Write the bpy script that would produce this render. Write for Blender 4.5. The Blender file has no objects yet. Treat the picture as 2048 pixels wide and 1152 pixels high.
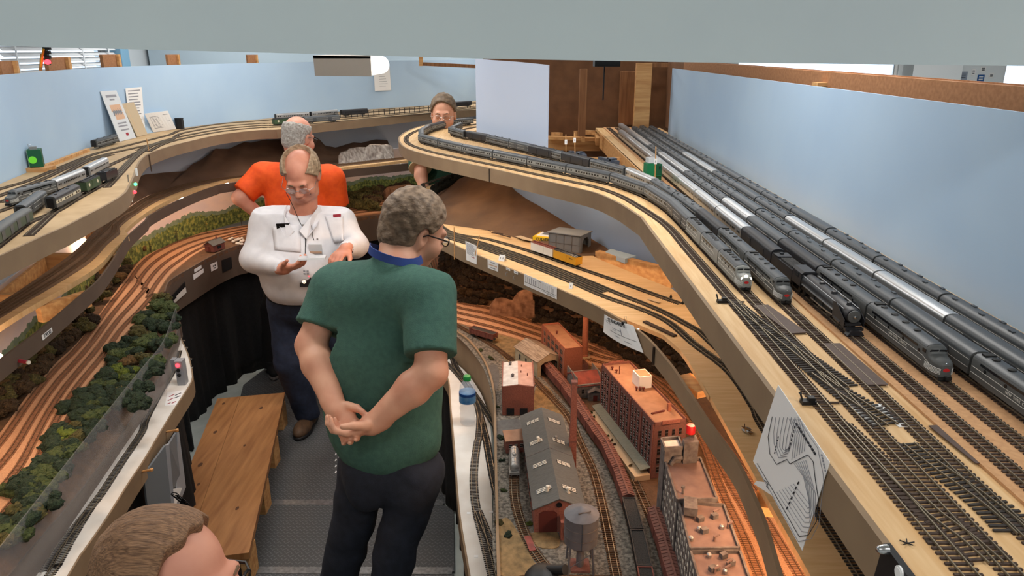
import bpy, bmesh, math, random
import numpy as np
from mathutils import Vector, Matrix, noise as mnoise
random.seed(7)
SC = bpy.context.scene
COL = SC.collection
# ------------------------------------------------------------------ camera
FPX = 1450.0
CAMZ = 2.25
PITCH = math.atan((576 - 97) / FPX)
YAW = 0.0039
cam_d = bpy.data.cameras.new('camera'); cam = bpy.data.objects.new('camera', cam_d); COL.objects.link(cam)
cam_d.sensor_width = 36.0; cam_d.lens = FPX / 2048 * 36.0; cam_d.clip_start = 0.02
cam.location = (0,0, CAMZ); cam.rotation_euler = (math.pi / 2 - PITCH, 0, YAW)
SC.camera = cam
# ------------------------------------------------------------------ world, exposure
SC.view_settings.view_transform = 'Standard'
SC.view_settings.look = 'None'
SC.view_settings.exposure = 0.0
SC.view_settings.gamma = 1.0
SC.view_settings.use_curve_mapping = False
SC.cycles.use_denoising = True
SC.cycles.max_bounces = 5; SC.cycles.diffuse_bounces = 3; SC.cycles.glossy_bounces = 2; SC.cycles.transmission_bounces = 5; SC.cycles.transparent_max_bounces = 6
SC.cycles.use_adaptive_sampling = True; SC.cycles.adaptive_threshold = .05; SC.cycles.caustics_reflective = False; SC.cycles.caustics_refractive = False
SC.cycles.sample_clamp_indirect = 6.0
wd = bpy.data.worlds.new('daylight'); SC.world = wd; wd.use_nodes = True
wd.node_tree.nodes['Background'].inputs[0].default_value = (0.80,0.90,1.0,1)
wd.node_tree.nodes['Background'].inputs[1].default_value = 2.6

def light(name, kind, loc, power, col, size=.3, size_y=None, rot=(0,0,0), spot=None):
    l = bpy.data.lights.new(name, kind); l.energy = power; l.color = col
    if kind == 'AREA':
        l.shape = 'RECTANGLE'; l.size = size; l.size_y = size_y or size
    elif kind == 'SPOT':
        l.spot_size = spot; l.spot_blend = .6; l.shadow_soft_size = size
    else:
        l.shadow_soft_size = size
    o = bpy.data.objects.new(name, l); COL.objects.link(o); o.location = loc; o.rotation_euler = rot
    return o
# ceiling troffers of the room (their housings are built with the ceiling)
TROFFERS = [(-.9,-.2,15),(1.2,-.2,17),(-1.3,2.6,19),(.65,2.4,24),(2.6,2.2,16),(-1.2,5.0,22),(1.1,5.2,13),(-2.4,4.4,9),(-.4,7.4,24),(-2.9,7.4,22),(4.4,7.0,26)]  # unseen; the two far right and the one by the blinds are added for brightness
CEIL = 3.05
for tx, ty, tp in TROFFERS:
    light('troffer_light', 'AREA', (tx, ty, CEIL - .05), tp, (1.0,.97,.93),1.15,.28)

# ------------------------------------------------------------------ pixel -> place (a traced outline lies on a deck of known height)
CROPS = dict(A1=(0,60,3.84), A2=(0,300,3.84), A3=(0,580,3.84), A4=(0,852,3.84), B5=(440,80,3.84), B6=(760,100,3.491),
             B7=(850,400,3.6), B8=(860,620,3.6), C1=(860,832,3.6), C2=(1300,832,3.6), C3=(1190,230,4.607), C4=(1340,400,4.607),
             C5=(1628,600,4.607), C6=(1600,852,3.839), C7=(1300,60,2.738), C8=(1380,560,3.84), D1=(0,240,5.759),
             D2=(0,420,5.759), D3=(250,280,5.759), D4=(250,420,5.759), D5=(640,260,5.759), D6=(1080,220,5.759),
             D7=(0,80,5.759), D8=(860,620,4.115), P=(0,0,1.0))
_R = Matrix.Rotation(YAW, 3, 'Z') @ Matrix.Rotation(math.pi / 2 - PITCH, 3, 'X')
def ray(px, py):
    return _R @ Vector(((px - 1024) / FPX, -(py - 576) / FPX, -1.0))
def pix(c, x, y):
    o = CROPS[c]; return o[0] + x / o[2], o[1] + y / o[2]
def W(px, py, h):                 # pixel on the level plane z = h
    r = ray(px, py); t = (h - CAMZ) / r.z
    return Vector((r.x * t, r.y * t, h))
def WY(px, py, Y):                # pixel on the plane y = Y
    r = ray(px, py); t = Y / r.y
    return Vector((r.x * t, Y, CAMZ + r.z * t))
def T(c, pts, h):
    return [W(*pix(c, x, y), h) for x, y in pts]
def proj(p):
    v = _R.transposed() @ (Vector(p) - Vector((0,0, CAMZ)))
    return 1024 + FPX * v.x / -v.z, 576 - FPX * v.y / -v.z
def top_z(p, py):                 # height of the point above p that is seen at image row py
    lo, hi = p[2], CAMZ + 1.5
    for _ in range(40):
        m = (lo + hi) / 2
        if proj((p[0], p[1], m))[1] > py: lo = m
        else: hi = m
    return lo
HU, HM, HL, HS = 1.73,1.41,.97,.82

# ------------------------------------------------------------------ paths
def smooth(pts, n=8):
    pts = [Vector(p) for p in pts]
    if len(pts) < 3: return pts
    P = [pts[0] * 2 - pts[1]] + pts + [pts[-1] * 2 - pts[-2]]
    out = []
    for i in range(1, len(P) - 2):
        a, b, c, d = P[i - 1:i + 3]
        for k in range(n):
            t = k / n
            out.append(.5 * ((2 * b) + (c - a) * t + (2 * a - 5 * b + 4 * c - d) * t * t + (3 * b - a - 3 * c + d) * t ** 3))
    out.append(pts[-1]); return out
def plen(p): return sum((p[i + 1] - p[i]).length for i in range(len(p) - 1))
def resample(p, n):
    L = [0]
    for i in range(len(p) - 1): L.append(L[-1] + (p[i + 1] - p[i]).length)
    out = []; j = 0
    for k in range(n):
        s = L[-1] * k / (n - 1)
        while j < len(p) - 2 and L[j + 1] < s: j += 1
        d = L[j + 1] - L[j]
        out.append(p[j].lerp(p[j + 1], (s - L[j]) / d if d > 1e-9 else 0))
    return out
def along(p, s):
    for i in range(len(p) - 1):
        d = (p[i + 1] - p[i]).length
        if s <= d or i == len(p) - 2:
            return p[i] + (p[i + 1] - p[i]) * (s / d)
        s -= d
def offs(p, d):                   # offset a path to its left by d
    out = []
    for i in range(len(p)):
        a = p[max(0, i - 1)]; b = p[min(len(p) - 1, i + 1)]; t = (b - a); t.z = 0; t.normalize()
        out.append(p[i] + Vector((-t.y, t.x, 0)) * d)
    return out

# ------------------------------------------------------------------ materials (all procedural)
def s2l(c):
    return tuple(((v / 255) / 12.92 if v / 255 <= .04045 else ((v / 255 + .055) / 1.055) ** 2.4) for v in c)
MATS = {}
def mat(name, col, rough=.6, col2=None, scale=30, stretch=(1,1,1), detail=4, contrast=(.35,.65), bump=0, bscale=None, metal=0, emit=0, alpha=None,
        trans=0, spec=.4, coat=0, coords='Object', wave=None, sheen=0, sss=0, bdist=.004):
    m = bpy.data.materials.new(name); m.use_nodes = True; nt = m.node_tree; N = nt.nodes; L = nt.links
    b = N['Principled BSDF']; c = s2l(col)
    b.inputs['Base Color'].default_value = (*c, 1); b.inputs['Roughness'].default_value = rough
    b.inputs['Metallic'].default_value = metal; b.inputs['Specular IOR Level'].default_value = spec
    if coat: b.inputs['Coat Weight'].default_value = coat
    if sheen: b.inputs['Sheen Weight'].default_value = sheen
    if sss:
        b.inputs['Subsurface Weight'].default_value = sss; b.inputs['Subsurface Radius'].default_value = (.008,.003,.0015)
    if trans: b.inputs['Transmission Weight'].default_value = trans
    if alpha is not None: b.inputs['Alpha'].default_value = alpha
    if emit:
        b.inputs['Emission Color'].default_value = (*c, 1); b.inputs['Emission Strength'].default_value = emit
    if col2 or bump:
        tc = N.new('ShaderNodeTexCoord'); mp = N.new('ShaderNodeMapping'); L.new(tc.outputs[coords], mp.inputs[0])
        mp.inputs['Scale'].default_value = stretch
    if col2:
        if wave:
            nz = N.new('ShaderNodeTexWave'); nz.inputs['Scale'].default_value = scale; nz.inputs['Distortion'].default_value = wave
            nz.inputs['Detail'].default_value = detail; nz.inputs['Detail Scale'].default_value = 1.5
        else:
            nz = N.new('ShaderNodeTexNoise'); nz.inputs['Scale'].default_value = scale; nz.inputs['Detail'].default_value = detail
        L.new(mp.outputs[0], nz.inputs['Vector'])
        r = N.new('ShaderNodeValToRGB'); L.new(nz.outputs['Fac'], r.inputs[0])
        r.color_ramp.elements[0].position = contrast[0]; r.color_ramp.elements[1].position = contrast[1]
        r.color_ramp.elements[0].color = (*c, 1); r.color_ramp.elements[1].color = (*s2l(col2),1)
        L.new(r.outputs[0], b.inputs['Base Color'])
        if emit: L.new(r.outputs[0], b.inputs['Emission Color'])
    if bump:
        n2 = N.new('ShaderNodeTexNoise'); n2.inputs['Scale'].default_value = bscale or scale; n2.inputs['Detail'].default_value = 4
        L.new(mp.outputs[0], n2.inputs['Vector'])
        bp = N.new('ShaderNodeBump'); bp.inputs['Strength'].default_value = min(1, bump); bp.inputs['Distance'].default_value = bdist
        L.new(n2.outputs['Fac'], bp.inputs['Height']); L.new(bp.outputs[0], b.inputs['Normal'])
    MATS[name] = m; return m

mat('valance', (206,222,226),.8,(200,216,222),3)
mat('backdrop', (172,200,228),.75,(180,207,232),2.5)
mat('backdrop_pale', (205,220,244),.7,(200,216,242),2)
mat('backdrop_mid', (176,194,220),.8,(184,200,222),2)
mat('backdrop_low', (122,146,184),.8,(130,152,188),2)
mat('hardboard', (122,86,58),.8,(104,72,48),14, contrast=(.3,.7))
mat('hardboard_light', (168,120,82),.8,(150,104,70),90)
mat('plywood', (222,186,138),.6,(205,164,112),9,(1.2,12,1),5,(.3,.7))
mat('plywood_y', (224,190,142),.6,(204,160,106),7,(12,1.0,1),5,(.3,.72))
mat('plywood_left', (188,160,122),.6,(170,142,104),10,(1,1,1))
mat('plywood_white', (226,214,190),.55,(212,196,168),10,(1,1,1))
mat('lumber', (214,168,112),.65,(184,132,80),5,(1,10,10),4)
mat('lumber_dark', (150,104,66),.7,(124,82,50),5,(10,10,1),4)
mat('fascia', (142,120,94),.7,(134,112,88),12)
mat('fascia_brown', (92,76,64),.7,(86,71,60),10)
mat('homasote', (206,160,116),.9,(192,146,104),120)
mat('roadbed_tan', (206,158,118),.9,(186,136,98),60)
mat('cork', (208,162,126),.9,(182,136,102),300, contrast=(.3,.7), bump=.5, bscale=400)
mat('cork_dark', (128,100,76),.9,(100,78,60),120, contrast=(.3,.7))
mat('ballast_gray', (132,126,116),.95,(78,74,68),120, detail=8, contrast=(.38,.62), bump=1, bscale=180)
mat('dirt_tan', (152,126,88),.95,(104,88,62),45, detail=8, contrast=(.3,.7), bump=.6, bscale=200)
mat('dirt_brown', (112,82,58),.95,(88,66,48),40, contrast=(.3,.7), bump=.6, bscale=160)
mat('asphalt', (98,96,94),.9,(86,84,82),60)
mat('tie', (78,62,52),.8,(60,48,42),200)
mat('tie_tan', (160,116,88),.9,(134,96,74),150)
mat('tie_black', (44,40,38),.7,(56,50,46),200)
mat('rail', (150,138,118),.42, metal=.7)
mat('rail_rust', (118,92,68),.5, metal=.4)
mat('shelf_white', (232,228,222),.6,(220,214,206),12)
mat('white_paint', (238,240,240),.5)
mat('wall_paint', (226,232,236),.8)
mat('blue_paint', (140,186,216),.7)
mat('paper', (240,240,240),.7)
mat('ink', (50,52,58),.8)
mat('black_cloth', (20,20,22),.95,(27,27,29),60)
mat('black', (22,22,24),.5)
mat('black_gloss', (16,16,18),.25)
mat('concrete', (176,184,180),.7,(164,172,168),14)
mat('hill_brown', (108,82,60),.9,(88,66,50),6, bump=.4, bscale=40)
mat('hill_dark', (112,88,72),.9,(98,76,62),8)
mat('chrome', (210,212,214),.2, metal=1)
mat('steel', (168,170,172),.35, metal=.8)

# ------------------------------------------------------------------ mesh building
ORG = {}
class MB:
    def __init__(s): s.v = []; s.f = []
    def add(s, vs, fs):
        b = len(s.v); s.v += [tuple(v) for v in vs]; s.f += [tuple(b + i for i in f) for f in fs]; return s
    def box(s, c, d, rz=0, M=None):
        x, y, z = d[0] / 2, d[1] / 2, d[2] / 2
        vs = [Vector(p) for p in ((-x, -y, -z),(x, -y, -z),(x, y, -z),(-x, y, -z),(-x, -y, z),(x, -y, z),(x, y, z),(-x, y, z))]
        R = M if M is not None else Matrix.Rotation(rz, 3, 'Z')
        vs = [R @ v + Vector(c) for v in vs]
        return s.add(vs, [(0,3,2,1),(4,5,6,7),(0,1,5,4),(1,2,6,5),(2,3,7,6),(3,0,4,7)])
    def bar(s, a, b, w, h, up=(0,0,1)):          # box beam between two points
        a, b = Vector(a), Vector(b); d = b - a; L = d.length
        if L < 1e-7: return s
        y = d / L; u = Vector(up)
        if abs(y.dot(u)) > .98: u = Vector((1,0,0))
        x = y.cross(u).normalized(); z = x.cross(y)
        R = Matrix((x, y, z)).transposed()
        return s.box((a + b) / 2,(w, L, h), M=R)
    def prism(s, poly, z0, z1):
        n = len(poly); vs = [(p[0], p[1], z0) for p in poly] + [(p[0], p[1], z1) for p in poly]
        a = sum(poly[i][0] * poly[(i + 1) % n][1] - poly[(i + 1) % n][0] * poly[i][1] for i in range(n))
        if a < 0:
            vs = [(p[0], p[1], z0) for p in poly[::-1]] + [(p[0], p[1], z1) for p in poly[::-1]]
        fs = [tuple(range(n - 1,-1,-1)), tuple(range(n, 2 * n))] + [(i, (i + 1) % n, n + (i + 1) % n, n + i) for i in range(n)]
        return s.add(vs, fs)
    def extrude_y(s, prof, y0, y1, caps=True):     # profile in xz (ccw seen from -y), extruded along y
        n = len(prof); vs = [(p[0], y0, p[1]) for p in prof] + [(p[0], y1, p[1]) for p in prof]
        fs = [(i, (i + 1) % n, n + (i + 1) % n, n + i) for i in range(n)]
        fs = [f[::-1] for f in fs]
        if caps: fs += [tuple(range(n)), tuple(range(2 * n - 1, n - 1,-1))]
        return s.add(vs, fs)
    def tube(s, path, r, n=8, caps=True):
        P = [Vector(p) for p in path]; rs = r if isinstance(r, (list, tuple)) else [r] * len(P)
        vs = []; fs = []; prev = None
        for i, p in enumerate(P):
            t = (P[min(i + 1, len(P) - 1)] - P[max(i - 1,0)]).normalized()
            if prev is None:
                u = Vector((0,0,1)) if abs(t.z) < .9 else Vector((1,0,0)); x = t.cross(u).normalized()
            else:
                x = (prev - t * prev.dot(t)).normalized()
            prev = x; y = t.cross(x)
            vs += [p + (x * math.cos(2 * math.pi * k / n) + y * math.sin(2 * math.pi * k / n)) * rs[i] for k in range(n)]
        for i in range(len(P) - 1):
            for k in range(n):
                a = i * n + k; b = i * n + (k + 1) % n
                fs.append((a, b, b + n, a + n))
        if caps: fs += [tuple(range(n - 1,-1,-1)), tuple(range((len(P) - 1) * n, len(P) * n))]
        return s.add(vs, fs)
    def lathe(s, prof, n=16, c=(0,0,0), M=None):  # prof = [(r, z)] bottom to top
        vs = []; fs = []; R = M or Matrix.Identity(3)
        for r, z in prof:
            vs += [R @ Vector((r * math.cos(2 * math.pi * k / n), r * math.sin(2 * math.pi * k / n), z)) + Vector(c) for k in range(n)]
        for i in range(len(prof) - 1):
            for k in range(n):
                a = i * n + k; b = i * n + (k + 1) % n; fs.append((a, b, b + n, a + n))
        fs += [tuple(range(n - 1,-1,-1)), tuple(range((len(prof) - 1) * n, len(prof) * n))]
        return s.add(vs, fs)
    def cyl(s, a, b, r, n=12): return s.tube([a, b], r, n)
    def ribbon(s, path, z0, z1, th):               # upright board along a path; z0/z1 numbers or lists; thickness to the left
        n = len(path); Q = offs(path, th)
        g = lambda z, i: z[i] if isinstance(z, (list, tuple)) else z
        vs = []
        for i in range(n):
            vs += [(path[i].x, path[i].y, g(z0, i)),(path[i].x, path[i].y, g(z1, i)),(Q[i].x, Q[i].y, g(z1, i)),(Q[i].x, Q[i].y, g(z0, i))]
        fs = []
        for i in range(n - 1):
            a = i * 4; b = a + 4
            for k in range(4): fs.append((a + k, b + k, b + (k + 1) % 4, a + (k + 1) % 4))
        fs += [(0,1,2,3),(4 * n - 1,4 * n - 2,4 * n - 3,4 * n - 4)]
        return s.add(vs, fs)
    def strip(s, A, B, th, n=60, dz=0):            # board between two edges, its top at the edges' own height
        A = resample(A, n); B = resample(B, n); vs = []
        for a, b in zip(A, B):
            vs += [a + Vector((0,0, dz)), b + Vector((0,0, dz)), b + Vector((0,0, dz - th)), a + Vector((0,0, dz - th))]
        fs = []
        for i in range(n - 1):
            p = i * 4; q = p + 4
            for k in range(4): fs.append((p + k, p + (k + 1) % 4, q + (k + 1) % 4, q + k))
        fs += [(0,3,2,1),(4 * n - 4,4 * n - 3,4 * n - 2,4 * n - 1)]
        return s.add(vs, fs)
    def build(s, name, m, parent=None, smooth_=False, fix=False, local=False):
        me = bpy.data.meshes.new(name)
        if parent is not None: o0 = Vector((0,0,0)) if local else ORG.get(parent.name, Vector((0,0,0)))
        elif local: o0 = Vector((0,0,0))
        else:
            xs = np.array(s.v); o0 = Vector(((xs[:, 0].min() + xs[:, 0].max()) / 2,(xs[:, 1].min() + xs[:, 1].max()) / 2, xs[:, 2].min()))
        me.from_pydata([(v[0] - o0.x, v[1] - o0.y, v[2] - o0.z) for v in s.v], [], s.f)
        if fix:
            bm = bmesh.new(); bm.from_mesh(me); bmesh.ops.recalc_face_normals(bm, faces=bm.faces); bm.to_mesh(me); bm.free()
        if smooth_:
            me.polygons.foreach_set('use_smooth', [True] * len(me.polygons))
            if smooth_ != 'all': me.set_sharp_from_angle(angle=math.radians(40))
        me.materials.append(MATS[m] if isinstance(m, str) else m)
        o = bpy.data.objects.new(name, me); COL.objects.link(o)
        if parent is not None: o.parent = parent; ORG[o.name] = o0
        else: o.location = o0; ORG[o.name] = o0
        return o
def tag(o, label=None, cat=None, group=None, kind=None):
    if label: o['label'] = label
    if cat: o['category'] = cat
    if group: o['group'] = group
    if kind: o['kind'] = kind
    return o
def thing(name, label, cat, loc=(0,0,0), rz=0, group=None, kind=None):
    o = bpy.data.objects.new(name, None); COL.objects.link(o); o.empty_display_size = .05
    o.location = loc; o.rotation_euler = (0,0, rz); ORG[o.name] = Vector(loc)
    return tag(o, label, cat, group, kind)
def st(o): o['kind'] = 'structure'; return o
def dup(root, loc, rz=0, label=None, group=None, scale=None):
    r = root.copy(); COL.objects.link(r); r.location = loc; r.rotation_euler = (0,0, rz)
    if scale: r.scale = scale if not isinstance(scale, (int, float)) else (scale,) * 3
    if label: r['label'] = label
    if group: r['group'] = group
    for ch in root.children:
        c = ch.copy(); COL.objects.link(c); c.parent = r
        for g in ch.children:
            d = g.copy(); COL.objects.link(d); d.parent = c
    return r
def text_mesh(txt, size, name, m, parent=None, align='CENTER', M=None, bold=0):
    cu = bpy.data.curves.new(name, 'FONT'); cu.body = txt; cu.size = size; cu.align_x = align; cu.align_y = 'CENTER'; cu.extrude = .0002; cu.offset = bold
    cu.resolution_u = 2
    o = bpy.data.objects.new(name, cu); COL.objects.link(o)
    dg = bpy.context.evaluated_depsgraph_get(); dg.update()
    me = bpy.data.meshes.new_from_object(o.evaluated_get(dg)); COL.objects.unlink(o); bpy.data.objects.remove(o); bpy.data.curves.remove(cu)
    if M is not None: me.transform(M)
    me.materials.clear(); me.materials.append(MATS[m])
    if parent is not None: me.transform(Matrix.Translation(-ORG.get(parent.name, Vector((0,0,0)))))
    q = bpy.data.objects.new(name, me); COL.objects.link(q); q.parent = parent; return q
def ordn(k): return ['first', 'second', 'third', 'fourth', 'fifth', 'sixth', 'seventh', 'eighth', 'ninth', 'tenth', 'eleventh', 'twelfth', 'thirteenth', 'fourteenth', 'fifteenth', 'sixteenth', 'seventeenth', 'eighteenth'][k]
# ================================================================== the room
RX0, RX1, RY0, RY1 = -4.1,6.6,-1.8,8.9
st(MB().box(((RX0 + RX1) / 2,(RY0 + RY1) / 2,-.05),(RX1 - RX0, RY1 - RY0,.1)).build('floor', 'concrete'))
st(MB().box(((RX0 + RX1) / 2,(RY0 + RY1) / 2, CEIL + .05),(RX1 - RX0, RY1 - RY0,.1)).build('ceiling', 'white_paint'))
def wall_x(name, x, holes, th=.12):           # wall in the plane x with window holes (y0,y1,z0,z1)
    m = MB(); ys = RY0
    for (y0, y1, z0, z1) in sorted(holes):
        m.box((x, (ys + y0) / 2, CEIL / 2),(th, y0 - ys, CEIL)); m.box((x, (y0 + y1) / 2, z0 / 2),(th, y1 - y0, z0))
        m.box((x, (y0 + y1) / 2,(z1 + CEIL) / 2),(th, y1 - y0, CEIL - z1)); ys = y1
    m.box((x, (ys + RY1) / 2, CEIL / 2),(th, RY1 - ys, CEIL)); return st(m.build(name, 'wall_paint'))
def wall_y(name, y, holes, th=.12):
    m = MB(); xs = RX0
    for (x0, x1, z0, z1) in sorted(holes):
        m.box(((xs + x0) / 2, y, CEIL / 2),(x0 - xs, th, CEIL)); m.box(((x0 + x1) / 2, y, z0 / 2),(x1 - x0, th, z0))
        m.box(((x0 + x1) / 2, y, (z1 + CEIL) / 2),(x1 - x0, th, CEIL - z1)); xs = x1
    m.box(((xs + RX1) / 2, y, CEIL / 2),(RX1 - xs, th, CEIL)); return st(m.build(name, 'wall_paint'))
LW = (6.02,7.62,1.2,2.75)
wall_x('wall_left', RX0 - .06, [LW]); wall_x('wall_right', RX1 + .06, [(2.0,4.0,1.0,2.5)])
BW = (2.6,4.5,1.1,2.7)
wall_y('wall_back', RY1 + .06, [BW, (5.75,6.45,1.2,2.12)]); wall_y('wall_front', RY0 - .06, [])
mat('glass', (235,245,255),.05, trans=1, spec=.3)
def window(n, a, b, label, blinds):           # a, b: opposite corners of the opening, in a wall
    w = thing('window_%d' % n, label, 'window', (min(a[0], b[0]), min(a[1], b[1]), min(a[2], b[2])), kind='structure')
    alongx = abs(a[0] - b[0]) > abs(a[1] - b[1])
    f = MB(); P = lambda u, v: Vector((a[0] + (b[0] - a[0]) * (u if alongx else 0), a[1] + (b[1] - a[1]) * (0 if alongx else u), a[2] + (b[2] - a[2]) * v))
    for u0, v0, u1, v1 in ((0,0,1,0),(0,1,1,1),(0,0,0,1),(1,0,1,1),(0,.5,1,.5)): f.bar(P(u0, v0), P(u1, v1),.06,.06)
    f.build('window_frame', 'white_paint', w)
    q = MB()
    for v0, v1 in ((0,.5),(.5,1)):
        c = (P(0, v0) + P(1, v1)) / 2; d = P(1, v1) - P(0, v0)
        MB().box(c, (max(abs(d.x),.006), max(abs(d.y),.006), abs(d.z))).build('pane', 'glass', w)
    return w, P
w1, P1 = window(1,(RX0 - .06, LW[0], LW[2]),(RX0 - .06, LW[1], LW[3]), 'window with white slatted blinds behind the left blue backdrop', True)
bl = thing('window_blind', 'white horizontal slat blind over the window above the left backdrop', 'blind', (RX0 + .06,(LW[0] + LW[1]) / 2, LW[3]))
mat('blind', (236,240,244),.5)
sm = MB(); Rb = Matrix.Rotation(math.radians(38),3, 'Y')
sm.box((0,0,0),(.05, LW[1] - LW[0] + .1,.003), M=Rb)
first = None
for k in range(30):
    z = LW[3] - .03 - k * .047
    if first is None:
        first = sm.build('slat', 'blind', bl, local=True)
    o = first if k == 0 else first.copy()
    if k: COL.objects.link(o)
    o.location = (0,0, z - LW[3])
cm = MB()
for dy in (-.7,-.25,.25,.7):
    cm.box((RX0 + .085,(LW[0] + LW[1]) / 2 + dy, LW[3] - .7),(.004,.02,1.4))
cm.build('ladder_tape', 'blind', bl)
MB().box((RX0 + .06,(LW[0] + LW[1]) / 2, LW[3] + .0),(.06, LW[1] - LW[0] + .1,.05)).build('head_rail', 'blind', bl)
st(MB().box((RX0 + .05,7.78,1.5),(.12,.16,3.0)).build('trim_1', 'blue_paint'))
window(2,(BW[0], RY1 + .06, BW[2]),(BW[1], RY1 + .06, BW[3]), 'bright bare window behind the right backdrop', False)
window(3,(5.75, RY1 + .06,1.2),(6.45, RY1 + .06,2.12), 'white framed window beside pinned notes at the right', False)
window(4,(RX1 + .06,2.0,1.0),(RX1 + .06,4.0,2.5), 'window in the right wall', False)
st(MB().box((4.83, RY1 - .12, CEIL / 2),(.56,.24, CEIL)).build('trim_2', 'wall_paint'))
# soffit seen beyond the left backdrop
mat('soffit_blue', (186,204,216),.8)
st(MB().box((-1.95, RY1 - .25,2.1),(4.2,.5,.66)).build('trim_3', 'soffit_blue'))
# troffer housings
th0 = None
mat('diffuser', (255,250,240),.5, emit=1.3)
TN = ['over the left of the platform end', 'over the right of the platform end', 'over the left aisle', 'over the right staging yard', 'beyond the right backdrop, added for brightness', 'over the far end of the aisle', 'over the open lumber frame', 'over the far left deck', 'by the back wall', 'by the window with blinds, added to brighten the back room', 'in front of the bright window, added for brightness']
for k, (tx, ty, tp) in enumerate(TROFFERS):
    t = thing('ceiling_light', 'white fluorescent ceiling fixture ' + TN[k], 'light', (tx, ty, CEIL))
    if th0 is None:
        h = MB(); h.box((0,.16,-.02),(1.22,.015,.04)); h.box((0,-.16,-.02),(1.22,.015,.04)); h.box((.61,0,-.02),(.015,.33,.04)); h.box((-.61,0,-.02),(.015,.33,.04))
        th0 = h.build('frame', 'white_paint', t, local=True)
        td0 = MB().box((0,0,-.012),(1.2,.3,.012)).build('diffuser', 'diffuser', t, local=True)
    else:
        for q in (th0, td0):
            c = q.copy(); COL.objects.link(c); c.parent = t
# notes pinned on the back wall at the right
mat('note_blue', (40,90,150),.7); mat('note_grey', (150,160,176),.7)
for k, (x0, y0, x1, y1, mm, lb) in enumerate([(1600,235,1640,272, 'paper', 'white square'),(1648,225,1690,275, 'paper', 'white square with rounded print'),
        (1692,228,1742,275, 'note_grey', 'grey picture'),(1758,212,1786,250, 'paper', 'small white'),(1808,200,1842,230, 'paper', 'white upper'),
        (1790,245,1834,282, 'note_blue', 'dark blue'),(1855,235,1884,262, 'paper', 'white rightmost')]):
    a = WY(*pix('C7', x0, y1), RY1 - .006); b = WY(*pix('C7', x1, y0), RY1 - .006)
    n = thing('pinned_note', '%s note pinned on the far right wall, %s from the left' % (lb, ordn(k)), 'note', (a.x, RY1 - .006, a.z), group='notes on the far wall')
    MB().box(((a.x + b.x) / 2, RY1 - .004,(a.z + b.z) / 2),(b.x - a.x, .004, abs(b.z - a.z))).build('sheet', mm, n)
    d = MB()
    for r in range(3): d.box(((a.x + b.x) / 2, RY1 - .0065, a.z + (b.z - a.z) * (.3 + .2 * r)),((b.x - a.x) * .6,.001,.008))
    d.build('print', 'ink' if mm != 'note_blue' else 'paper', n)
# ------------------------------------------------------------------ valance board above the platform
VY = 1.15
vp = [WY(-260,84, VY), WY(0,92, VY), WY(640,108, VY), WY(950,117, VY), WY(1400,125, VY), WY(2048,132, VY), WY(2300,135, VY)]
vm = MB(); vm.ribbon([Vector((p.x, VY, 0)) for p in vp], [p.z for p in vp], 2.72,.012)
tag(vm.build('valance_board', 'valance'), 'long pale grey-blue valance board across the top of the view', 'valance')

# ================================================================== decks
def ext(p, a=0, b=0):
    p = [Vector(q) for q in p]
    if a: d = (p[0] - p[1]).normalized(); p = [p[0] + d * a] + p
    if b: d = (p[-1] - p[-2]).normalized(); p = p + [p[-1] + d * b]
    return p
def on_wall(px, py, path):        # where a pixel's ray meets an upright board standing on path
    r = ray(px, py); best = None
    for i in range(len(path) - 1):
        a, b = path[i], path[i + 1]; e = b - a
        den = r.x * e.y - r.y * e.x
        if abs(den) < 1e-12: continue
        t = (a.x * e.y - a.y * e.x) / den
        u = (a.x * r.y - a.y * r.x) / den
        if -1e-6 <= u <= 1 + 1e-6 and t > 0 and (best is None or t < best): best = t
    if best is None: return None
    return Vector((r.x * best, r.y * best, CAMZ + r.z * best))
PX = lambda pts, h: [W(x, y, h) for x, y in pts]
# left upper backdrop
BDL = smooth(ext(PX([(0,367),(45,348),(87,330),(146,309),(175,296),(294,266),(354,258),(406,247),(520,241),(548,236),(674,223),(867,210),(950,202)], HU),1.6,.9),5)
BDL = smooth(resample(BDL, 16),6)
m = MB(); m.ribbon(BDL, HU - .02, CAMZ - .105,.006)
tag(m.build('curved_backdrop', 'backdrop', smooth_=True), 'long curved sky-blue backdrop behind the left upper deck', 'backdrop')
m = MB(); m.ribbon(offs(BDL, .002),1.36, HU - .025,.006)
tag(m.build('curved_backdrop', 'backdrop_mid', smooth_=True), 'grey-blue curved backdrop behind the brown cut-out hills', 'backdrop')
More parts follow.
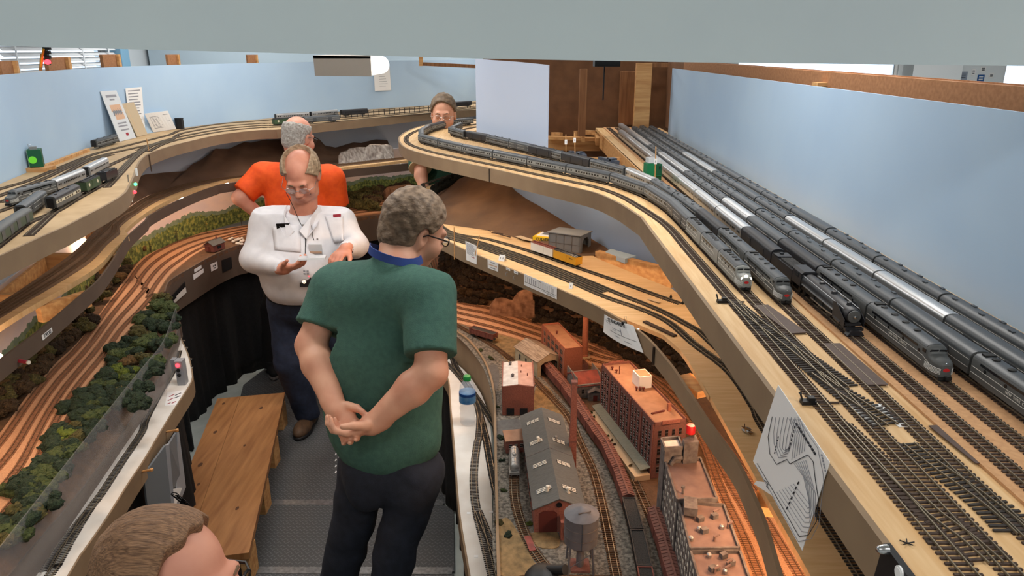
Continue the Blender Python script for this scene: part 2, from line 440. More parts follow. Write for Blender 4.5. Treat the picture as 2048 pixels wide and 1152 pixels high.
# lower mural: painted sky, forest and river
def mural_mat():
    m = bpy.data.materials.new('mural'); m.use_nodes = True; N = m.node_tree.nodes; L = m.node_tree.links; b = N['Principled BSDF']; b.inputs['Roughness'].default_value = .8
    tc = N.new('ShaderNodeTexCoord'); sep = N.new('ShaderNodeSeparateXYZ'); L.new(tc.outputs['Object'], sep.inputs[0])
    def noise(scale, det=5, st=(1,1,1)):
        mp = N.new('ShaderNodeMapping'); mp.inputs['Scale'].default_value = st; L.new(tc.outputs['Object'], mp.inputs[0])
        n = N.new('ShaderNodeTexNoise'); n.inputs['Scale'].default_value = scale; n.inputs['Detail'].default_value = det; L.new(mp.outputs[0], n.inputs['Vector']); return n
    def ramp(src, stops):
        r = N.new('ShaderNodeValToRGB'); L.new(src, r.inputs[0])
        while len(r.color_ramp.elements) < len(stops): r.color_ramp.elements.new(.5)
        for e, (p, c) in zip(r.color_ramp.elements, stops): e.position = p; e.color = (*s2l(c),1)
        return r
    sky = ramp(noise(3,5,(1,1,2.2)).outputs['Fac'], [(.35,(214,206,214)),(.65,(244,226,216))])
    trees = ramp(noise(46,6).outputs['Fac'], [(.30,(44,58,34)),(.5,(94,112,56)),(.62,(140,150,76)),(.75,(170,150,70))])
    far = ramp(noise(30,6).outputs['Fac'], [(.3,(96,120,106)),(.7,(130,148,120))])
    n1 = noise(2.2,3,(1,1,.001)); n2 = noise(26,3)
    def line(base, a1, a2):       # height of a jagged tree line (object z)
        x = N.new('ShaderNodeMath'); x.operation = 'MULTIPLY_ADD'; L.new(n1.outputs['Fac'], x.inputs[0]); x.inputs[1].default_value = a1; x.inputs[2].default_value = base
        y = N.new('ShaderNodeMath'); y.operation = 'MULTIPLY_ADD'; L.new(n2.outputs['Fac'], y.inputs[0]); y.inputs[1].default_value = a2; L.new(x.outputs[0], y.inputs[2])
        g = N.new('ShaderNodeMath'); g.operation = 'LESS_THAN'; L.new(sep.outputs[2], g.inputs[0]); L.new(y.outputs[0], g.inputs[1]); return g
    mx = N.new('ShaderNodeMix'); mx.data_type = 'RGBA'; L.new(line(.075,.17,.05).outputs[0], mx.inputs[0]); L.new(sky.outputs[0], mx.inputs[6]); L.new(far.outputs[0], mx.inputs[7])
    mx2 = N.new('ShaderNodeMix'); mx2.data_type = 'RGBA'; L.new(line(.045,.17,.05).outputs[0], mx2.inputs[0]); L.new(mx.outputs[2], mx2.inputs[6]); L.new(trees.outputs[0], mx2.inputs[7])
    L.new(mx2.outputs[2], b.inputs['Base Color']); MATS['mural'] = m
mural_mat()
m = MB(); m.ribbon(offs(BDL, .004),.93,1.355,.006)
tag(m.build('mural_backdrop', 'mural', smooth_=True), 'painted forest and pink sky mural behind the left lower deck', 'backdrop')
# left upper deck
ULF = PX([(0,511),(85,472),(125,455),(165,434)], HU) + T('D1', [(1180,1000),(1340,905),(1425,840),(1475,755),(1530,640),(1560,545),(1620,455),(1720,385),(1958,303)], HU) + \
    T('A1', [(1500,845),(1700,803),(1990,770)], HU) + T('B5', [(440,690),(700,652),(1100,612),(1600,562),(1960,535)], HU)
ULF = resample(smooth(ext(ULF, 1.3,.9),6),110)
def nearest_off(path, d): return offs(path, d)
m = MB(); m.strip(ULF, resample(offs(BDL, -.004),110),.018,110)
UL = thing('upper_deck', 'light plywood upper deck with sidings along the left backdrop', 'deck', (-1.7,4.2, HU - .06))
m.build('deck_top', 'plywood_left', UL)
m = MB(); m.ribbon(offs(ULF, -.008), HU - .058, HU + .002,.008); m.build('fascia_board', 'fascia', UL, smooth_=True)
m = MB()
for k in range(8,100,9):
    a = ULF[k]; b = resample(BDL, 110)[k]; m.bar(a + (b - a) * .03 + Vector((0,0,-.035)), b + (a - b) * .02 + Vector((0,0,-.035)),.018,.034)
m.build('joist', 'lumber', UL)
# right upper yard and the peninsula loop
YX0, YX1 = .415,.98
LOOP = T('B6', [(960,465),(660,484),(450,500),(300,530),(200,566),(142,608),(150,655),(205,694),(340,735),(480,766),(775,828),(1050,890),(1350,958),(1540,1008),(1700,1082)], HU)
LOOPS = smooth(LOOP, 6)
RAIL_EDGE = LOOPS + [Vector((YX0, y, HU)) for y in (2.3,2.0,1.6,1.2,.8,.3)]
inner = T('D6', [(1250,845),(950,735),(600,625),(100,503)], HU) + T('B6', [(1000,690),(700,622),(610,600),(620,575),(668,562),(950,535)], HU)
UR = thing('yard_deck', 'long plywood yard deck with a rounded loop end at the right', 'deck', (.3,3, HU - .06))
poly = [tuple(p[:2]) for p in RAIL_EDGE] + [(YX1 + .02,.3),(YX1 + .02,5.1),(.557,5.1),(.562,3.15)] + [tuple(p[:2]) for p in inner]
m = MB(); m.prism(poly, HU - .018, HU); m.build('deck_top', 'plywood_y', UR)
m = MB(); m.ribbon(offs(RAIL_EDGE, -.009), HU - .06, HU + .002,.009); m.build('fascia_board', 'fascia', UR, smooth_=True)
m = MB(); m.box((.79,2.9, HU + .0022),(.36,4.4,.004)); m.build('homasote_sheet', 'homasote', UR)
mat('seam', (60,48,38),.9)
m = MB()
for q in (T('B6', [(775,828)], HU)[0],):
    m.box((q.x - .006, q.y - .006, HU - .03),(.004,.01,.06), rz=-.6)
m.build('fascia_joint', 'seam', UR)
# right backdrop with its brown back board
m = MB(); m.box((YX1 + .003,(4.72 + .2) / 2,(HU - .01 + CAMZ - .117) / 2),(.006,4.52, CAMZ - .117 - HU + .01))
tag(m.build('straight_backdrop', 'backdrop'), 'long straight blue backdrop behind the right staging yard', 'backdrop')
bk = thing('backdrop_rear_board', 'brown hardboard rear face rising above the right blue backdrop', 'board', (1.08,2.5,1.6))
m = MB(); m.box((1.075,2.6,(1.6 + CAMZ - .072) / 2),(.006,5.0, CAMZ - .072 - 1.6)); m.build('board', 'hardboard_light', bk)
m = MB(); m.box((1.06,2.6, CAMZ - .10),(.025,5.0,.05)); m.build('rail_strip', 'hardboard_light', bk)
m = MB(); m.box((1.04,2.55, CAMZ - .115),(.05,.05,.012)); m.build('wood_block', 'lumber', bk)
# brown hardboard wall with studs at the far end of the yard
hb = thing('hardboard_partition', 'dark brown hardboard partition with wooden studs at the far end of the yard', 'partition', (.6,5.15, HU - .5))
m = MB(); m.box((.45,5.2,(1.25 + 2.19) / 2),(1.34,.006,.94)); m.box((1.05,4.96,(HU + 2.19) / 2),(.006,.5,.46))
m.build('board', 'hardboard', hb)
def stud(c, xl, xr, yt, yb, Y, mm='lumber_dark', dz=.04):
    a = WY(*pix(c, xl, yt), Y); b = WY(*pix(c, xr, yb), Y)
    return MB().box(((a.x + b.x) / 2, Y, (a.z + b.z) / 2),(abs(b.x - a.x), dz, abs(a.z - b.z))).build('stud', mm, hb)
stud('B6', 1396,1432,132,600,4.6, 'lumber_dark'); stud('B6', 1680,1785,148,520,5.15, 'lumber_dark'); stud('B6', 1790,1872,92,560,4.72, 'lumber')
stud('B6', 1872,2010,92,120,4.75, 'lumber_dark')
# free-standing pale panel on the peninsula
pp = smooth(T('B6', [(674,612),(800,640),(950,668),(1060,690),(1166,715)], HU),6)
m = MB(); m.ribbon(pp, HU + .0005, [CAMZ - .058 - .022 * i / (len(pp) - 1) for i in range(len(pp))], .006)
tag(m.build('curved_panel', 'backdrop_pale', smooth_=True), 'pale blue-white curved panel standing upright on the peninsula', 'panel')
# open lumber framework inside the peninsula
lf = thing('lumber_frame', 'open lumber benchwork seen through the gap inside the peninsula loop', 'frame', (.35,3.9, HU - .3))
def beam(c, p0, p1, h0, w, hh, mm='lumber', h1=None):
    a = W(*pix(c, *p0), h0); b = W(*pix(c, *p1), h1 or h0); return MB().bar(a + Vector((0,0,-hh / 2)), b + Vector((0,0,-hh / 2)), w, hh).build('beam', mm, lf)
beam('D6', (80,205),(440,240), HU - .03,.035,.045)
beam('D6', (80,325),(700,330), HU - .08,.02,.085)
beam('D6', (80,300),(690,320), HU - .06,.06,.02)
beam('D6', (430,545),(960,545), HU - .02,.02,.085)
beam('D6', (700,270),(1230,770), HU + .0,.012,.09, 'lumber')
beam('D6', (500,230),(650,240), HU - .02,.03,.03); beam('D6', (490,240),(500,300), HU - .02,.02,.04); beam('D6', (655,250),(670,320), HU - .03,.03,.05)
beam('D6', (100,250),(250,262), HU - .04,.03,.03)
MB().bar(WY(*pix('D6', 465,480),3.9), WY(*pix('D6', 465,545),3.9),.02,.02).build('beam', 'lumber', lf)
MB().box((.36,4.0,1.36),(.9,1.9,.01)).build('sub_panel', 'hardboard', lf)
beam('D6', (1020,745),(1160,755), HU + .012,.02,.012)

# ---------------- middle deck, right
MF = PX([(930,352),(880,366),(831,380),(796,392),(781,404),(777,420),(781,434),(800,449),(840,463),(883,476)], HM) + \
     T('B7', [(290,358),(450,425),(710,532),(950,632),(1130,712),(1290,788),(1400,845)], HM)
RIB = T('B8', [(1480,130),(1550,180),(1622,250),(1745,395),(1812,490),(1885,600),(1960,715)], HM) + T('C2', [(420,20),(490,115),(650,340),(760,570),(850,790),(952,1130)], HM)
MFR = smooth(ext(MF[:-1] + RIB, 0,.5),6)
MPLY = T('B8', [(1500,105),(1680,180),(1800,285),(1845,345),(1930,480),(2010,620)], HM) + [Vector((.497, y, HM)) for y in (1.75,1.4,1.0,.3)]
mf_s = smooth(MF, 5)
back = [(1.0,.3),(1.0,2.4)] + [tuple(p[:2]) for p in T('B7', [(1960,790),(1780,640),(1250,425),(1180,380),(1180,330)], HM)] + [(.42,3.6),(.5,4.4),(.2,5.0),(-.2,5.05)]
MR = thing('middle_deck', 'plywood middle deck with several dark tracks under the yard at the right', 'deck', (.1,3, HM - .06))
m = MB(); m.prism([tuple(p[:2]) for p in mf_s] + [tuple(p[:2]) for p in MPLY] + back, HM - .014, HM); m.build('deck_top', 'plywood', MR)
m = MB(); m.ribbon(offs(MFR, -.008), HM - .056, HM + .002,.008); m.build('fascia_board', 'fascia', MR, smooth_=True)
m = MB(); q = T('B8', [(1620,262)], HM)[0]; m.box((q.x - .004, q.y - .008, HM - .028),(.006,.008,.06), rz=-.5); m.build('fascia_joint', 'seam', MR)
for (c, a, b) in (('B8', (1810,490),(1990,600)),('C2', (770,620),(900,640))):
    A = W(*pix(c, *a), HM - .03); B = W(*pix(c, *b), HM - .03); MB().bar(A, B, .06,.02).build('bracket', 'lumber', MR)
MB().bar(W(*pix('B7', 1240,425), HM - .02), W(*pix('B7', 1790,565), HM - .02),.03,.075).build('beam', 'lumber', MR)
# blue-grey backdrop of the middle deck at the right
mb_path = smooth([Vector(p) for p in ((-.12,4.05,0),(-.02,3.86,0),(.05,3.72,0),(.25,3.36,0),(.42,3.07,0),(.6,2.82,0),(.85,2.55,0),(1.0,2.3,0),(1.01,1.2,0),(1.01,.3,0))], 6)
m = MB(); m.ribbon(mb_path, HM - .1, HU - .06,.006)
tag(m.build('curved_backdrop', 'backdrop_low', smooth_=True), 'grey-blue backdrop of the right middle deck below the peninsula', 'backdrop')

# ---------------- middle deck, left: bare roadbed with brown fascia ribbon
MLo = T('D2', [(0,1330),(280,1152),(720,905),(1140,640),(1330,430),(1500,290)], HM) + T('D3', [(0,1040),(300,800),(620,640),(850,560),(1030,508),(1300,440)], HM) + T('D5', [(110,448),(600,395),(1060,340)], HM)
MLi = T('D2', [(-420,1280),(0,1075),(500,745),(850,490),(1110,235),(1370,25)], HM) + T('D3', [(0,815),(250,655),(600,525),(1000,452),(1400,410)], HM) + T('D5', [(100,402),(600,350),(1080,308)], HM)
MLo = resample(smooth(ext(MLo, 1.0,.8),6),90); MLi = resample(smooth(ext(MLi, .9,.8),6),90)
ML = thing('roadbed_shelf', 'narrow wooden roadbed shelf with brown ballasted tracks at the left middle level', 'deck', (-1.8,3.8, HM - .06))
m = MB(); m.strip(MLi, MLo, .02,90); m.build('deck_top', 'plywood', ML)
m = MB(); m.strip(MLi, [a.lerp(b, .72) for a, b in zip(MLi, MLo)], .002,90, dz=.003); m.build('ballast_strip', 'cork_dark', ML)
MLF = PX([(0,722),(86,657),(171,585)], HM) + T('D2', [(1150,800),(1310,580),(1480,310),(1680,125)], HM) + T('D3', [(300,862),(640,688),(1000,548),(1270,492)], HM) + T('D5', [(140,478),(600,430),(1060,382)], HM)
MLF = smooth(ext(MLF, 1.0,.7),6)
m = MB(); m.ribbon(offs(MLF, .0), HM - .055, HM + .002,.008); m.build('fascia_board', 'fascia_brown', ML, smooth_=True)
def mlb(c, a, b, dz=.03, w=.03, hh=.06):
    A = W(*pix(c, *a), HM - .022); B = W(*pix(c, *b), HM - .022); MB().bar(A + Vector((0,0,-hh / 2)), B + Vector((0,0,-hh / 2)), w, hh).build('bracket', 'lumber', ML)
mlb('D2', (430,1110),(1000,930)); mlb('D2', (1150,580),(1330,500)); mlb('D2', (0,965),(160,960)); mlb('D2', (510,500),(830,505), hh=.1)
mlb('D3', (320,790),(490,740)); mlb('D3', (860,550),(1040,530)); mlb('D2', (1000,200),(1380,40)); mlb('D2', (0,950),(500,545), hh=.09, w=.012)

# ---------------- lower deck (one loop of benchwork round the aisle) and its fascia
EDGE_R = T('D8', [(190,162),(310,262),(420,400),(480,530),(512,660),(525,800),(530,1152)], HL) + [W(993,1110, HL)]
FAS_L = T('D4', [(1400,398),(1250,432),(1000,540),(720,700),(575,785),(500,850),(470,940)], HL)
far_edge = PX([(880,610),(862,540),(832,470),(800,442),(777,431),(721,436),(640,450),(560,470)], HL)
SH_IN = T('A3', [(1385,390),(1368,460),(1285,720),(1150,920),(1000,1135)], HS) + T('A4', [(620,650),(300,1120)], HS)
SH_IN = ext(SH_IN, .12,.9)
ROAD_R = T('D4', [(470,950),(300,1110)], HL) + T('A3', [(1120,190),(960,360),(830,560),(680,780),(500,1050)], HL) + T('A4', [(400,250),(270,520),(60,800),(-200,1130)], HL)
ROAD_R = ext(ROAD_R, 0,.5)
LK = thing('lower_deck', 'lower scenery deck wrapping round the aisle below the other levels', 'deck', (-.3,3.6, HL - .1))
edge_all = [Vector((-.02,.4, HL))] + [Vector((-.03,1.2, HL))] + EDGE_R[::-1] + far_edge + FAS_L
edge_all = smooth(edge_all, 4)
Lpoly = [tuple(p[:2]) for p in edge_all] + [tuple(p[:2]) for p in ROAD_R] + [(-2.6,.8)] + [tuple(p[:2]) for p in resample(BDL, 24)[3:]] + [(.6,7.2),(1.02,6.8),(1.02,.4)]
m = MB(); m.prism(Lpoly, HL - .02, HL); m.build('ground', 'dirt_brown', LK)
fr_path = smooth([Vector((-.02,.4,0)), Vector((-.03,1.2,0))] + EDGE_R[::-1] + far_edge[:4], 5)
m = MB(); m.ribbon(offs(fr_path, .0), HS - .03, HL + .012,-.008); m.build('fascia_board', 'fascia', LK, smooth_=True)
fl_path = smooth(far_edge[3:] + FAS_L + ROAD_R[:1], 5)
m = MB(); m.ribbon(fl_path, HL - .2, HL + .006,-.008); m.build('fascia_board', 'fascia_brown', LK, smooth_=True)
# ---------------- aisle shelves with the switching tracks
SH_OUT = T('A3', [(1388,380),(1440,500),(1472,650),(1455,725),(1320,935),(1215,1110)], HS) + T('A4', [(1100,260),(980,440),(790,740),(600,1010),(540,1110)], HS)
SH_OUT = ext(SH_OUT, .12,.9)
SHL = thing('aisle_shelf', 'white painted narrow shelf with a switching track along the left of the aisle', 'shelf', (-1.4,2.4, HS - .06))
o_s, i_s = resample(smooth(SH_OUT, 6),60), resample(smooth(SH_IN, 6),60)
m = MB(); m.strip(i_s, o_s, .018,60); m.build('shelf_top', 'shelf_white', SHL)
m = MB(); m.ribbon(o_s, HS - .075, HS + .001,.006); m.build('edge_board', 'fascia', SHL, smooth_=True)
# brown scenic riser between shelf and scenery, profile rising towards the camera
def prof(i, n): t = i / (n - 1); return HS + .06 + .04 * math.sin(t * 9) * .4 + .15 * max(0,(t - .45)) ** 1.2
m = MB(); m.ribbon(i_s, HS - .02, [prof(i, 60) for i in range(60)], -.006); m.build('riser_board', 'fascia_brown', SHL, smooth_=True)
# scenery bank from the riser up to the roadbed
m = MB(); rr = resample(smooth(ROAD_R, 6),60); up = []
for i in range(60): up.append(Vector((i_s[i].x, i_s[i].y, prof(i, 60) - .004)))
m.strip(rr, offs(up, -.004),.02,60); m.build('scenery_bank', 'dirt_brown', LK)
SHR = thing('aisle_shelf', 'white painted shelf with turnouts along the right of the aisle', 'shelf', (-.15,2.4, HS - .06))
so = T('D8', [(20,420),(95,480),(150,560),(166,640),(172,760),(185,900),(205,1120)], HS) + T('C1', [(200,500),(225,750),(292,1150)], HS)
so = resample(smooth(ext(so, .4,.8),6),60)
si = resample(offs(smooth([p.copy() for p in EDGE_R] + [Vector((-.03,.8, HL))], 6),-.03),60)
si = [Vector((p.x + .02, p.y, HS)) for p in si]; si = ext(si, .35,0)
m = MB(); m.strip(so, si, .018,60); m.build('shelf_top', 'shelf_white', SHR)
m = MB(); m.ribbon(so, HS - .075, HS + .001,-.006); m.build('edge_board', 'fascia', SHR, smooth_=True)
# plexiglass guard along the left shelf
mat('plexi', (205,208,212),.06, alpha=.13, spec=.5)
m = MB(); pl = [p for p in offs(i_s, .010)][4:]; m.ribbon(pl, HS + .001, HS + .205,.003)
tag(m.build('plexiglass_guard', 'plexi', smooth_=True), 'clear plexiglass guard standing along the left shelf in front of green trees', 'guard')
# black cloth skirts
def skirt(path, z0, z1, label, amp=.02):
    m = MB(); n = 140; p = resample(path, n); vs = []; fs = []; K = 8
    tt = offs(p, 1.0)
    for i in range(n):
        nrm = (tt[i] - p[i])
        for k in range(K):
            v = k / (K - 1); w = amp * (.15 + v) * (math.sin(i * .55 + math.sin(i * .21) * 2) + .4 * math.sin(i * 1.3 + v * 2))
            vs.append((p[i].x + nrm.x * w, p[i].y + nrm.y * w, z1 + (z0 - z1) * v))
    for i in range(n - 1):
        for k in range(K - 1):
            a = i * K + k; fs.append((a, a + 1, a + K + 1, a + K))
    m.add(vs, fs); o = m.build('cloth_skirt', 'black_cloth', smooth_='all'); md = o.modifiers.new('thickness', 'SOLIDIFY'); md.thickness = .004
    return tag(o, label, 'skirt')
skirt(offs(fl_path, -.06),.0, HL - .19, 'black cloth skirt below the brown fascia at the far end of the aisle')
skirt(offs(o_s, -.08),.02, HS - .05, 'black cloth skirt hanging below the left shelf')
skirt(offs(so, .05),.02, HS - .05, 'black cloth skirt hanging below the right shelf')
# ---------------- floor mats
def diamond_mat():
    m = bpy.data.materials.new('diamond_plate'); m.use_nodes = True; N = m.node_tree.nodes; L = m.node_tree.links; b = N['Principled BSDF']
    b.inputs['Base Color'].default_value = (*s2l((88,90,92)),1); b.inputs['Roughness'].default_value = .5; b.inputs['Specular IOR Level'].default_value = .4
    tc = N.new('ShaderNodeTexCoord'); hs = []
    for ang in (math.pi / 4,-math.pi / 4):
        mp = N.new('ShaderNodeMapping'); mp.inputs['Rotation'].default_value = (0,0, ang); L.new(tc.outputs['Object'], mp.inputs[0])
        br = N.new('ShaderNodeTexBrick'); br.inputs['Scale'].default_value = 1; br.inputs['Brick Width'].default_value = .034; br.inputs['Row Height'].default_value = .017; br.inputs['Mortar Size'].default_value = .0062
        br.offset = .5; br.inputs['Color1'].default_value = (1,1,1,1); br.inputs['Color2'].default_value = (1,1,1,1); br.inputs['Mortar'].default_value = (0,0,0,1)
        L.new(mp.outputs[0], br.inputs['Vector']); hs.append(br)
    ck = N.new('ShaderNodeTexChecker'); ck.inputs['Scale'].default_value = 41; L.new(tc.outputs['Object'], ck.inputs[0])
    mx = N.new('ShaderNodeMix'); mx.data_type = 'RGBA'; L.new(ck.outputs[1], mx.inputs[0]); L.new(hs[0].outputs[0], mx.inputs[6]); L.new(hs[1].outputs[0], mx.inputs[7])
    bp = N.new('ShaderNodeBump'); bp.inputs['Strength'].default_value = .8; bp.inputs['Distance'].default_value = .004; cr = N.new('ShaderNodeValToRGB'); cr.color_ramp.elements[0].color = (*s2l((76,78,80)),1); cr.color_ramp.elements[1].color = (*s2l((104,106,108)),1); L.new(mx.outputs[2], cr.inputs[0]); L.new(cr.outputs[0], b.inputs['Base Color']); L.new(mx.outputs[2], bp.inputs['Height']); L.new(bp.outputs[0], b.inputs['Normal'])
    MATS['diamond_plate'] = m
diamond_mat()
mat('silver_tape', (150,152,154),.35,(120,122,124),60, metal=.6)
def floor_mat(poly, label, tape=None):
    t = thing('floor_mat', label, 'mat', (poly[0][0], poly[0][1], 0), group='diamond plate floor mats')
    MB().prism(poly, .0005,.012).build('sheet', 'diamond_plate', t)
    if tape: MB().bar((*tape[0], .0125),(*tape[1], .0125),.045,.003).build('silver_edge', 'silver_tape', t)
ym = W(700,1012,0).y; yn = W(700,1150,0).y
xl = lambda y: -1.60 + (y - 3.2) * -.18
floor_mat([(xl(ym), ym + .01),(-.36, ym + .01),(-.36,3.36),(-.45,3.52),(-.45,4.35),(-.9,5.1),(-1.75,5.3),(-1.9,4.6),(xl(3.9),3.9)], 'dark diamond plate mat under the two men at the far end of the aisle', ((xl(ym), ym + .012),(-.37, ym + .012)))
floor_mat([(xl(yn), yn + .01),(-.27, yn + .01),(-.31, ym - .05),(-.36, ym - .005),(xl(ym), ym - .005)], 'dark diamond plate mat beside the bench and below the green-shirted man', ((xl(yn), yn + .014),(-.28, yn + .014)))
floor_mat([(xl(1.2),1.2),(-.2,1.2),(-.27, yn - .005),(xl(yn), yn - .005)], 'dark diamond plate mat nearest the camera')
m = MB()
for k in range(9): m.box((W(672,900 + k * 6,0).x + (k % 2) * .02, W(672,900 + k * 6,0).y, .0132),(.008,.02,.001))
tag(m.build('tape_mark', 'white_paint'), 'row of small white dashes on the mat beside the green-shirted man', 'mark')
# ================================================================== tracks
NT = [0]
def track(path, label, mt='tie', mr='rail', z=None, pitch=.0085, tie_l=.030, name='railway_track', long_a=None, roadbed=None):
    p = [Vector(q) for q in path]
    if z is None: z = p[0].z
    L = plen(p); t = thing(name, label, 'track', (p[len(p) // 2].x, p[len(p) // 2].y, z))
    n = max(8, int(L / .02)); q = resample(p, n)
    for q_ in q: q_.z = z
    zz = z
    if roadbed:
        m = MB(); m.strip(offs(q, .021), offs(q, -.021),.003, n, dz=.003); m.build('roadbed', roadbed, t); zz = z + .003
    m = MB(); k = int(L / pitch); qq = resample(q, k + 1)
    for i in range(k):
        a = qq[i]; d = (qq[min(i + 1, k)] - qq[max(i - 1,0)]); ang = math.atan2(d.y, d.x) - math.pi / 2
        tl = tie_l
        if long_a: tl = tie_l + long_a * min(1, i / k)
        m.box((a.x, a.y, zz + .0011),(tl, .0036,.0022), rz=ang)
    tag(m.build('ties', mt, t), kind='stuff')
    for s_ in (1,-1):
        m = MB(); m.ribbon(offs(q, s_ * .00825 - .0008), zz + .002, zz + .0047,.0016); m.build('rail', mr, t)
    return t
TRX = [.4715,.518,.576,.64,.6955,.752,.808,.864]
YL = ['leftmost empty', 'second', 'third', 'fourth', 'fifth', 'sixth', 'seventh', 'rearmost']
T1 = smooth(T('B6', [(950,498),(760,510),(600,528),(480,540),(370,568),(300,600),(300,650),(420,685),(650,740),(905,792),(1200,855)], HU) + PX([(1150,354.5),(1205,366.5),(1250,379),(1292,396),(1326,416)], HU) + [Vector((TRX[1], 2.25, HU)), Vector((TRX[1], 1.9, HU))], 6) + [Vector((TRX[1], y, HU)) for y in (1.6,1.0,.3)]
T0 = smooth(T('B6', [(950,478),(740,488),(560,503),(400,520),(270,560),(190,605),(200,655),(330,705),(500,745),(775,802),(1050,862),(1350,925)], HU) + PX([(1190,374.5),(1235,390),(1272,410)], HU) + [Vector((TRX[0] - .003,2.2, HU)), Vector((TRX[0], 1.9, HU))], 6) + [Vector((TRX[0], y, HU)) for y in (1.6,1.0,.3)]
T2 = smooth(T('B6', [(950,515),(780,525),(640,545),  (545,568),(510,592),(545,612),(700,642),(900,690),(1200,765),(1450,830),(1650,885),(1850,955)], HU) + [Vector((TRX[2] - .01,2.35, HU)), Vector((TRX[2], 2.0, HU))], 6) + [Vector((TRX[2], y, HU)) for y in (1.6,1.0,.3)]
track(T0, 'empty outermost track round the peninsula loop beside the yard fascia')
track(T1, 'track under the grey streamliner round the peninsula loop')
track(T2, 'inner peninsula track under the second grey locomotive')
for k in range(3,8):
    track([Vector((TRX[k], 5.05, HU)), Vector((TRX[k], 2, HU)), Vector((TRX[k], .3, HU))], 'straight yard track, %s from the yard fascia' % ordn(k), z=HU + .0043)
# turnouts of the yard throat
def turnout(c, pts, label, h=HU, dz=.0006, mt='tie_black', la=.03):
    p = smooth(T(c, pts, h),6); return track(p, label, mt, z=h + dz, name='turnout_track', long_a=la)
turnout('C8', [(330,165),(480,300),(650,430),(830,570),(980,690),(1180,840)], 'black-tied turnout leaving the outermost yard track near the first switch stand')
turnout('C8', [(965,725),(1150,860),(1330,980),(1560,1130)], 'black-tied turnout in the middle of the yard throat on white shims')
turnout('C6', [(330,0),(560,230),(800,470),(1040,700),(1260,860),(1500,1070)], 'grey-brown turnout nearest the camera beside the bolt hole', la=.02, mt='tie')
turnout('C6', [(830,150),(1060,330),(1330,520),(1560,700),(1720,850)], 'long black turnout at the right edge of the yard throat')
def strip_patch(c, a, b, w, mm, name, label, h, cat='patch', dz=.0015, th=.001):
    A = W(*pix(c, *a), h); B = W(*pix(c, *b), h); m = MB(); m.bar(A + Vector((0,0, dz)), B + Vector((0,0, dz)), w, th); return tag(m.build(name, mm), label, cat)
mat('brown_plate', (92,74,66),.6,(82,66,60),60)
strip_patch('C8', (540,205),(835,420),.034, 'brown_plate', 'rerailer_plate', 'brown rerailer plate between the rails of the second yard track', HU, 'rerailer', .0032,.0016)
strip_patch('C8', (1080,500),(1440,820),.034, 'brown_plate', 'rerailer_plate', 'brown rerailer plate on the third yard track in the middle of the throat', HU, 'rerailer', .0032,.0016)
strip_patch('C6', (1070,10),(1440,300),.034, 'brown_plate', 'rerailer_plate', 'brown rerailer plate nearest the camera at the right edge', HU, 'rerailer', .0032,.0016)
strip_patch('C8', (1220,955),(1440,1120),.010, 'white_paint', 'white_shim', 'white card shim under the left edge of the middle turnout', HU, 'shim', .0005,.001)
strip_patch('C8', (1430,955),(1640,1130),.014, 'white_paint', 'white_shim', 'white card shim under the right edge of the middle turnout', HU, 'shim', .0005,.001)
def switch_stand(c, p, label, rz=0, h=HU):
    a = W(*pix(c, *p), h); t = thing('switch_machine', label, 'switch machine', a, rz, group='black switch machines')
    m = MB(); m.box((0,0,.003),(.022,.012,.006)); m.box((.004,0,.008),(.010,.010,.007)); m.build('base', 'black', t, local=True)
    m = MB(); m.tube([(-.009,0,.005),(-.012,.004,.016)], .0015,6); m.lathe([(0,.014),(.003,.016),(0,.019)], 6,(-.012,.004,0)); m.build('lever', 'black', t, local=True)
    m = MB(); m.box((.028,0,.002),(.04,.003,.002)); m.build('throw_bar', 'tie', t, local=True); return t
switch_stand('C4', (480,945), 'black switch machine at the first turnout beside the fascia')
switch_stand('C8', (905,950), 'black switch machine above the hanging track diagram')
# left upper deck tracks
TLa = smooth(ext(T('D1', [(0,800),(330,700),(800,505),(1100,392),(1500,288),(1930,180)], HU) + T('A1', [(1400,770),(1700,722),(1990,700)], HU) + T('B5', [(420,612),(900,572),(1640,515),(1960,488)], HU),.8,.5),6)
TLb = smooth(ext(T('D1', [(0,875),(500,680),(900,495),(1200,405),(1560,325),(1958,235)], HU) + T('A1', [(1400,795),(1700,745),(1990,720)], HU) + T('B5', [(420,640),(900,600),(1640,540),(1960,510)], HU),.8,.5),6)
TLc = smooth(ext(T('D1', [(130,1010),(600,850),(960,690),(1250,530),(1480,425),(1700,318)], HU),.8,.05),6)
TLd = smooth(ext(T('D2', [(0,400),(170,270),(330,150)], HU) + T('D1', [(640,1060),(900,905),(1150,765),(1320,660),(1500,470),(1660,340),(1800,275)], HU),.8,.05),6)
TLe = smooth(T('D2', [(330,300),(460,180),(590,60)], HU) + T('D1', [(700,1010),(900,900)], HU),6)
TLf = smooth(T('D1', [(0,955),(200,880),(420,800),(700,650),(1000,480),(1300,400)], HU),6)
track(TLa, 'rear through track along the left curved backdrop'); track(TLb, 'second through track along the left curved backdrop')
track(TLc, 'siding under the two silver coaches on the left deck'); track(TLd, 'curved front siding under the olive cars on the left deck')
track(TLe, 'short stub track with buried end near the left fascia'); track(TLf, 'thin connecting track behind the silver coaches')
track(smooth(T('D1', [(1230,780),(1400,600),(1560,430),(1750,300),(1950,255)], HU),6), 'ladder track converging towards the left fascia post')
TLg = smooth(ext(T('A1', [(1140,935),(1250,880),(1400,838),(1700,782),(1990,752)], HU) + T('B5', [(420,672),(900,628),(1640,560),(1960,528)], HU),0,.4),6)
TLh = smooth(ext(T('A1', [(1060,925),(1250,855),(1450,808),(1700,764),(1990,736)], HU) + T('B5', [(420,656),(900,614),(1640,550),(1960,519)], HU),0,.4),6)
track(TLg, 'through track nearest the edge of the far left deck'); track(TLh, 'through track second from the edge of the far left deck')
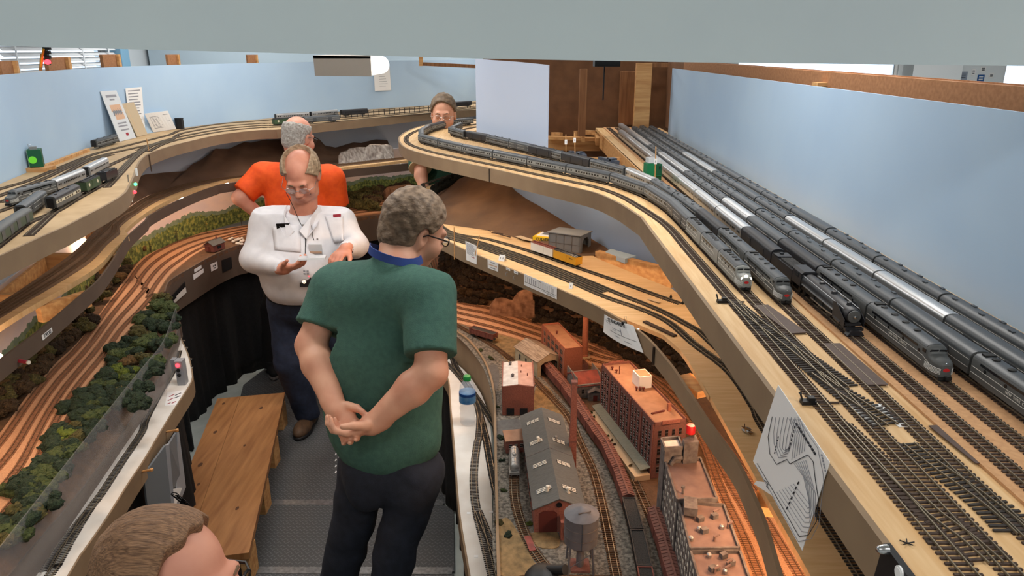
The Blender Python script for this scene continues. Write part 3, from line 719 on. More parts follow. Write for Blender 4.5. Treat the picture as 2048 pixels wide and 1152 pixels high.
# middle level
def lerp_path(A, B, t): return [a.lerp(b, t) for a, b in zip(A, B)]
track(lerp_path(MLi, MLo, .22), 'rear brown track on the left middle roadbed', 'cork_dark', 'rail_rust', z=HM + .003)
track(lerp_path(MLi, MLo, .52), 'front brown track on the left middle roadbed', 'cork_dark', 'rail_rust', z=HM + .003)
TM1 = smooth(T('D5', [(1500,520),(1250,610),(1190,660)], HM) + T('B7', [(120,195),(480,290),(760,372),(1100,490),(1400,592),(1700,700),(1850,752)], HM),6)
TM2 = smooth(T('B7', [(110,228),(450,322),(800,440),(1100,555),(1400,680),(1700,800),(1980,950)], HM),6) + [Vector((.64, y, HM)) for y in (1.7,1.2,.3)]
TM3 = smooth(T('B7', [(100,255),(400,345),(700,452),(1000,570),(1300,700),(1560,790),(1760,885),(1940,1040)], HM) + T('C8', [(300,700),(500,980)], HM) + [Vector((.5835, y, HM)) for y in (1.5,1.0,.3)], 6)
track(TM1, 'rear track with the yellow and white reefers on the middle deck', 'tie_black'); track(TM2, 'middle one of the dark tracks on the right middle deck', 'tie_black'); track(TM3, 'front curving track on the right middle deck', 'tie_black')
TM4 = smooth(T('B7', [(100,242),(430,335),(760,447),(1050,562),(1300,668)], HM),6)
track(TM4, 'short fourth track between the dark tracks of the middle deck', 'tie_black', z=HM + .0004)
# lower level: tan roadbeds
LRu = smooth(PX([(790,397),(845,425),(880,500),(895,590)], HL) + T('B7', [(480,780),(820,890)], HL) + T('B8', [(1000,160),(1250,275),(1600,455),(1850,640)], HL) + [Vector((.80,1.5, HL)), Vector((.82,.4, HL))], 6)
LRl = smooth(PX([(790,424),(838,452),(868,540),(893,632)], HL) + T('B8', [(300,125),(640,220),(1150,400),(1340,440),(1530,470),(1850,830)], HL) + T('C2', [(365,210),(480,600),(690,1150)], HL) + [Vector((.49,.4, HL))], 6)
LRu, LRl = resample(LRu, 110), resample(LRl, 110)
rb = MB(); rb.strip(LRu, LRl, .012,110, dz=.008)
RBR = tag(rb.build('tan_roadbed', 'cork'), 'wide tan roadbed with four tracks behind the factory at the right', 'roadbed')
for k, t_ in enumerate((.10,.34,.58,.84)):
    track(lerp_path(LRu, LRl, t_), '%s track from the hillside on the right tan roadbed' % ordn(k), 'tie_tan', 'rail_rust', z=HL + .008)
LLu = smooth(ext(T('A4', [(-400,300)], HL) + T('A3', [(-100,1230),(220,815),(430,575),(620,390),(900,10)], HL) + T('D4', [(0,820),(190,580),(400,440),(650,332),(900,268),(1380,188)], HL) + PX([(640,430),(777,400)], HL),.3),6)
LLl = smooth(ext(T('A4', [(-200,1130),(60,810),(250,560),(380,240)], HL) + T('A3', [(470,1060),(620,800),(800,580),(960,350),(1120,190),(1230,60)], HL) + T('D4', [(300,1110),(480,800),(620,670),(900,470),(1380,300)], HL) + PX([(640,441),(777,425)], HL),.3),6)
LLu, LLl = resample(LLu, 80), resample(LLl, 80)
rb = MB(); rb.strip(LLu, LLl, .012,80, dz=.008)
tag(rb.build('tan_roadbed', 'cork'), 'wide tan roadbed with four tracks curving along the left lower deck', 'roadbed')
for k, t_ in enumerate((.12,.36,.60,.84)):
    track(lerp_path(LLu, LLl, t_), '%s track from the forest mural on the left tan roadbed' % ordn(k), 'tie_tan', 'rail_rust', z=HL + .008)
# town tracks
TA = smooth(ext(T('B8', [(740,500),(880,640),(1000,780)], HL) + T('C1', [(1080,200),(1180,420),(1250,700),(1300,950),(1340,1152)], HL),0,.5),6)
TB = smooth(ext(T('B8', [(780,380),(860,480),(960,600),(1060,740),(1150,880),(1260,1040)], HL) + T('C1', [(1330,420),(1400,600),(1460,820),(1500,1000),(1530,1152)], HL),0,.5),6)
TC = smooth(ext(T('B8', [(1180,760),(1260,880)], HL) + T('C1', [(1330,200),(1450,420),(1560,660),(1650,900),(1720,1152)], HL),0,.5),6)
TD = smooth(T('C1', [(608,240),(606,420),(612,600),(650,760),(720,930),(830,1085),(900,1152)], HL),6)
TE = smooth(T('B8', [(120,70),(260,150),(420,240),(560,340),(700,460),(800,560)], HL),6)
track(TA, 'open track between the brick chimney and the red boxcars', 'dirt_brown', 'rail', z=HL + .0025); track(TB, 'track under the red boxcars and hoppers in the town', 'dirt_brown', 'rail', z=HL + .0025)
track(TC, 'factory siding beside the loading dock', 'dirt_brown', 'rail', z=HL + .0025); track(TD, 'curved spur with the silver tank car', 'dirt_brown', 'rail', z=HL + .0025)
track(TE, 'weedy track with the lone red hopper', 'dirt_brown', 'rail_rust', z=HL + .0025)
# shelf tracks
TS1 = smooth(ext(T('A3', [(1375,470),(1330,620),(1230,790),(1120,1000)], HS) + T('A4', [(1090,50),(930,290),(780,520),(690,640),(560,850),(430,1080),(380,1152)], HS),0,.6),6)
track(TS1, 'black switching track on the left white shelf', 'tie_black')
track(smooth(T('A4', [(670,670),(560,800),(440,950),(340,1130)], HS),6), 'diverging turnout track at the near end of the left shelf', 'tie_black', z=HS + .0005)
TS2 = smooth(ext(T('D8', [(110,420),(200,500),(300,620),(380,760),(410,880),(402,1060)], HS) + T('C1', [(340,200),(315,420),(330,650),(390,900),(450,1150)], HS),.3,.5),6)
track(TS2, 'black switching track on the right white shelf beside the bottle', 'tie_black')
track(smooth(T('D8', [(165,330),(200,440),(230,500),(310,620),(420,780),(500,900),(570,1010)], HS),6), 'right hand turnout branch behind the water bottle', 'tie_black', z=HS + .0005)
track(smooth(T('D8', [(385,760),(430,940),(470,1100)], HS) + T('C1', [(410,200),(450,420),(500,640)], HS),6), 'second branch running under the town fascia on the right shelf', 'tie_black', z=HS + .0008)
track(smooth(ext(T('C1', [(345,690),(420,870),(500,1060)], HS),0,.2),6), 'near turnout branch of the right shelf', 'tie_black', z=HS + .0008)

# ================================================================== rolling stock (built once per kind, along +y, z from the deck)
mat('nyc_dark', (84,86,86),.5); mat('nyc_light', (140,142,138),.5); mat('nyc_roof', (72,76,80),.42)
mat('silver', (186,188,190),.3, metal=.75); mat('silver_roof', (196,198,200),.3, metal=.7); mat('window_dark', (24,26,30),.2)
mat('stripe_white', (214,214,208),.5); mat('truck_black', (34,33,32),.6); mat('loco_black', (40,40,44),.45)
mat('boxcar_red', (124,72,62),.7,(108,62,54),90); mat('boxcar_roof', (118,76,66),.75,(102,66,58),90)
mat('coal', (46,46,46),.9,(74,72,70),500, contrast=(.4,.6), bump=1, bscale=500); mat('hopper_black', (44,42,42),.6)
mat('olive', (74,84,66),.55); mat('green_box', (58,80,56),.55); mat('window_cream', (206,200,178),.5)
mat('yellow', (226,164,40),.5); mat('reefer_white', (232,228,220),.5); mat('oxide_roof', (110,54,44),.6); mat('tank_silver', (170,170,168),.4, metal=.6)
mat('headlight', (255,240,205),.3, emit=26); mat('badge_red', (196,40,44),.5); mat('nyc_white', (210,212,208),.5)
KIT = {}
def trucks(t, L, off=.045, wb=.026):
    for s_ in (1,-1):
        m = MB(); y0 = s_ * (L / 2 - off)
        for sx in (1,-1): m.box((sx * .0125, y0,.0105),(.003, wb + .012,.006)); m.box((sx * .0125, y0,.0135),(.003,.012,.004))
        m.box((0, y0,.0125),(.022,.008,.004))
        tr = m.build('truck', 'truck_black', t, local=True)
        w = MB()
        for dy in (-wb / 2, wb / 2):
            for sx in (1,-1): w.tube([(sx * .0075, y0 + dy, .0098),(sx * .0100, y0 + dy, .0098)], .0055,8)
        w.build('wheels', 'steel', tr, local=True)
def coach(kind, L, body, roof, win=None, band=None, wins=14, h=.0515, w=.0345, ends='black', vents=0, stripes=False, doors=0):
    t = thing('passenger_coach', 'x', 'train car'); z0 = .0145; e = w / 2
    prof = [(-e, z0),(e, z0),(e, h - .010),(e * .93, h - .0055),(e * .72, h - .002),(e * .4, h - .0004),(0, h),(-e * .4, h - .0004),(-e * .72, h - .002),(-e * .93, h - .0055),(-e, h - .010)]
    rp = [(e * 1.01, h - .0105),(e * 1.01, h - .0095),(e * .94, h - .005),(e * .73, h - .0015),(e * .4, h + .0003),(0, h + .0008),(-e * .4, h + .0003),(-e * .73, h - .0015),(-e * .94, h - .005),(-e * 1.01, h - .0095),(-e * 1.01, h - .0105)]
    m = MB(); m.extrude_y(prof, -L / 2, L / 2); m.build('body', body, t, local=True, smooth_=True)
    m = MB(); m.extrude_y(rp, -L / 2 + .0005, L / 2 - .0005); r = m.build('roof', roof, t, local=True, smooth_=True)
    if vents:
        m = MB()
        for k in range(vents): m.box(((-1) ** k * .006,-L / 2 + L * (k + .7) / (vents + .4), h + .001),(.006,.012,.003))
        m.build('roof_vents', roof, r, local=True)
    if band:
        m = MB()
        for sx in (1,-1): m.box((sx * (e + .0002),0, z0 + (h - .010 - z0) * .62),(.0005, L * .985,.0095))
        m.build('window_band', band, t, local=True)
    if win:
        m = MB()
        for sx in (1,-1):
            for k in range(wins):
                y = -L / 2 + L * (k + 1) / (wins + 1)
                if k in (2, wins - 3): continue
                m.box((sx * (e + .0006), y, z0 + (h - .010 - z0) * .63),(.0006, L / wins * .52,.0062))
        tag(m.build('windows', win, t, local=True), kind='stuff')
    if stripes:
        m = MB()
        for sx in (1,-1):
            for zz in (.38,.86): m.box((sx * (e + .0003),0, z0 + (h - .010 - z0) * zz),(.0005, L * .985,.0006))
        m.build('stripes', 'stripe_white', t, local=True)
    if doors:
        m = MB()
        for sx in (1,-1):
            for yy in (-.22,.22): m.box((sx * (e + .0006), L * yy, z0 + .013),(.0008,.028,.024))
        m.build('baggage_door', roof, t, local=True)
    m = MB()
    for s_ in (1,-1): m.box((0, s_ * (L / 2 + .0022),.032),(.020,.0044,.032))
    m.box((0,0,.0125),(.026, L * .5,.005))
    m.build('diaphragm', ends, t, local=True)
    trucks(t, L); KIT[kind] = t; return t
def fcar(kind, L, body, nose, lights=False, roofm='nyc_roof', stripe=True, badge=True, big=False, lettering=None):
    t = thing('diesel_locomotive', 'x', 'locomotive'); e = .0172; h = .0535; z0 = .013; hl = L / 2
    prof = [(-e, z0),(e, z0),(e, h - .011),(e * .92, h - .0055),(e * .66, h - .0015),(0, h),(-e * .66, h - .0015),(-e * .92, h - .0055),(-e, h - .011)]
    yc = hl - .042 if nose else hl
    m = MB(); m.extrude_y(prof, -hl, yc); n = len(prof)
    if nose:        # cab and rounded bulldog nose lofted in slices
        sl = []
        for (y, ws, top, low) in ((yc, 1, h, z0),(yc + .006,1, h - .0005, z0),(yc + .0105,.97, h - .004, z0),(yc + .0145,.96, h - .0125, z0),(yc + .024,.93, h - .0145, z0 - .002),(yc + .034,.82, h - .0165, z0 - .003),(yc + .040,.62, h - .019, z0 - .003),(yc + .042,.42, h - .021, z0 - .002)):
            s_ = (top - low) / (h - z0)
            sl.append([(p[0] * ws, y, low + (p[1] - z0) * s_) for p in prof])
        b = len(m.v)
        for q in sl: m.v += q
        for i in range(len(sl) - 1):
            for k in range(n):
                a = b + i * n + k; c = b + i * n + (k + 1) % n; m.f.append((a, a + n, c + n, c))
        m.f.append(tuple(b + (len(sl) - 1) * n + k for k in range(n - 1,-1,-1)))
    bo = m.build('body', body, t, local=True, smooth_=True, fix=True)
    rp = [(e * .94, h - .006),(e * .93, h - .005),(e * .67, h - .001),(0, h + .0006),(-e * .67, h - .001),(-e * .93, h - .005),(-e * .94, h - .006)]
    m = MB(); m.extrude_y(rp, -hl + .001, yc + .004); ro = m.build('roof', roofm, t, local=True, smooth_=True)
    m = MB()
    for k in range(4): m.lathe([(.006, h),(.006, h + .002),(.002, h + .0025)], 10,(0,-hl + .03 + k * (L - .09) / 4,0))
    m.box((0,-hl + .012, h + .001),(.018,.010,.003)); m.build('roof_fans', 'truck_black', ro, local=True)
    m = MB()
    for sx in (1,-1):
        for k in range(3 if not big else 4): m.tube([(sx * (e - .0005),-hl + .035 + k * (L - .09) / 3,.036),(sx * (e + .0008),-hl + .035 + k * (L - .09) / 3,.036)], .0032,8)
        m.box((sx * (e + .0002),-hl + L * .42,.0425),(.0006, L * .66,.0042))
    m.build('porthole', 'window_dark', t, local=True)
    if stripe:
        m = MB()
        for sx in (1,-1):
            for zz in (.0225,.0325): m.box((sx * (e + .0003),-.02, zz),(.0006, L - .045,.0007))
            m.bar((sx * (e + .0003), hl - .043,.0325),(sx * (e * .97), hl - .022,.026),.0006,.0008)
        m.build('stripes', 'stripe_white', t, local=True)
    if nose:
        m = MB()
        for sx in (1,-1): m.box((sx * .0075, yc + .0130, h - .0085),(.012,.0012,.0065), M=Matrix.Rotation(math.radians(-38),3, 'X')); m.box((sx * (e + .0001), yc + .002, h - .0115),(.0008,.010,.006))
        m.build('windshield', 'window_dark', t, local=True)
        for (x, y, z) in (((0, hl - .0075,.0360),(.0085, hl - .006,.0310),(-.0085, hl - .006,.0310)) if lights else ((0, hl - .0045,.0325),)):
            q = MB(); lr = .0036 if lights else .0026; q.lathe([(.0,0),(lr, .0006),(lr, .0026),(.0,.0036)], 10,(x, y, z), Matrix.Rotation(-math.pi / 2,3, 'X')); q.build('headlight', 'headlight' if lights else 'chrome', t, local=True)
        if badge:
            q = MB(); q.lathe([(0,0),(.0045,.0003),(.0045,.0008),(0,.001)], 12,(0, hl - .0006,.0235), Matrix.Rotation(-math.pi / 2,3, 'X') @ Matrix.Diagonal((1.2,.7,1))); q.build('nose_badge', 'badge_red', t, local=True)
        q = MB()
        for k in range(5):
            for sx in (1,-1): q.tube([(sx * x_, hl - y_, .0165 + k * .0022) for x_, y_ in ((.0170,.034),(.0168,.022),(.0152,.010),(.0125,.0035),(.0088,.0002))], .0006,5)
        q.build('whisker_stripes', 'nyc_white', t, local=True)
        q = MB(); q.box((0, hl - .002,.009),(.022,.006,.006)); q.box((0, hl + .003,.011),(.004,.008,.004)); q.build('pilot', 'truck_black', t, local=True)
    if lettering:
        for sx in (1,-1):
            Mx = Matrix.Translation((sx * (e + .0005),0,.028)) @ Matrix.Rotation(sx * math.pi / 2,4, 'Z') @ Matrix.Rotation(math.pi / 2,4, 'X')
            text_mesh(lettering, .0062, 'lettering', 'stripe_white', t, M=Mx)
    m = MB(); m.box((0,0,.0105),(.022,.035,.008)); m.build('fuel_tank', 'truck_black', t, local=True)
    trucks(t, L, .040,.030); KIT[kind] = t; return t
coach('pass_grey', .272, 'nyc_dark', 'nyc_roof', 'window_dark', 'nyc_light', 15, stripes=True)
coach('pass_dark', .272, 'nyc_dark', 'nyc_roof', 'window_dark', None, 15, stripes=True, vents=6)
coach('pass_silver', .272, 'silver', 'silver_roof', 'window_dark', None, 16)
coach('baggage', .262, 'nyc_dark', 'nyc_roof', None, None, doors=1, h=.0525, stripes=True)
coach('baggage_black', .24, 'loco_black', 'loco_black', None, None, doors=1, h=.053)
coach('obs', .272, 'silver', 'silver_roof', 'window_dark', None, 14)
coach('heavy_cream', .235, 'nyc_dark', 'loco_black', 'window_dark', 'window_cream', 10, h=.053, vents=4)
coach('olive_car', .175, 'olive', 'nyc_dark', None, None, doors=1, h=.050)
fcar('f3a', .178, 'nyc_light', True, lights=True); fcar('f3b', .170, 'nyc_light', False)
fcar('e8a', .246, 'nyc_dark', True, big=True, lettering='NEW  YORK  CENTRAL'); fcar('e8b', .240, 'nyc_dark', False, big=True, lettering='NEW  YORK  CENTRAL')
def steam():
    t = thing('steam_locomotive', 'x', 'locomotive'); M90 = Matrix.Rotation(-math.pi / 2,3, 'X')
    m = MB(); m.lathe([(.0,-.10),(.0165,-.10),(.0165,-.02),(.0150,.06),(.0150,.118),(.0135,.122),(.0,.124)], 18,(0,0,.036), M90); m.build('boiler', 'loco_black', t, local=True, smooth_=True)
    m = MB(); m.lathe([(.0,0),(.0125,.0005),(.012,.0025),(.004,.004),(0,.0042)], 16,(0,.1235,.036), M90); m.build('smokebox_front', 'nyc_dark', t, local=True, smooth_=True)
    m = MB(); m.box((0,-.125,.037),(.035,.05,.030)); m.extrude_y([(-.018,.052),(.018,.052),(.012,.0565),(-.012,.0565)], -.152,-.096); cab = m.build('cab', 'loco_black', t, local=True)
    m = MB()
    for sx in (1,-1): m.box((sx * .0177,-.125,.044),(.0006,.022,.009))
    m.build('cab_window', 'window_dark', cab, local=True)
    m = MB()
    for y, r in ((.098,.005),(.03,.0065),(-.03,.0065)): m.lathe([(r * 1.2,.048),(r, .051),(r * .9,.0555),(r * .3,.057)], 12,(0, y, 0))
    m.build('dome', 'loco_black', t, local=True, smooth_=True)
    for sx in (1,-1):
        m = MB(); m.add([(sx * .0185,.075,.018),(sx * .0185,.128,.016),(sx * .0185,.128,.030),(sx * .0185,.085,.052),(sx * .0185,.072,.050)] + [(sx * .0195,.075,.018),(sx * .0195,.128,.016),(sx * .0195,.128,.030),(sx * .0195,.085,.052),(sx * .0195,.072,.050)],
              [(0,1,2,3,4),(9,8,7,6,5),(0,5,6,1),(1,6,7,2),(2,7,8,3),(3,8,9,4),(4,9,5,0)]); m.build('smoke_deflector', 'loco_black', t, local=True, fix=True)
        m = MB(); m.bar((sx * .0165,-.09,.031),(sx * .0165,.10,.031),.005,.0015); m.tube([(sx * .0155,-.09,.050),(sx * .0145,.11,.047)], .0007,6); m.build('running_board', 'steel', t, local=True)
        m = MB()
        for y in (-.045,-.002,.041): m.tube([(sx * .0085, y, .0165),(sx * .0115, y, .0165)], .012,14)
        for y in (.085,.105): m.tube([(sx * .0085, y, .0095),(sx * .0115, y, .0095)], .006,10)
        for y in (-.09,-.115): m.tube([(sx * .0085, y, .010),(sx * .0115, y, .010)], .0065,10)
        m.build('driving_wheels', 'truck_black', t, local=True)
        m = MB(); m.bar((sx * .0135,-.045,.0155),(sx * .0135,.041,.0155),.0015,.0025); m.bar((sx * .0145,-.002,.0155),(sx * .0145,.085,.019),.0015,.002); m.build('side_rod', 'steel', t, local=True)
        m = MB(); m.tube([(sx * .0145,.082,.0195),(sx * .0145,.112,.0195)], .0062,10); m.build('cylinder', 'loco_black', t, local=True)
    m = MB(); m.box((0,.128,.013),(.034,.010,.005)); m.extrude_y([(-.016,.004),(.016,.004),(.010,.013),(-.010,.013)], .128,.142); m.box((0,.10,.020),(.03,.05,.005)); m.build('pilot', 'loco_black', t, local=True)
    m = MB(); m.lathe([(0,0),(.0032,.0004),(.0032,.003),(0,.004)], 10,(0,.1265,.036), M90); m.build('headlight', 'chrome', t, local=True)
    m = MB(); m.box((0,-.02,.019),(.020,.20,.008)); m.build('frame', 'truck_black', t, local=True)
    KIT['steam'] = t
    t = thing('locomotive_tender', 'x', 'tender'); L = .135
    m = MB(); m.box((0,0,.0295),(.0345, L, .029)); m.build('body', 'loco_black', t, local=True)
    m = MB(); m.box((0,.02,.046),(.028,.07,.006)); m.build('coal_load', 'coal', t, local=True)
    m = MB(); m.box((0,-.045,.0465),(.034,.035,.004)); m.tube([(0,-.05,.048),(0,-.05,.0515)], .005,10); m.build('water_hatch', 'loco_black', t, local=True)
    trucks(t, L, .034,.04); KIT['tender'] = t
steam()
def boxcar(kind, body, roof, L=.145, h=.0525, letter=None):
    t = thing('box_car', 'x', 'train car'); e = .0175
    m = MB(); m.box((0,0,.031),(2 * e, L, .033)); m.build('body', body, t, local=True)
    m = MB(); m.extrude_y([(-e * 1.03,.047),(e * 1.03,.047),(0, h)], -L / 2 - .0008, L / 2 + .0008); r = m.build('roof', roof, t, local=True)
    m = MB()
    for k in range(11):
        y = -L / 2 + L * (k + .5) / 11
        for sx in (1,-1): m.bar((sx * e * 1.02, y, .0479),(0, y, h + .0006),.0016,.0012)
    m.build('roof_ribs', roof, r, local=True)
    m = MB(); m.box((0,0, h + .0014),(.006, L + .006,.0012)); m.build('roof_walk', roof, r, local=True)
    m = MB()
    for sx in (1,-1): m.box((sx * (e + .0006),0,.031),(.0012,.026,.029)); m.box((sx * (e + .0006),.0,.0462),(.0014,.052,.0012)); m.box((sx * (e + .0006),.0,.0158),(.0014,.052,.0012))
    m.build('sliding_door', body, t, local=True)
    m = MB()
    for s_ in (1,-1):
        for k in range(4): m.box((s_ * (e - .003),0,0),(.0001,.0001,.0001))
        for k in range(5): m.box((.010, s_ * (L / 2 + .0008),.020 + k * .006),(.008,.0008,.0008))
    m.build('ladder', body, t, local=True)
    if letter:
        for sx in (1,-1):
            Mx = Matrix.Translation((sx * (e + .0004), sx * .042,.036)) @ Matrix.Rotation(sx * math.pi / 2,4, 'Z') @ Matrix.Rotation(math.pi / 2,4, 'X'); text_mesh(letter[0], .009, 'lettering', letter[1], t, M=Mx)
    m = MB(); m.box((0,0,.0125),(.02, L * .96,.004)); m.build('underframe', 'truck_black', t, local=True)
    trucks(t, L, .026,.022); KIT[kind] = t; return t
boxcar('box_red', 'boxcar_red', 'boxcar_roof'); boxcar('reefer_yellow', 'yellow', 'loco_black', letter=('Union', 'ink')); boxcar('reefer_white', 'reefer_white', 'oxide_roof'); boxcar('box_green', 'green_box', 'loco_black', .150)
mat('circle_white', (220,214,190),.5)
gq = KIT['box_green']
for yy in (-.045,.045):
    q = MB(); q.lathe([(0,0),(.007,.0002),(.007,.0008),(0,.001)], 12,(.0176, yy, .033), Matrix.Rotation(math.pi / 2,3, 'Y')); q.lathe([(0,0),(.007,.0002),(.007,.0008),(0,.001)], 12,(-.0186, yy, .033), Matrix.Rotation(math.pi / 2,3, 'Y')); q.build('round_emblem', 'circle_white', gq, local=True)
def hopper(kind, body, load=True, L=.142):
    t = thing('hopper_car', 'x', 'train car'); e = .0175
    m = MB()
    for sx in (1,-1): m.box((sx * (e - .0007),0,.031),(.0014, L, .026))
    for s_ in (1,-1): m.box((0, s_ * (L / 2 - .0008),.034),(2 * e, .0016,.020)); m.bar((0, s_ * (L / 2 - .004),.030),(0, s_ * (L / 2 - .045),.012),2 * e - .004,.002)
    m.bar((0,-.03,.012),(0,.0,.026),2 * e - .004,.002); m.bar((0,.03,.012),(0,.0,.026),2 * e - .004,.002); m.build('body', body, t, local=True)
    m = MB()
    for sx in (1,-1):
        for k in range(8): m.box((sx * (e + .0006),-L / 2 + L * (k + .5) / 8,.031),(.0014,.0018,.026))
        m.box((sx * (e + .0004),0,.0438),(.003, L, .002))
    for s_ in (1,-1): m.box((0, s_ * L / 2,.0438),(2 * e + .002,.003,.002))
    m.build('ribs', body, t, local=True)
    m = MB(); m.box((0,0,.041 if load else .030),(2 * e - .003, L - .004,.002)); m.build('coal_load', 'coal', t, local=True)
    trucks(t, L, .024,.022); KIT[kind] = t
hopper('hopper_black', 'hopper_black'); hopper('hopper_red', 'boxcar_red')
def tank():
    t = thing('tank_car', 'x', 'train car'); L = .135; M90 = Matrix.Rotation(-math.pi / 2,3, 'X')
    m = MB(); m.lathe([(0,-.060),(.008,-.0595),(.0135,-.056),(.0145,-.05),(.0145,.05),(.0135,.056),(.008,.0595),(0,.06)], 18,(0,0,.0335), M90); tk = m.build('tank', 'tank_silver', t, local=True, smooth_=True)
    m = MB(); m.lathe([(.0065,.046),(.0065,.052),(.005,.0535),(0,.054)], 12); m.build('dome', 'tank_silver', tk, local=True, smooth_=True)
    m = MB()
    for y in (-.04,-.015,.015,.04): m.lathe([(.0150,-.001),(.0152,0),(.0150,.001)], 16,(0, y, .0335), M90)
    m.build('bands', 'steel', tk, local=True)
    m = MB(); m.box((0,0,.0165),(.032, L, .003)); m.box((0, L / 2 - .006,.0215),(.030,.010,.006)); m.box((0,-L / 2 + .006,.0215),(.030,.010,.006)); m.build('frame', 'tank_silver', t, local=True)
    m = MB()
    for sx in (1,-1): m.tube([(sx * .0165,-L / 2 + .008,.0275),(sx * .0165, L / 2 - .008,.0275)], .0006,6)
    m.build('handrail', 'steel', t, local=True)
    trucks(t, L, .024,.022); KIT['tank'] = t
tank()
def switcher():
    t = thing('road_switcher', 'x', 'locomotive'); L = .16; mat('switcher_blue', (72,80,94),.5)
    m = MB(); m.box((0,.02,.033),(.020,.10,.026)); m.box((0,-.062,.033),(.020,.03,.026)); m.build('hood', 'switcher_blue', t, local=True)
    m = MB(); m.box((0,-.038,.036),(.031,.022,.031)); m.extrude_y([(-.017,.051),(.017,.051),(.010,.0545),(-.010,.0545)], -.051,-.025); cb = m.build('cab', 'switcher_blue', t, local=True)
    m = MB(); m.box((0,-.038,.045),(.0318,.014,.007)); m.build('cab_window', 'window_dark', cb, local=True)
    m = MB(); m.box((0,0,.018),(.033, L, .004)); m.build('walkway', 'nyc_light', t, local=True)
    m = MB()
    for sx in (1,-1):
        m.tube([(sx * .0158,-L / 2,.031),(sx * .0158, L / 2,.031)], .0005,5)
        for k in range(7): m.tube([(sx * .0158,-L / 2 + L * k / 6,.02),(sx * .0158,-L / 2 + L * k / 6,.031)], .0005,5)
    m.build('handrail', 'nyc_light', t, local=True)
    m = MB(); m.lathe([(.006,.046),(.006,.048),(0,.0485)], 10,(0,.05,0)); m.box((0,.0,.048),(.008,.012,.005)); m.build('roof_fans', 'truck_black', t, local=True)
    trucks(t, L, .032,.028); KIT['switcher'] = t
switcher()
USED = set()
def put(kind, loc, rz, label, group=None, tilt=0):
    if kind not in USED:
        USED.add(kind); r = KIT[kind]; r.location = loc; r.rotation_euler = (tilt, 0, rz); r['label'] = label
        if group: r['group'] = group
        return r
    r = dup(KIT[kind], loc, rz, label, group)
    if not group and 'group' in r: del r['group']
    return r
KL = dict(pass_grey=.272, pass_dark=.272, pass_silver=.272, baggage=.262, baggage_black=.24, obs=.272, heavy_cream=.235, olive_car=.175, f3a=.178, f3b=.17, e8a=.246, e8b=.24, steam=.294, tender=.135, box_red=.145,
          reefer_yellow=.145, reefer_white=.145, box_green=.15, hopper_black=.142, hopper_red=.142, tank=.135, switcher=.16)
KN = dict(pass_grey='grey coach with a pale window band', pass_dark='dark grey vented-roof coach', pass_silver='silver streamlined coach', baggage='dark grey baggage car', baggage_black='black baggage car', obs='silver observation coach',
          heavy_cream='coach with cream window panels', olive_car='olive-green express car', f3a='grey round-nosed diesel', f3b='grey diesel booster', e8a='dark grey round-nosed diesel', e8b='dark grey diesel booster',
          steam='black steam locomotive', tender='black tender with coal', box_red='red boxcar', reefer_yellow='yellow reefer with black roof', reefer_white='white reefer with oxide roof', box_green='green boxcar with two pale emblems',
          hopper_black='black coal hopper', hopper_red='red coal hopper', tank='silver tank car', switcher='blue-grey road switcher')
def consist(path, s0, kinds, where, z, rev=False, gap=.006, group=None):  # front of the first car at distance s0 along the path, running back along it
    s = s0; n = 0
    for k in kinds:
        L = KL[k]; w = L * .32
        if s + L > plen(path) + .02: break
        a = along(path, s + L / 2 - w); b = along(path, s + L / 2 + w); c = (a + b) / 2; d = a - b
        put(k, (c.x, c.y, z), math.atan2(d.y, d.x) - math.pi / 2, '%s, %s car of the train %s' % (KN[k], ordn(n), where), group or 'cars of the train ' + where)
        s += L + gap; n += 1
def rev(p): return p[::-1]
def s_at(path, Y):                # arc length where the straight end of a path passes y = Y
    s = 0
    for i in range(len(path) - 1):
        a, b = path[i], path[i + 1]
        if (a.y - Y) * (b.y - Y) <= 0 and abs(a.x) > -9 and abs(b.y - a.y) > 1e-6: return s + (b - a).length * (Y - a.y) / (b.y - a.y)
        s += (b - a).length
    return 0
ZU = HU - .0003
consist(rev(T1), s_at(rev(T1), W(1490,585, HU).y), ['f3a', 'f3b', 'f3b'] + ['baggage'] + ['pass_grey'] * 12, 'behind the lit headlights', ZU)
consist(rev(T2), s_at(rev(T2), W(1575,612, HU).y), ['e8a', 'e8b', 'baggage_black', 'pass_dark', 'pass_dark', 'obs', 'pass_dark', 'baggage_black', 'pass_dark', 'baggage', 'pass_dark', 'baggage_black', 'pass_dark', 'baggage'], 'beside the lit one', ZU)
ZY = HU + .004
def yard(k, Y, kinds, where): consist([Vector((TRX[k], .2,0)), Vector((TRX[k], 5.6,0))], Y - .2, kinds, where, ZY)
yard(3, W(1715,682, HU).y, ['steam', 'tender', 'baggage_black'] + ['pass_silver'] * 9, 'behind the steam locomotive')
yard(4, W(1893,772, HU).y, ['e8a', 'e8b', 'baggage_black', 'baggage', 'pass_silver', 'pass_dark', 'pass_dark', 'pass_silver', 'pass_silver', 'pass_dark', 'pass_silver', 'pass_silver', 'pass_silver', 'pass_silver'], 'with white nose stripes')
yard(5,.58, ['e8a', 'e8b', 'baggage', 'pass_dark', 'pass_dark', 'pass_dark', 'baggage', 'pass_dark', 'pass_dark', 'baggage', 'pass_dark', 'pass_dark', 'pass_dark', 'pass_dark', 'pass_dark'], 'cut by the right edge')
yard(6,.72, ['baggage', 'baggage', 'pass_silver', 'pass_silver', 'pass_silver', 'pass_dark', 'baggage', 'pass_dark', 'pass_silver', 'pass_silver', 'pass_dark', 'pass_dark', 'pass_dark', 'pass_dark', 'pass_dark'], 'second from the right backdrop')
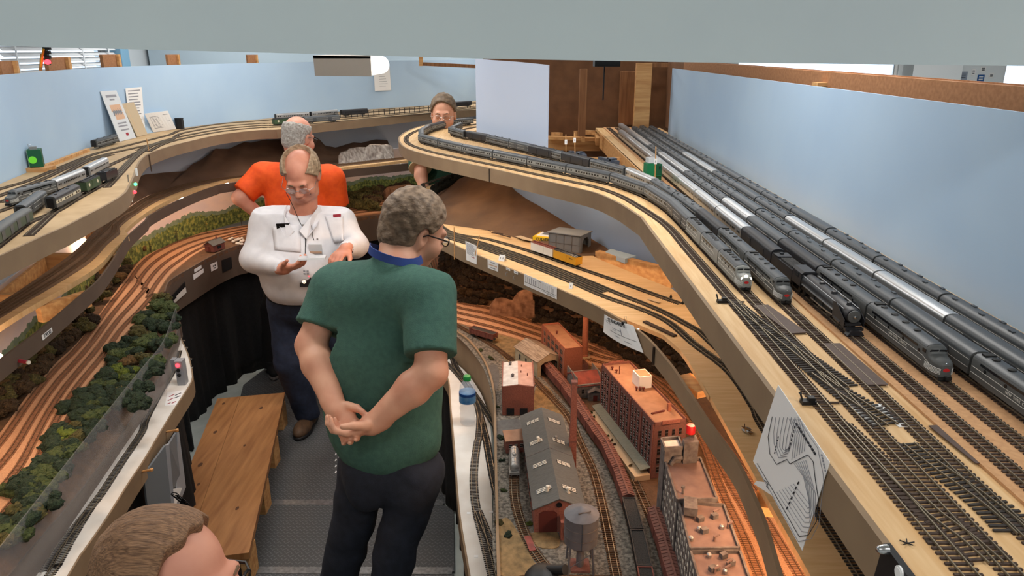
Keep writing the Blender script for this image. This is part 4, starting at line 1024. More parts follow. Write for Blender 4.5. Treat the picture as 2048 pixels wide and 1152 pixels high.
yard(7,.55, ['pass_dark', 'baggage', 'pass_dark', 'pass_dark', 'pass_dark', 'baggage', 'pass_dark', 'pass_dark', 'baggage', 'pass_dark', 'pass_dark', 'pass_dark', 'pass_dark', 'pass_dark', 'pass_dark'], 'against the right backdrop')
def on_track(kind, a, b, label, z=None, group=None):
    c = (a + b) / 2; d = b - a; return put(kind, (c.x, c.y, c.z if z is None else z), math.atan2(d.y, d.x) - math.pi / 2, label, group)
q = T('D6', [(290,560),(570,640),(640,640),(930,715)], HU)
on_track('switcher', q[1], q[0], 'blue-grey road switcher left of the other on the peninsula'); on_track('switcher', q[3], q[2], 'blue-grey road switcher at the open edge of the peninsula deck')
q = T('D6', [(-160,505),(260,600)], HU); on_track('baggage_black', q[1], q[0], 'black baggage car beside the pale panel on the peninsula')
# left deck
q = T('D1', [(130,1000),(590,860)], HU); on_track('e8a', q[1], q[0], 'grey diesel locomotive coupled to the two silver coaches on the left')
q = T('D1', [(620,850),(955,705)], HU); on_track('pass_silver', q[0], q[1], 'nearer of the two silver coaches on the left deck')
q = T('D1', [(965,700),(1255,545)], HU); on_track('pass_silver', q[0], q[1], 'farther of the two silver coaches on the left deck')
q = T('D1', [(585,1075),(905,900)], HU); on_track('heavy_cream', q[0], q[1], 'short coach with cream window panels at the front of the left deck')
q = T('D1', [(920,885),(1150,765)], HU); on_track('box_green', q[0], q[1], 'green boxcar with two round emblems on the left deck')
q = T('D1', [(1165,755),(1340,665)], HU); on_track('tender', q[0], q[1], 'black tender coupled to the green boxcar on the left deck')
q = T('D1', [(300,1140),(470,1010)], HU); on_track('baggage', q[0], q[1], 'dark grey car behind the olive cars on the left deck')
q = T('D2', [(-60,440),(125,300)], HU); on_track('olive_car', q[0], q[1], 'nearest olive-green car at the left edge of the picture')
q = T('D2', [(140,285),(290,185)], HU); on_track('olive_car', q[0], q[1], 'second olive-green car from the left edge of the picture')
q = T('D1', [(1065,350),(1360,262)], HU); on_track('pass_dark', q[0], q[1], 'single black coach parked against the left backdrop')
q = T('B5', [(430,620),(680,603),(915,580)], HU); on_track('pass_silver', q[0], q[1], 'left pale coach above the grey-haired man on the far deck'); on_track('pass_silver', q[1], q[2], 'right pale coach above the grey-haired man on the far deck')
q = T('B5', [(412,662),(560,650),(690,642),(875,632)], HU); on_track('box_green', q[0], q[1], 'dark car half hidden by the grey-haired man\'s head'); on_track('baggage', q[2], q[3], 'dark green car right of the grey-haired man\'s head')
q = T('B5', [(920,590),(1140,575),(1800,520),(1905,512)], HU); on_track('baggage_black', q[0], q[1], 'black flat-roofed car along the far backdrop'); on_track('baggage_black', q[2], q[3], 'black car right of the far man\'s head')
m = thing('trestle_railing', 'thin black railing along the far upper deck', 'railing', W(*pix('B5', 1400,560), HU))
def railing(a, b, n):
    A = T('B5', [a], HU)[0]; B = T('B5', [b], HU)[0]
    r = MB()
    for zz in (.045,.028): r.bar(A + Vector((0,0, zz)), B + Vector((0,0, zz)),.004,.004)
    r.build('hand_rail', 'black', m)
    for k in range(n):
        p = A.lerp(B, k / (n - 1)); MB().box((p.x, p.y, HU + .024),(.005,.005,.048)).build('post', 'black', m)
railing((1140,585),(1640,545),14); railing((1900,520),(1990,515),5); railing((880,600),(1140,588),7)
# middle deck cars
q = T('B7', [(778,375),(945,432),(1108,492)], HM); on_track('reefer_white', q[0], q[1], 'white reefer with oxide roof beside the yellow one'); on_track('reefer_yellow', q[1], q[2], 'yellow reefer with black roof on the middle deck')
# town cars
ZL = HL + .002
def on_path_px(path, c, p0, p1): return T(c, [p0, p1], HL)
sB = 0
def fill(path, s0, kinds, where, z=ZL):
    consist(path, s0, kinds, where, z)
fill(TB, .02, ['box_red'] * 7 + ['hopper_black', 'hopper_black', 'hopper_red', 'hopper_black'], 'leaving the pale shed')
fill(rev(TC), plen(TC) - .02 - .6 - .62, ['box_red'] * 4, 'beside the dark warehouse')
q = T('C1', [(606,270),(608,490)], HL); on_track('tank', q[0], q[1], 'silver tank car on the spur beside the engine house', ZL)
q = T('B8', [(330,195),(440,228)], HL); on_track('hopper_red', q[0], q[1], 'lone red hopper on the weedy track', ZL)
# ================================================================== scenery
mat('rock_white', (176,168,160),.9,(120,110,104),22,(2.4,2.4,.7),6,(.35,.65), bump=.8, bscale=60)
mat('rock_brown', (164,128,104),.9,(112,82,64),30, contrast=(.35,.65), bump=.9, bscale=70)
mat('stone_wall', (150,112,84),.9,(120,88,66),80)
def displaced(verts, amp, sc):
    return [v + Vector((mnoise.noise(v * sc + Vector((3,1,7))), mnoise.noise(v * sc + Vector((11,5,2))), mnoise.noise(v * sc + Vector((1,9,4))))) * amp for v in verts]
def loft_hill(name, label, A, B, mm, n=70, k=12, bulge=.05, amp=.02, sc=6, cat='hill', back=.05):
    A = resample(A, n); B = resample(B, n); vs = []
    for a, b in zip(A, B):
        for j in range(k):
            t = j / (k - 1); p = a.lerp(b, t); p.z += bulge * math.sin(math.pi * t) * (b.z - a.z) * 3
            q = p + Vector((mnoise.noise(p * sc), mnoise.noise(p * sc + Vector((5,2,1))), mnoise.noise(p * sc + Vector((9,3,8))))) * amp * (math.sin(math.pi * min(1, t * 1.3)) if t < .99 else .4)
            q.z = max(q.z, a.z - .001); vs.append(q)
        e = (b - a); e.z = 0
        if e.length > 1e-6: e.normalize()
        vs.append(b + e * back * .3 - Vector((0,0,.01))); vs.append(Vector((b.x + e.x * back * .3, b.y + e.y * back * .3, a.z)))
    K = k + 2; fs = []
    for i in range(n - 1):
        for j in range(K - 1): fs.append((i * K + j, (i + 1) * K + j, (i + 1) * K + j + 1, i * K + j + 1))
    m = MB(); m.add(vs, fs); return tag(m.build(name, mm, smooth_=True, fix=True), label, cat)
hp = offs(BDL, -.05)
tops = [on_wall(*pix('D3', x, y), hp) for x, y in ((-250,560),(0,480),(130,430),(250,395),(500,375),(720,352),(780,272),(860,235),(950,180),(1040,98),(1200,105),(1380,22),(1450,30),(1600,2),(1830,-10))]
bots = [W(*pix('D3', x, y), HM + .002) for x, y in ((-250,950),(0,800),(130,715),(250,645),(500,550),(720,495),(780,482),(860,470),(950,455),(1040,442),(1200,428),(1380,408),(1450,402),(1600,388),(1830,370))]
loft_hill('brown_hill', 'smooth dark brown hill rising behind the brown tracks at the left', bots, tops, 'hill_dark', bulge=.0, amp=.012)
tops = [on_wall(*pix('D5', x, y), hp) for x, y in ((-420,-20),(-200,0),(0,110),(60,180),(180,205),(380,140),(480,150),(640,108),(780,118),(800,190))]
bots = [W(*pix('D5', x, y), HM + .002) for x, y in ((-420,450),(-200,425),(0,405),(60,400),(180,388),(380,366),(480,355),(640,340),(780,326),(830,320))]
loft_hill('brown_hill', 'dark brown hill with a flat right end behind the pale rock cliff', bots, tops, 'hill_dark', bulge=.0, amp=.01)
# pale cliff in front of it
def cliff(name, label, base, top, mm, n=56, k=16, amp=.012, sc=26, cat='rock', thick=.05, groove=0):
    base = resample(base, n); top = resample(top, n); vs = []; fs = []
    for i in range(n):
        a, b = base[i], top[i]
        bk = (b - a); bk.z = 0
        bk = bk.normalized() if bk.length > 1e-5 else Vector((0,1,0))
        for j in range(k):
            t = j / (k - 1); p = a.lerp(b, t ** 1.0); d = mnoise.noise(Vector((p.x * sc, p.y * sc, p.z * sc * .35))) * amp + mnoise.noise(p * sc * 2.4) * amp * .5
            vs.append(p - bk * d + Vector((0,0, mnoise.noise(p * sc) * amp * .3)))
        vs.append(b + bk * thick); vs.append(Vector((b.x + bk.x * thick, b.y + bk.y * thick, a.z)))
    K = k + 2
    for i in range(n - 1):
        for j in range(K - 1): fs.append((i * K + j, (i + 1) * K + j, (i + 1) * K + j + 1, i * K + j + 1))
    fs += [tuple(range(K)), tuple((n - 1) * K + j for j in range(K - 1,-1,-1))]
    m = MB(); m.add(vs, fs); return tag(m.build(name, mm, smooth_=True, fix=True), label, cat)
bp = [(212,398),(400,375),(600,352),(855,322)]
tp = [(212,300),(240,262),(300,250),(330,222),(440,205),(520,208),(560,175),(620,172),(700,178),(760,172),(820,195),(850,250)]
cw = offs(smooth([W(*pix('D5', *p), HM) for p in bp], 5),.03)
cliff('rock_cliff', 'pale grey-white plaster rock cliff beside the far track', [W(*pix('D5', *p), HM + .003) for p in bp], [on_wall(*pix('D5', *p), ext(cw, .1,.1)) for p in tp], 'rock_white', amp=.02, sc=16)
# right brown hill on the middle deck
mbp = offs(mb_path, .02)
tp = [('B6', 400,985),('B6', 500,925),('B6', 640,862),('B6', 760,880),('B6', 900,935),('B6', 950,985),('B6', 1060,1060),('B6', 1200,1140),('B7', 1000,150),('B7', 1060,188),('B7', 1190,275),('B7', 1310,345)]
bpx = [('B7', 60,120),('B7', 100,165),('B7', 180,180),('B7', 330,200),('B7', 470,222),('B7', 640,268),('B7', 780,312),('B7', 880,350),('B7', 1000,385),('B7', 1100,402),('B7', 1230,400),('B7', 1310,372)]
topw = []; hill_wall = smooth([Vector(p) for p in ((-.62,4.7,0),(-.30,4.3,0),(-.05,3.90,0),(.05,3.72,0),(.25,3.36,0),(.42,3.07,0),(.6,2.82,0),(.85,2.55,0))], 6)
for c, x, y in tp:
    q = on_wall(*pix(c, x, y), hill_wall); topw.append(q if q is not None else Vector((.2,4, HU - .1)))
loft_hill('brown_hill', 'large smooth brown hill sloping down to the middle deck tracks', [W(*pix(c, x, y), HM + .001) for c, x, y in bpx], topw, 'hill_brown', n=80, k=22, bulge=-.02, amp=.012, sc=7)
# rocks on the lower deck
def boulder(name, label, c, pts, h, mm, amp, sc, depth=.03, tilt=None):
    base_y = max(p[1] for p in pts); xs = [p[0] for p in pts]
    A = W(*pix(c, min(xs), base_y - 30), h); B = W(*pix(c, max(xs), base_y), h)
    wl = [A + (A - B) * .3, B + (B - A) * .3]
    base = [W(*pix(c, x, base_y - 60 * (max(xs) - x) / (max(xs) - min(xs))), h) for x in sorted(xs)]
    tops_ = [on_wall(*pix(c, x, y), wl) for x, y in sorted(pts)]
    tops_ = [Vector((t.x, t.y, max(t.z, h + .005))) for t in tops_]
    return cliff(name, label, base, tops_, mm, 40,12, amp, sc, thick=depth)
boulder('rock_outcrop', 'tan plaster rock outcrop beside the right tan roadbed', 'B7', [(465,760),(505,705),(560,705),(640,720),(660,660),(700,645),(735,645),(752,700),(750,850)], HL + .004, 'rock_brown', .016,26)
boulder('rock_outcrop', 'brown rock outcrop left of the stone tunnel portal', 'D5', [(655,800),(690,760),(740,690),(795,645),(800,700),(802,820)], HL + .004, 'rock_brown', .02,22)
# tunnel portal
tpo = thing('tunnel_portal', 'tan stone tunnel portal with a dark arch at the far end', 'portal', W(*pix('D5', 880,800), HL))
A = W(*pix('D5', 800,805), HL); B = W(*pix('D5', 1040,770), HL); dx = (B - A).normalized(); zt = top_z(A, pix('D5', 0,660)[1])
m = MB(); m.bar(A + Vector((0,.02,(zt - HL) / 2)), B + Vector((0,.02,(zt - HL) / 2)),.03, zt - HL); m.build('wall', 'stone_wall', tpo)
C0 = A.lerp(B, .33); m = MB()
arch = [(-.032,0),(.032,0)] + [(.032 * math.cos(a),.045 + .032 * math.sin(a)) for a in [math.pi * k / 8 for k in range(9)]]
m.extrude_y(arch, -.004,.0); o = m.build('arch_shade', 'black', tpo, local=True); o.location = C0 + Vector((0,-.001,0)) - ORG[tpo.name]; o.rotation_euler = (0,0, math.atan2(dx.y, dx.x))  # wall stays solid; black slab paints the shade inside the tunnel
# ------------------------------------------------------------------ trees
FOL = []
def fol_mat(name, a, b, k=1): return mat(name, a, .95, b, 5.5 * k, detail=8, contrast=(.35,.65), bump=1, bscale=10 * k, bdist=.02)
fol_mat('leaf_dark', (42,58,44),(60,78,56)); fol_mat('leaf_mid', (70,86,50),(96,108,62)); fol_mat('leaf_lime', (120,134,50),(92,110,44)); fol_mat('leaf_rust', (130,98,56),(98,78,48))
fol_mat('leaf_brown', (92,72,48),(66,52,36)); fol_mat('leaf_umber', (66,52,38),(48,38,28)); fol_mat('leaf_olive', (112,104,58),(78,76,44)); fol_mat('leaf_maroon', (86,58,48),(64,44,38)); fol_mat('leaf_black', (34,40,34),(24,28,24)); fol_mat('leaf_forest', (62,50,38),(44,36,28),22)
mat('trunk', (70,52,40),.9)
def clump_mesh(seed, mm, n=11, flat=.8, sd=3):
    rnd = random.Random(seed); bm = bmesh.new()
    for k in range(n):
        r = rnd.uniform(.32,.52); th = rnd.uniform(0,6.28); rr = rnd.uniform(.15,.66); z = .35 + rnd.uniform(-.2,.55) * flat
        M = Matrix.Translation((rr * math.cos(th), rr * math.sin(th), z)) @ Matrix.Diagonal((1,1, flat, 1))
        bmesh.ops.create_icosphere(bm, subdivisions=sd, radius=r, matrix=M)
    for v in bm.verts: v.co += Vector((mnoise.noise(v.co * 5 + Vector((seed, 0,0))), mnoise.noise(v.co * 5 + Vector((0, seed, 0))), mnoise.noise(v.co * 5 + Vector((0,0, seed))))) * .17 + Vector((mnoise.noise(v.co * 13), mnoise.noise(v.co * 13 + Vector((4,4,4))), mnoise.noise(v.co * 13 + Vector((8,1,3))))) * .09
    bmesh.ops.create_cone(bm, cap_ends=True, segments=6, radius1=.07, radius2=.05, depth=.5, matrix=Matrix.Translation((0,0,.1)))
    me = bpy.data.meshes.new('foliage'); bm.to_mesh(me); bm.free(); me.materials.append(MATS[mm])
    me.polygons.foreach_set('use_smooth', [True] * len(me.polygons)); return me
FM = {mm: [clump_mesh(i + 10 * j, mm, 9) for i in range(2)] for j, mm in enumerate(('leaf_dark', 'leaf_mid', 'leaf_lime', 'leaf_rust', 'leaf_brown', 'leaf_umber', 'leaf_olive', 'leaf_maroon', 'leaf_black'))}
tr_rnd = random.Random(5)
def tree(p, r, mm, label, group, name='model_tree', sq=1.0):
    o = bpy.data.objects.new(name, FM[mm][tr_rnd.randrange(2)]); COL.objects.link(o); o.location = p; s_ = r * tr_rnd.uniform(.85,1.15); o.scale = (s_, s_, s_ * sq)
    o.rotation_euler = (0,0, tr_rnd.uniform(0,6.28)); return tag(o, label, 'tree', group)
LB = {'leaf_dark': 'dark green', 'leaf_mid': 'mid green', 'leaf_lime': 'bright lime-green', 'leaf_rust': 'rust-tinged', 'leaf_brown': 'dull brown', 'leaf_umber': 'dark umber', 'leaf_olive': 'olive-yellow', 'leaf_maroon': 'maroon-brown', 'leaf_black': 'blackish green'}
fg3 = [(1250,60, 'leaf_olive'),(1210,120, 'leaf_mid'),(1290,140, 'leaf_mid'),(1130,190, 'leaf_dark'),(1240,220, 'leaf_mid'),(1180,280, 'leaf_dark'),(1300,290, 'leaf_dark'),(1080,330, 'leaf_olive'),(1000,390, 'leaf_dark'),(1150,380, 'leaf_mid'),(1100,430, 'leaf_mid'),
       (900,450, 'leaf_dark'),(1020,480, 'leaf_dark'),(1240,420, 'leaf_dark'),(870,540, 'leaf_dark'),(980,560, 'leaf_rust'),(1070,540, 'leaf_olive'),(1290,380, 'leaf_mid'),(860,640, 'leaf_lime'),(960,650, 'leaf_lime'),(1150,620, 'leaf_dark'),(1080,660, 'leaf_dark'),(850,720, 'leaf_mid'),(1100,750, 'leaf_dark'),(760,740, 'leaf_mid'),
       (860,790, 'leaf_dark'),(680,800, 'leaf_dark'),(1000,760, 'leaf_dark'),(760,880, 'leaf_mid'),(620,890, 'leaf_dark'),(1060,870, 'leaf_dark'),(680,970, 'leaf_dark'),(560,900, 'leaf_dark'),(720,1050, 'leaf_dark'),(580,1040, 'leaf_dark'),(500,1090, 'leaf_dark'),(640,1110, 'leaf_dark'),(940,850, 'leaf_dark'),(830,860, 'leaf_dark'),(1180,560, 'leaf_mid'),(1000,690, 'leaf_mid'),(800,690, 'leaf_dark'),(940,500, 'leaf_mid'),(700,880, 'leaf_dark'),(1060,240, 'leaf_mid'),(1330,210, 'leaf_dark'),(1010,620, 'leaf_dark'),(800,830, 'leaf_dark'),(900,590, 'leaf_dark'),(650,850, 'leaf_mid'),(740,970, 'leaf_mid'),(960,780, 'leaf_olive')]
fg4 = [(560,60, 'leaf_olive'),(500,110, 'leaf_lime'),(590,130, 'leaf_olive'),(440,170, 'leaf_dark'),(510,220, 'leaf_mid'),(430,240, 'leaf_dark'),(340,300, 'leaf_dark'),(430,330, 'leaf_dark'),(270,390, 'leaf_mid'),(350,410, 'leaf_mid'),(200,450, 'leaf_dark'),(290,480, 'leaf_mid'),(170,510, 'leaf_mid'),(260,550, 'leaf_dark'),(330,600, 'leaf_dark'),
       (220,660, 'leaf_mid'),(140,740, 'leaf_dark'),(60,800, 'leaf_dark'),(170,700, 'leaf_olive'),(20,880, 'leaf_olive'),(90,830, 'leaf_mid'),(480,40, 'leaf_dark'),(400,120, 'leaf_dark'),(480,170, 'leaf_dark'),(390,260, 'leaf_dark'),(300,340, 'leaf_dark'),(240,430, 'leaf_dark'),(330,360, 'leaf_mid'),(130,480, 'leaf_mid'),(220,520, 'leaf_dark'),(290,570, 'leaf_mid'),(130,690, 'leaf_mid'),(40,760, 'leaf_dark')]
for c, lst in (('A3', fg3),('A4', fg4)):
    for x, y, mm in lst: tree(W(*pix(c, x, y), HL + .012) - Vector((0,0,.02)),.054, mm, LB[mm] + ' bushy model tree on the bank behind the plexiglass', 'trees on the near left bank', 'bushy_tree', .85)
mid = [('A3', x, y) for x, y in ((730,60),(660,150),(600,220),(690,250),(640,290),(520,320),(560,360),(420,380),(480,410),(430,460),(370,480),(300,500),(340,560),(250,560),(310,620),(220,640),(260,700),(160,640),(190,700),(100,710),(140,780),(60,690),(90,780),(30,740),(20,810),(50,880),(20,930))] + \
      [('D2', x, y) for x, y in ((1500,470),(1450,560),(1570,500),(1620,440),(1400,630),(1450,700),(1330,720),(1280,820),(1380,790),(1240,900),(1170,1010))]
for k, (c, x, y) in enumerate(mid):
    mm = ('leaf_brown', 'leaf_olive', 'leaf_brown', 'leaf_umber', 'leaf_olive', 'leaf_rust')[k % 6]
    tree(W(*pix(c, x, y), HL + .03) - Vector((0,0,.015)),.050, mm, LB[mm] + ' autumn model tree between the TIVOLI fascia and the tan roadbed', 'trees below the lettered fascia', sq=.95)
rear = [('A3', x, y) for x, y in ((280,290),(200,300),(310,230),(140,360),(70,400),(210,370),(30,430),(330,150),(90,340))] + [('D2', x, y) for x, y in ((1100,740),(950,820),(850,870),(1050,820),(900,890),(1000,770),(1150,680),(760,920),(1180,760))]
for k, (c, x, y) in enumerate(rear):
    mm = ('leaf_olive', 'leaf_brown', 'leaf_umber')[k % 3]; tree(W(*pix(c, x, y), HL + .08) - Vector((0,0,.03)),.046, mm, LB[mm] + ' autumn model tree seen between roadbed shelf and TIVOLI fascia', 'trees behind the lettered fascia', sq=.95)
for k, (x, y) in enumerate(((380,150),(450,120),(400,200))): tree(W(*pix('A3', x, y), HL + .07),.05, 'leaf_maroon', 'maroon-brown model tree above the lettered left fascia', 'maroon trees')
# hillside forest at the right
hb_m = MB(); ua = resample(LRu, 80); ub = [p + Vector((0,0,.22)) for p in offs(ua, .30)]
hb_m.strip(ub[5:52], ua[5:52], .02,60); tag(hb_m.build('forest_slope', 'dirt_brown'), 'dark sloping hillside under the trees at the right', 'hillside')
ua = resample(LRu, 200); cnt = 0; rest_t = []
for row, (d, z) in enumerate(((.012,.0),(.05,.028),(.09,.058),(.13,.088),(.17,.118),(.21,.148))):
    op = offs(ua, d); s_ = .02 * (row % 2); step = .047; L = plen(op)
    while s_ < L * .66 :
        p = along(op, s_); q = proj((p.x, p.y, HL + z)); s_ += step * tr_rnd.uniform(.85,1.15)
        if 872 < q[0] < 1420 and q[1] > 430:
            if row == 0 and 975 < q[0] < 1062: continue
            if row > 2 or cnt > 120: rest_t.append((p.x, p.y, HL + z)); continue
            tree(Vector((p.x, p.y, HL + z)),.036, 'leaf_umber' if tr_rnd.random() < .75 else 'leaf_brown', 'dark bare-toned model tree massed on the right hillside', 'trees on the right hillside', 'hillside_tree', sq=.9); cnt += 1
jm = MB(); fsrc = [clump_mesh(91, 'leaf_forest', 7, sd=2), clump_mesh(92, 'leaf_forest', 7, sd=2)]; fv = [([tuple(v.co) for v in f_.vertices], [tuple(q.vertices) for q in f_.polygons]) for f_ in fsrc]
for (x, y, z) in rest_t:
    vv, ff_ = fv[tr_rnd.randrange(2)]; a_ = tr_rnd.uniform(0,6.28); sc_ = .036 * tr_rnd.uniform(.85,1.15); ca, sa = math.cos(a_) * sc_, math.sin(a_) * sc_
    jm.add([(x + v[0] * ca - v[1] * sa, y + v[0] * sa + v[1] * ca, z + v[2] * sc_ * .9) for v in vv], ff_)
tag(jm.build('hillside_forest', 'leaf_forest', smooth_='all'), 'dense dark forest high on the right hillside behind the front trees', 'forest', kind='stuff')
# far green mound and dark trees by the tunnel
for k, (x, y, h, mm) in enumerate([(x, 560 + dy + (x - 150) * .16,.05, 'leaf_olive') for x in range(180,640,45) for dy in (30,110,190)] + [(x, y, .06, 'leaf_brown') for x, y in ((760,560),(850,540),(940,520),(1020,510),(820,620),(900,600),(980,580),(1030,620),(700,640),(640,700),(560,760),(620,780))]):
    tree(W(*pix('D5', x, y + 40), HL + h) - Vector((0,0,.05)),.075, mm, LB[mm] + ' model tree on the far mound beyond the white-shirted man', 'trees on the far mound', sq=1.0)
for k in range(16):
    t = k / 15; x = 1300 + 380 * t; y = 715 - 215 * t
    for j in range(2): tree(W(*pix('D5', x + j * 25, y + j * 40 - 20), HM + .01 + .10 * t),.026, 'leaf_black', 'blackish green bush in the dense row on the brown hill', 'bushes on the brown hill')
# telegraph poles, left
for k, (x0, y0, y1) in enumerate(((305,510,375),(608,385,230),(948,280,130),(1345,190,90))):
    b = W(*pix('D4', x0, y0), HL); zt = top_z(b, pix('D4', 0, y1)[1]); t = thing('telegraph_pole', 'thin brown telegraph pole before the mural, %s from the left' % ordn(k), 'pole', b, group='telegraph poles')
    m = MB(); m.tube([b, (b.x, b.y, zt)], .0016,6); m.build('pole', 'trunk', t)
    m = MB(); m.box((b.x, b.y, zt - .012),(.03,.002,.002)); m.box((b.x, b.y, zt - .024),(.026,.002,.002)); m.build('crossarm', 'trunk', t)
# river strip in front of the mural
mat('river', (112,122,142),.3)
m = MB(); m.strip(T('D4', [(830,265),(980,215),(1390,105),(1500,85)], HL + .002), T('D4', [(870,280),(1080,262),(1390,190),(1500,170)], HL + .002),.002,20)
tag(m.build('river_strip', 'river'), 'grey-blue river strip below the forest mural', 'river')
# ------------------------------------------------------------------ town ground patches
def patch(c, pts, mm, name, label, dz=.0016, h=HL):
    m = MB(); m.prism([tuple(p[:2]) for p in smooth([*T(c, pts, h), T(c, pts[:1], h)[0]], 4)[:-1]], h - .002, h + dz); return tag(m.build(name, mm), label, 'ground')
patch('B8', [(60,90),(200,95),(420,200),(640,300),(800,480),(1000,700),(1180,900),(1330,1100),(1500,1300),(1700,1700),(1850,1910),(1180,1910),(700,1900),(470,1880),(460,1300),(470,800),(410,480),(300,300),(180,180)], 'ballast_gray', 'gravel_ground', 'grey gravel ground of the town', .0012)
patch('C1', [(490,760),(560,740),(640,850),(720,1000),(760,1120),(500,1150),(490,950)], 'dirt_tan', 'bare_patch', 'bare tan dirt patch at the near corner of the town', .0022)
patch('B8', [(390,410),(480,400),(500,500),(470,590),(450,500)], 'asphalt', 'asphalt_patch', 'dark asphalt patch left of the small brick building', .0022)
patch('B8', [(470,800),(640,790),(660,860),(540,930),(470,930)], 'asphalt', 'asphalt_patch', 'dark asphalt patch between the brick buildings', .0022)
patch('B8', [(420,200),(560,180),(690,260),(640,320),(720,440),(600,400),(480,290)], 'dirt_tan', 'weed_patch', 'weedy brown patch behind the pale shed', .0022)
patch('B8', [(760,560),(850,560),(960,760),(940,860),(820,740),(740,720)], 'dirt_tan', 'weed_patch', 'weedy brown patch between small brick building and tracks', .0022)
patch('C1', [(720,850),(900,830),(930,940),(840,960),(750,930)], 'dirt_tan', 'engine_pad', 'pale pad in front of the engine house door', .0030)
for k, (c, x, y, mm) in enumerate((('B8', 155,60, 'leaf_lime'),('B8', 160,100, 'leaf_mid'),('B8', 360,280, 'leaf_mid'),('B8', 430,330, 'leaf_mid'),('B8', 450,345, 'leaf_olive'),('B8', 480,690, 'leaf_mid'),('B8', 1200,715, 'leaf_mid'),('B8', 1240,770, 'leaf_olive'),('C1', 510,150, 'leaf_dark'),('C1', 520,310, 'leaf_dark'),('C1', 530,530, 'leaf_mid'),('C1', 560,850, 'leaf_dark'),('C1', 720,770, 'leaf_lime'),('C1', 500,760, 'leaf_olive'),('B8', 1310,800, 'leaf_mid'),('B8', 1390,900, 'leaf_lime'))):
    tree(W(*pix(c, x, y + 15), HL),.013, mm, LB[mm] + ' tuft of weeds on the town ground', 'weed tufts in the town', 'weed_tuft', .7)
# ================================================================== warm lamps under the decks (bulbs on short brackets)
mat('bulb_glow', (255,214,160),.4, emit=30)
WARM = (1.0,.60,.34)
WHITE = (1.0,.80,.58)
def lamp(p, label, power, colr=None):
    t = thing('under_deck_lamp', label, 'lamp', p, group='warm lamps under the decks')
    m = MB(); m.lathe([(.002,-.016),(.010,-.014),(.014,-.006),(.012,.004),(.006,.012)], 12, p); m.build('bulb', 'bulb_glow', t, smooth_=True)
    m = MB(); m.lathe([(.007,.010),(.007,.024),(.004,.026)], 10, p); m.build('socket', 'white_paint', t)
    l = light('lamp_light', 'POINT', (p[0], p[1], p[2] - .02), power, colr or WARM, .03); l.parent = t; l.location = (0,0,-.022)
    return t
ls = [('D3', 640,655,1.36, 'bulb glowing above the forest mural left of the orange sleeve', 2.6),('D3', 1175,505,1.36, 'bulb glowing beside the orange-shirted man\'s elbow', 2.4),
      ('D2', 960,350,1.30, 'bulb glowing below the left upper fascia', 2.6),('A3', -14,515,1.34, 'bulb glowing at the left edge of the picture', 3.2),('D5', 170,542,1.34, 'small bulb by the white-shirted man\'s shoulder', 2.6),('D5', 930,420,1.33, 'bulb hidden under the far middle fascia', 2.4),('P', -120,905,1.33, 'bulb beyond the left edge over the near trees', 2.6)]
for c, x, y, h, lb, pw in ls: lamp(W(*pix(c, x, y), h), 'warm ' + lb, pw, (1,.69,.46))
mfi = offs(MFR, .09); Lm = plen(mfi)
for k, f in enumerate((.30,.42,.53,.63,.72,.80,.88)):
    p = along(mfi, Lm * f); lamp(Vector((p.x, p.y, HM - .045)), 'warm bulb under the right middle deck, %s from the far end' % ordn(k),2.3)
for k, (x, y) in enumerate(((-.42,3.72),(-.12,3.36),(.14,2.98),(.36,2.62),(.50,2.2))):
    lamp(Vector((x + .06, y + .06, HU - .05)), 'warm bulb under the peninsula edge, %s from the loop end' % ordn(k),.9, WHITE)
ulm = offs(ULF, .10)  # unseen bulbs added to brighten the left middle backdrop and hills
for k, f in enumerate((.30,.45,.60,.75,.9)):
    p = along(ulm, plen(ulm) * f); lamp(Vector((p.x, p.y, HU - .045)), 'added unseen pale bulb under the left upper deck, %s from the near end' % ordn(k),.9,(1,.9,.78))
for k, yy in enumerate((1.35,.9)): lamp(Vector((.62, yy, HM - .05)), 'warm bulb under the plywood beyond the warehouse, %s one' % ('farther', 'nearer')[k], 2.2)
# ================================================================== town buildings
mat('brick_red', (146,92,80),.85,(126,76,66),220, contrast=(.35,.65)); mat('brick_orange', (164,104,82),.85,(148,90,70),200); mat('brick_dark', (126,84,76),.85,(110,72,66),220)
mat('roof_white', (206,200,194),.8,(184,176,170),40); mat('roof_pink', (188,148,132),.8,(172,132,118),40); mat('roof_grey', (92,92,90),.8,(80,80,78),60,(1,6,1))
mat('roof_tan', (164,126,102),.85,(146,110,88),30); mat('shed_wall', (196,180,150),.8,(174,158,130),60); mat('corrugated', (158,146,132),.6,(112,98,86),14,(14,1.5,1))
mat('roof_red', (150,74,62),.6,(120,60,54),40); mat('stone_grey', (112,106,104),.9,(84,78,78),60, contrast=(.35,.65)); mat('cottage', (124,122,118),.85,(98,94,92),80)
mat('tank_grey', (104,104,110),.5,(92,92,98),40); mat('roof_mauve', (128,106,100),.9,(106,86,82),26, contrast=(.3,.7)); mat('dock_cream', (206,180,146),.8); mat('canopy_green', (124,128,116),.7,(106,110,100),60,(1,8,1))
mat('red_tank', (206,30,34),.45); mat('vent_white', (214,208,196),.6); mat('door_red', (96,42,36),.7); mat('pane_grey', (150,152,150),.4)
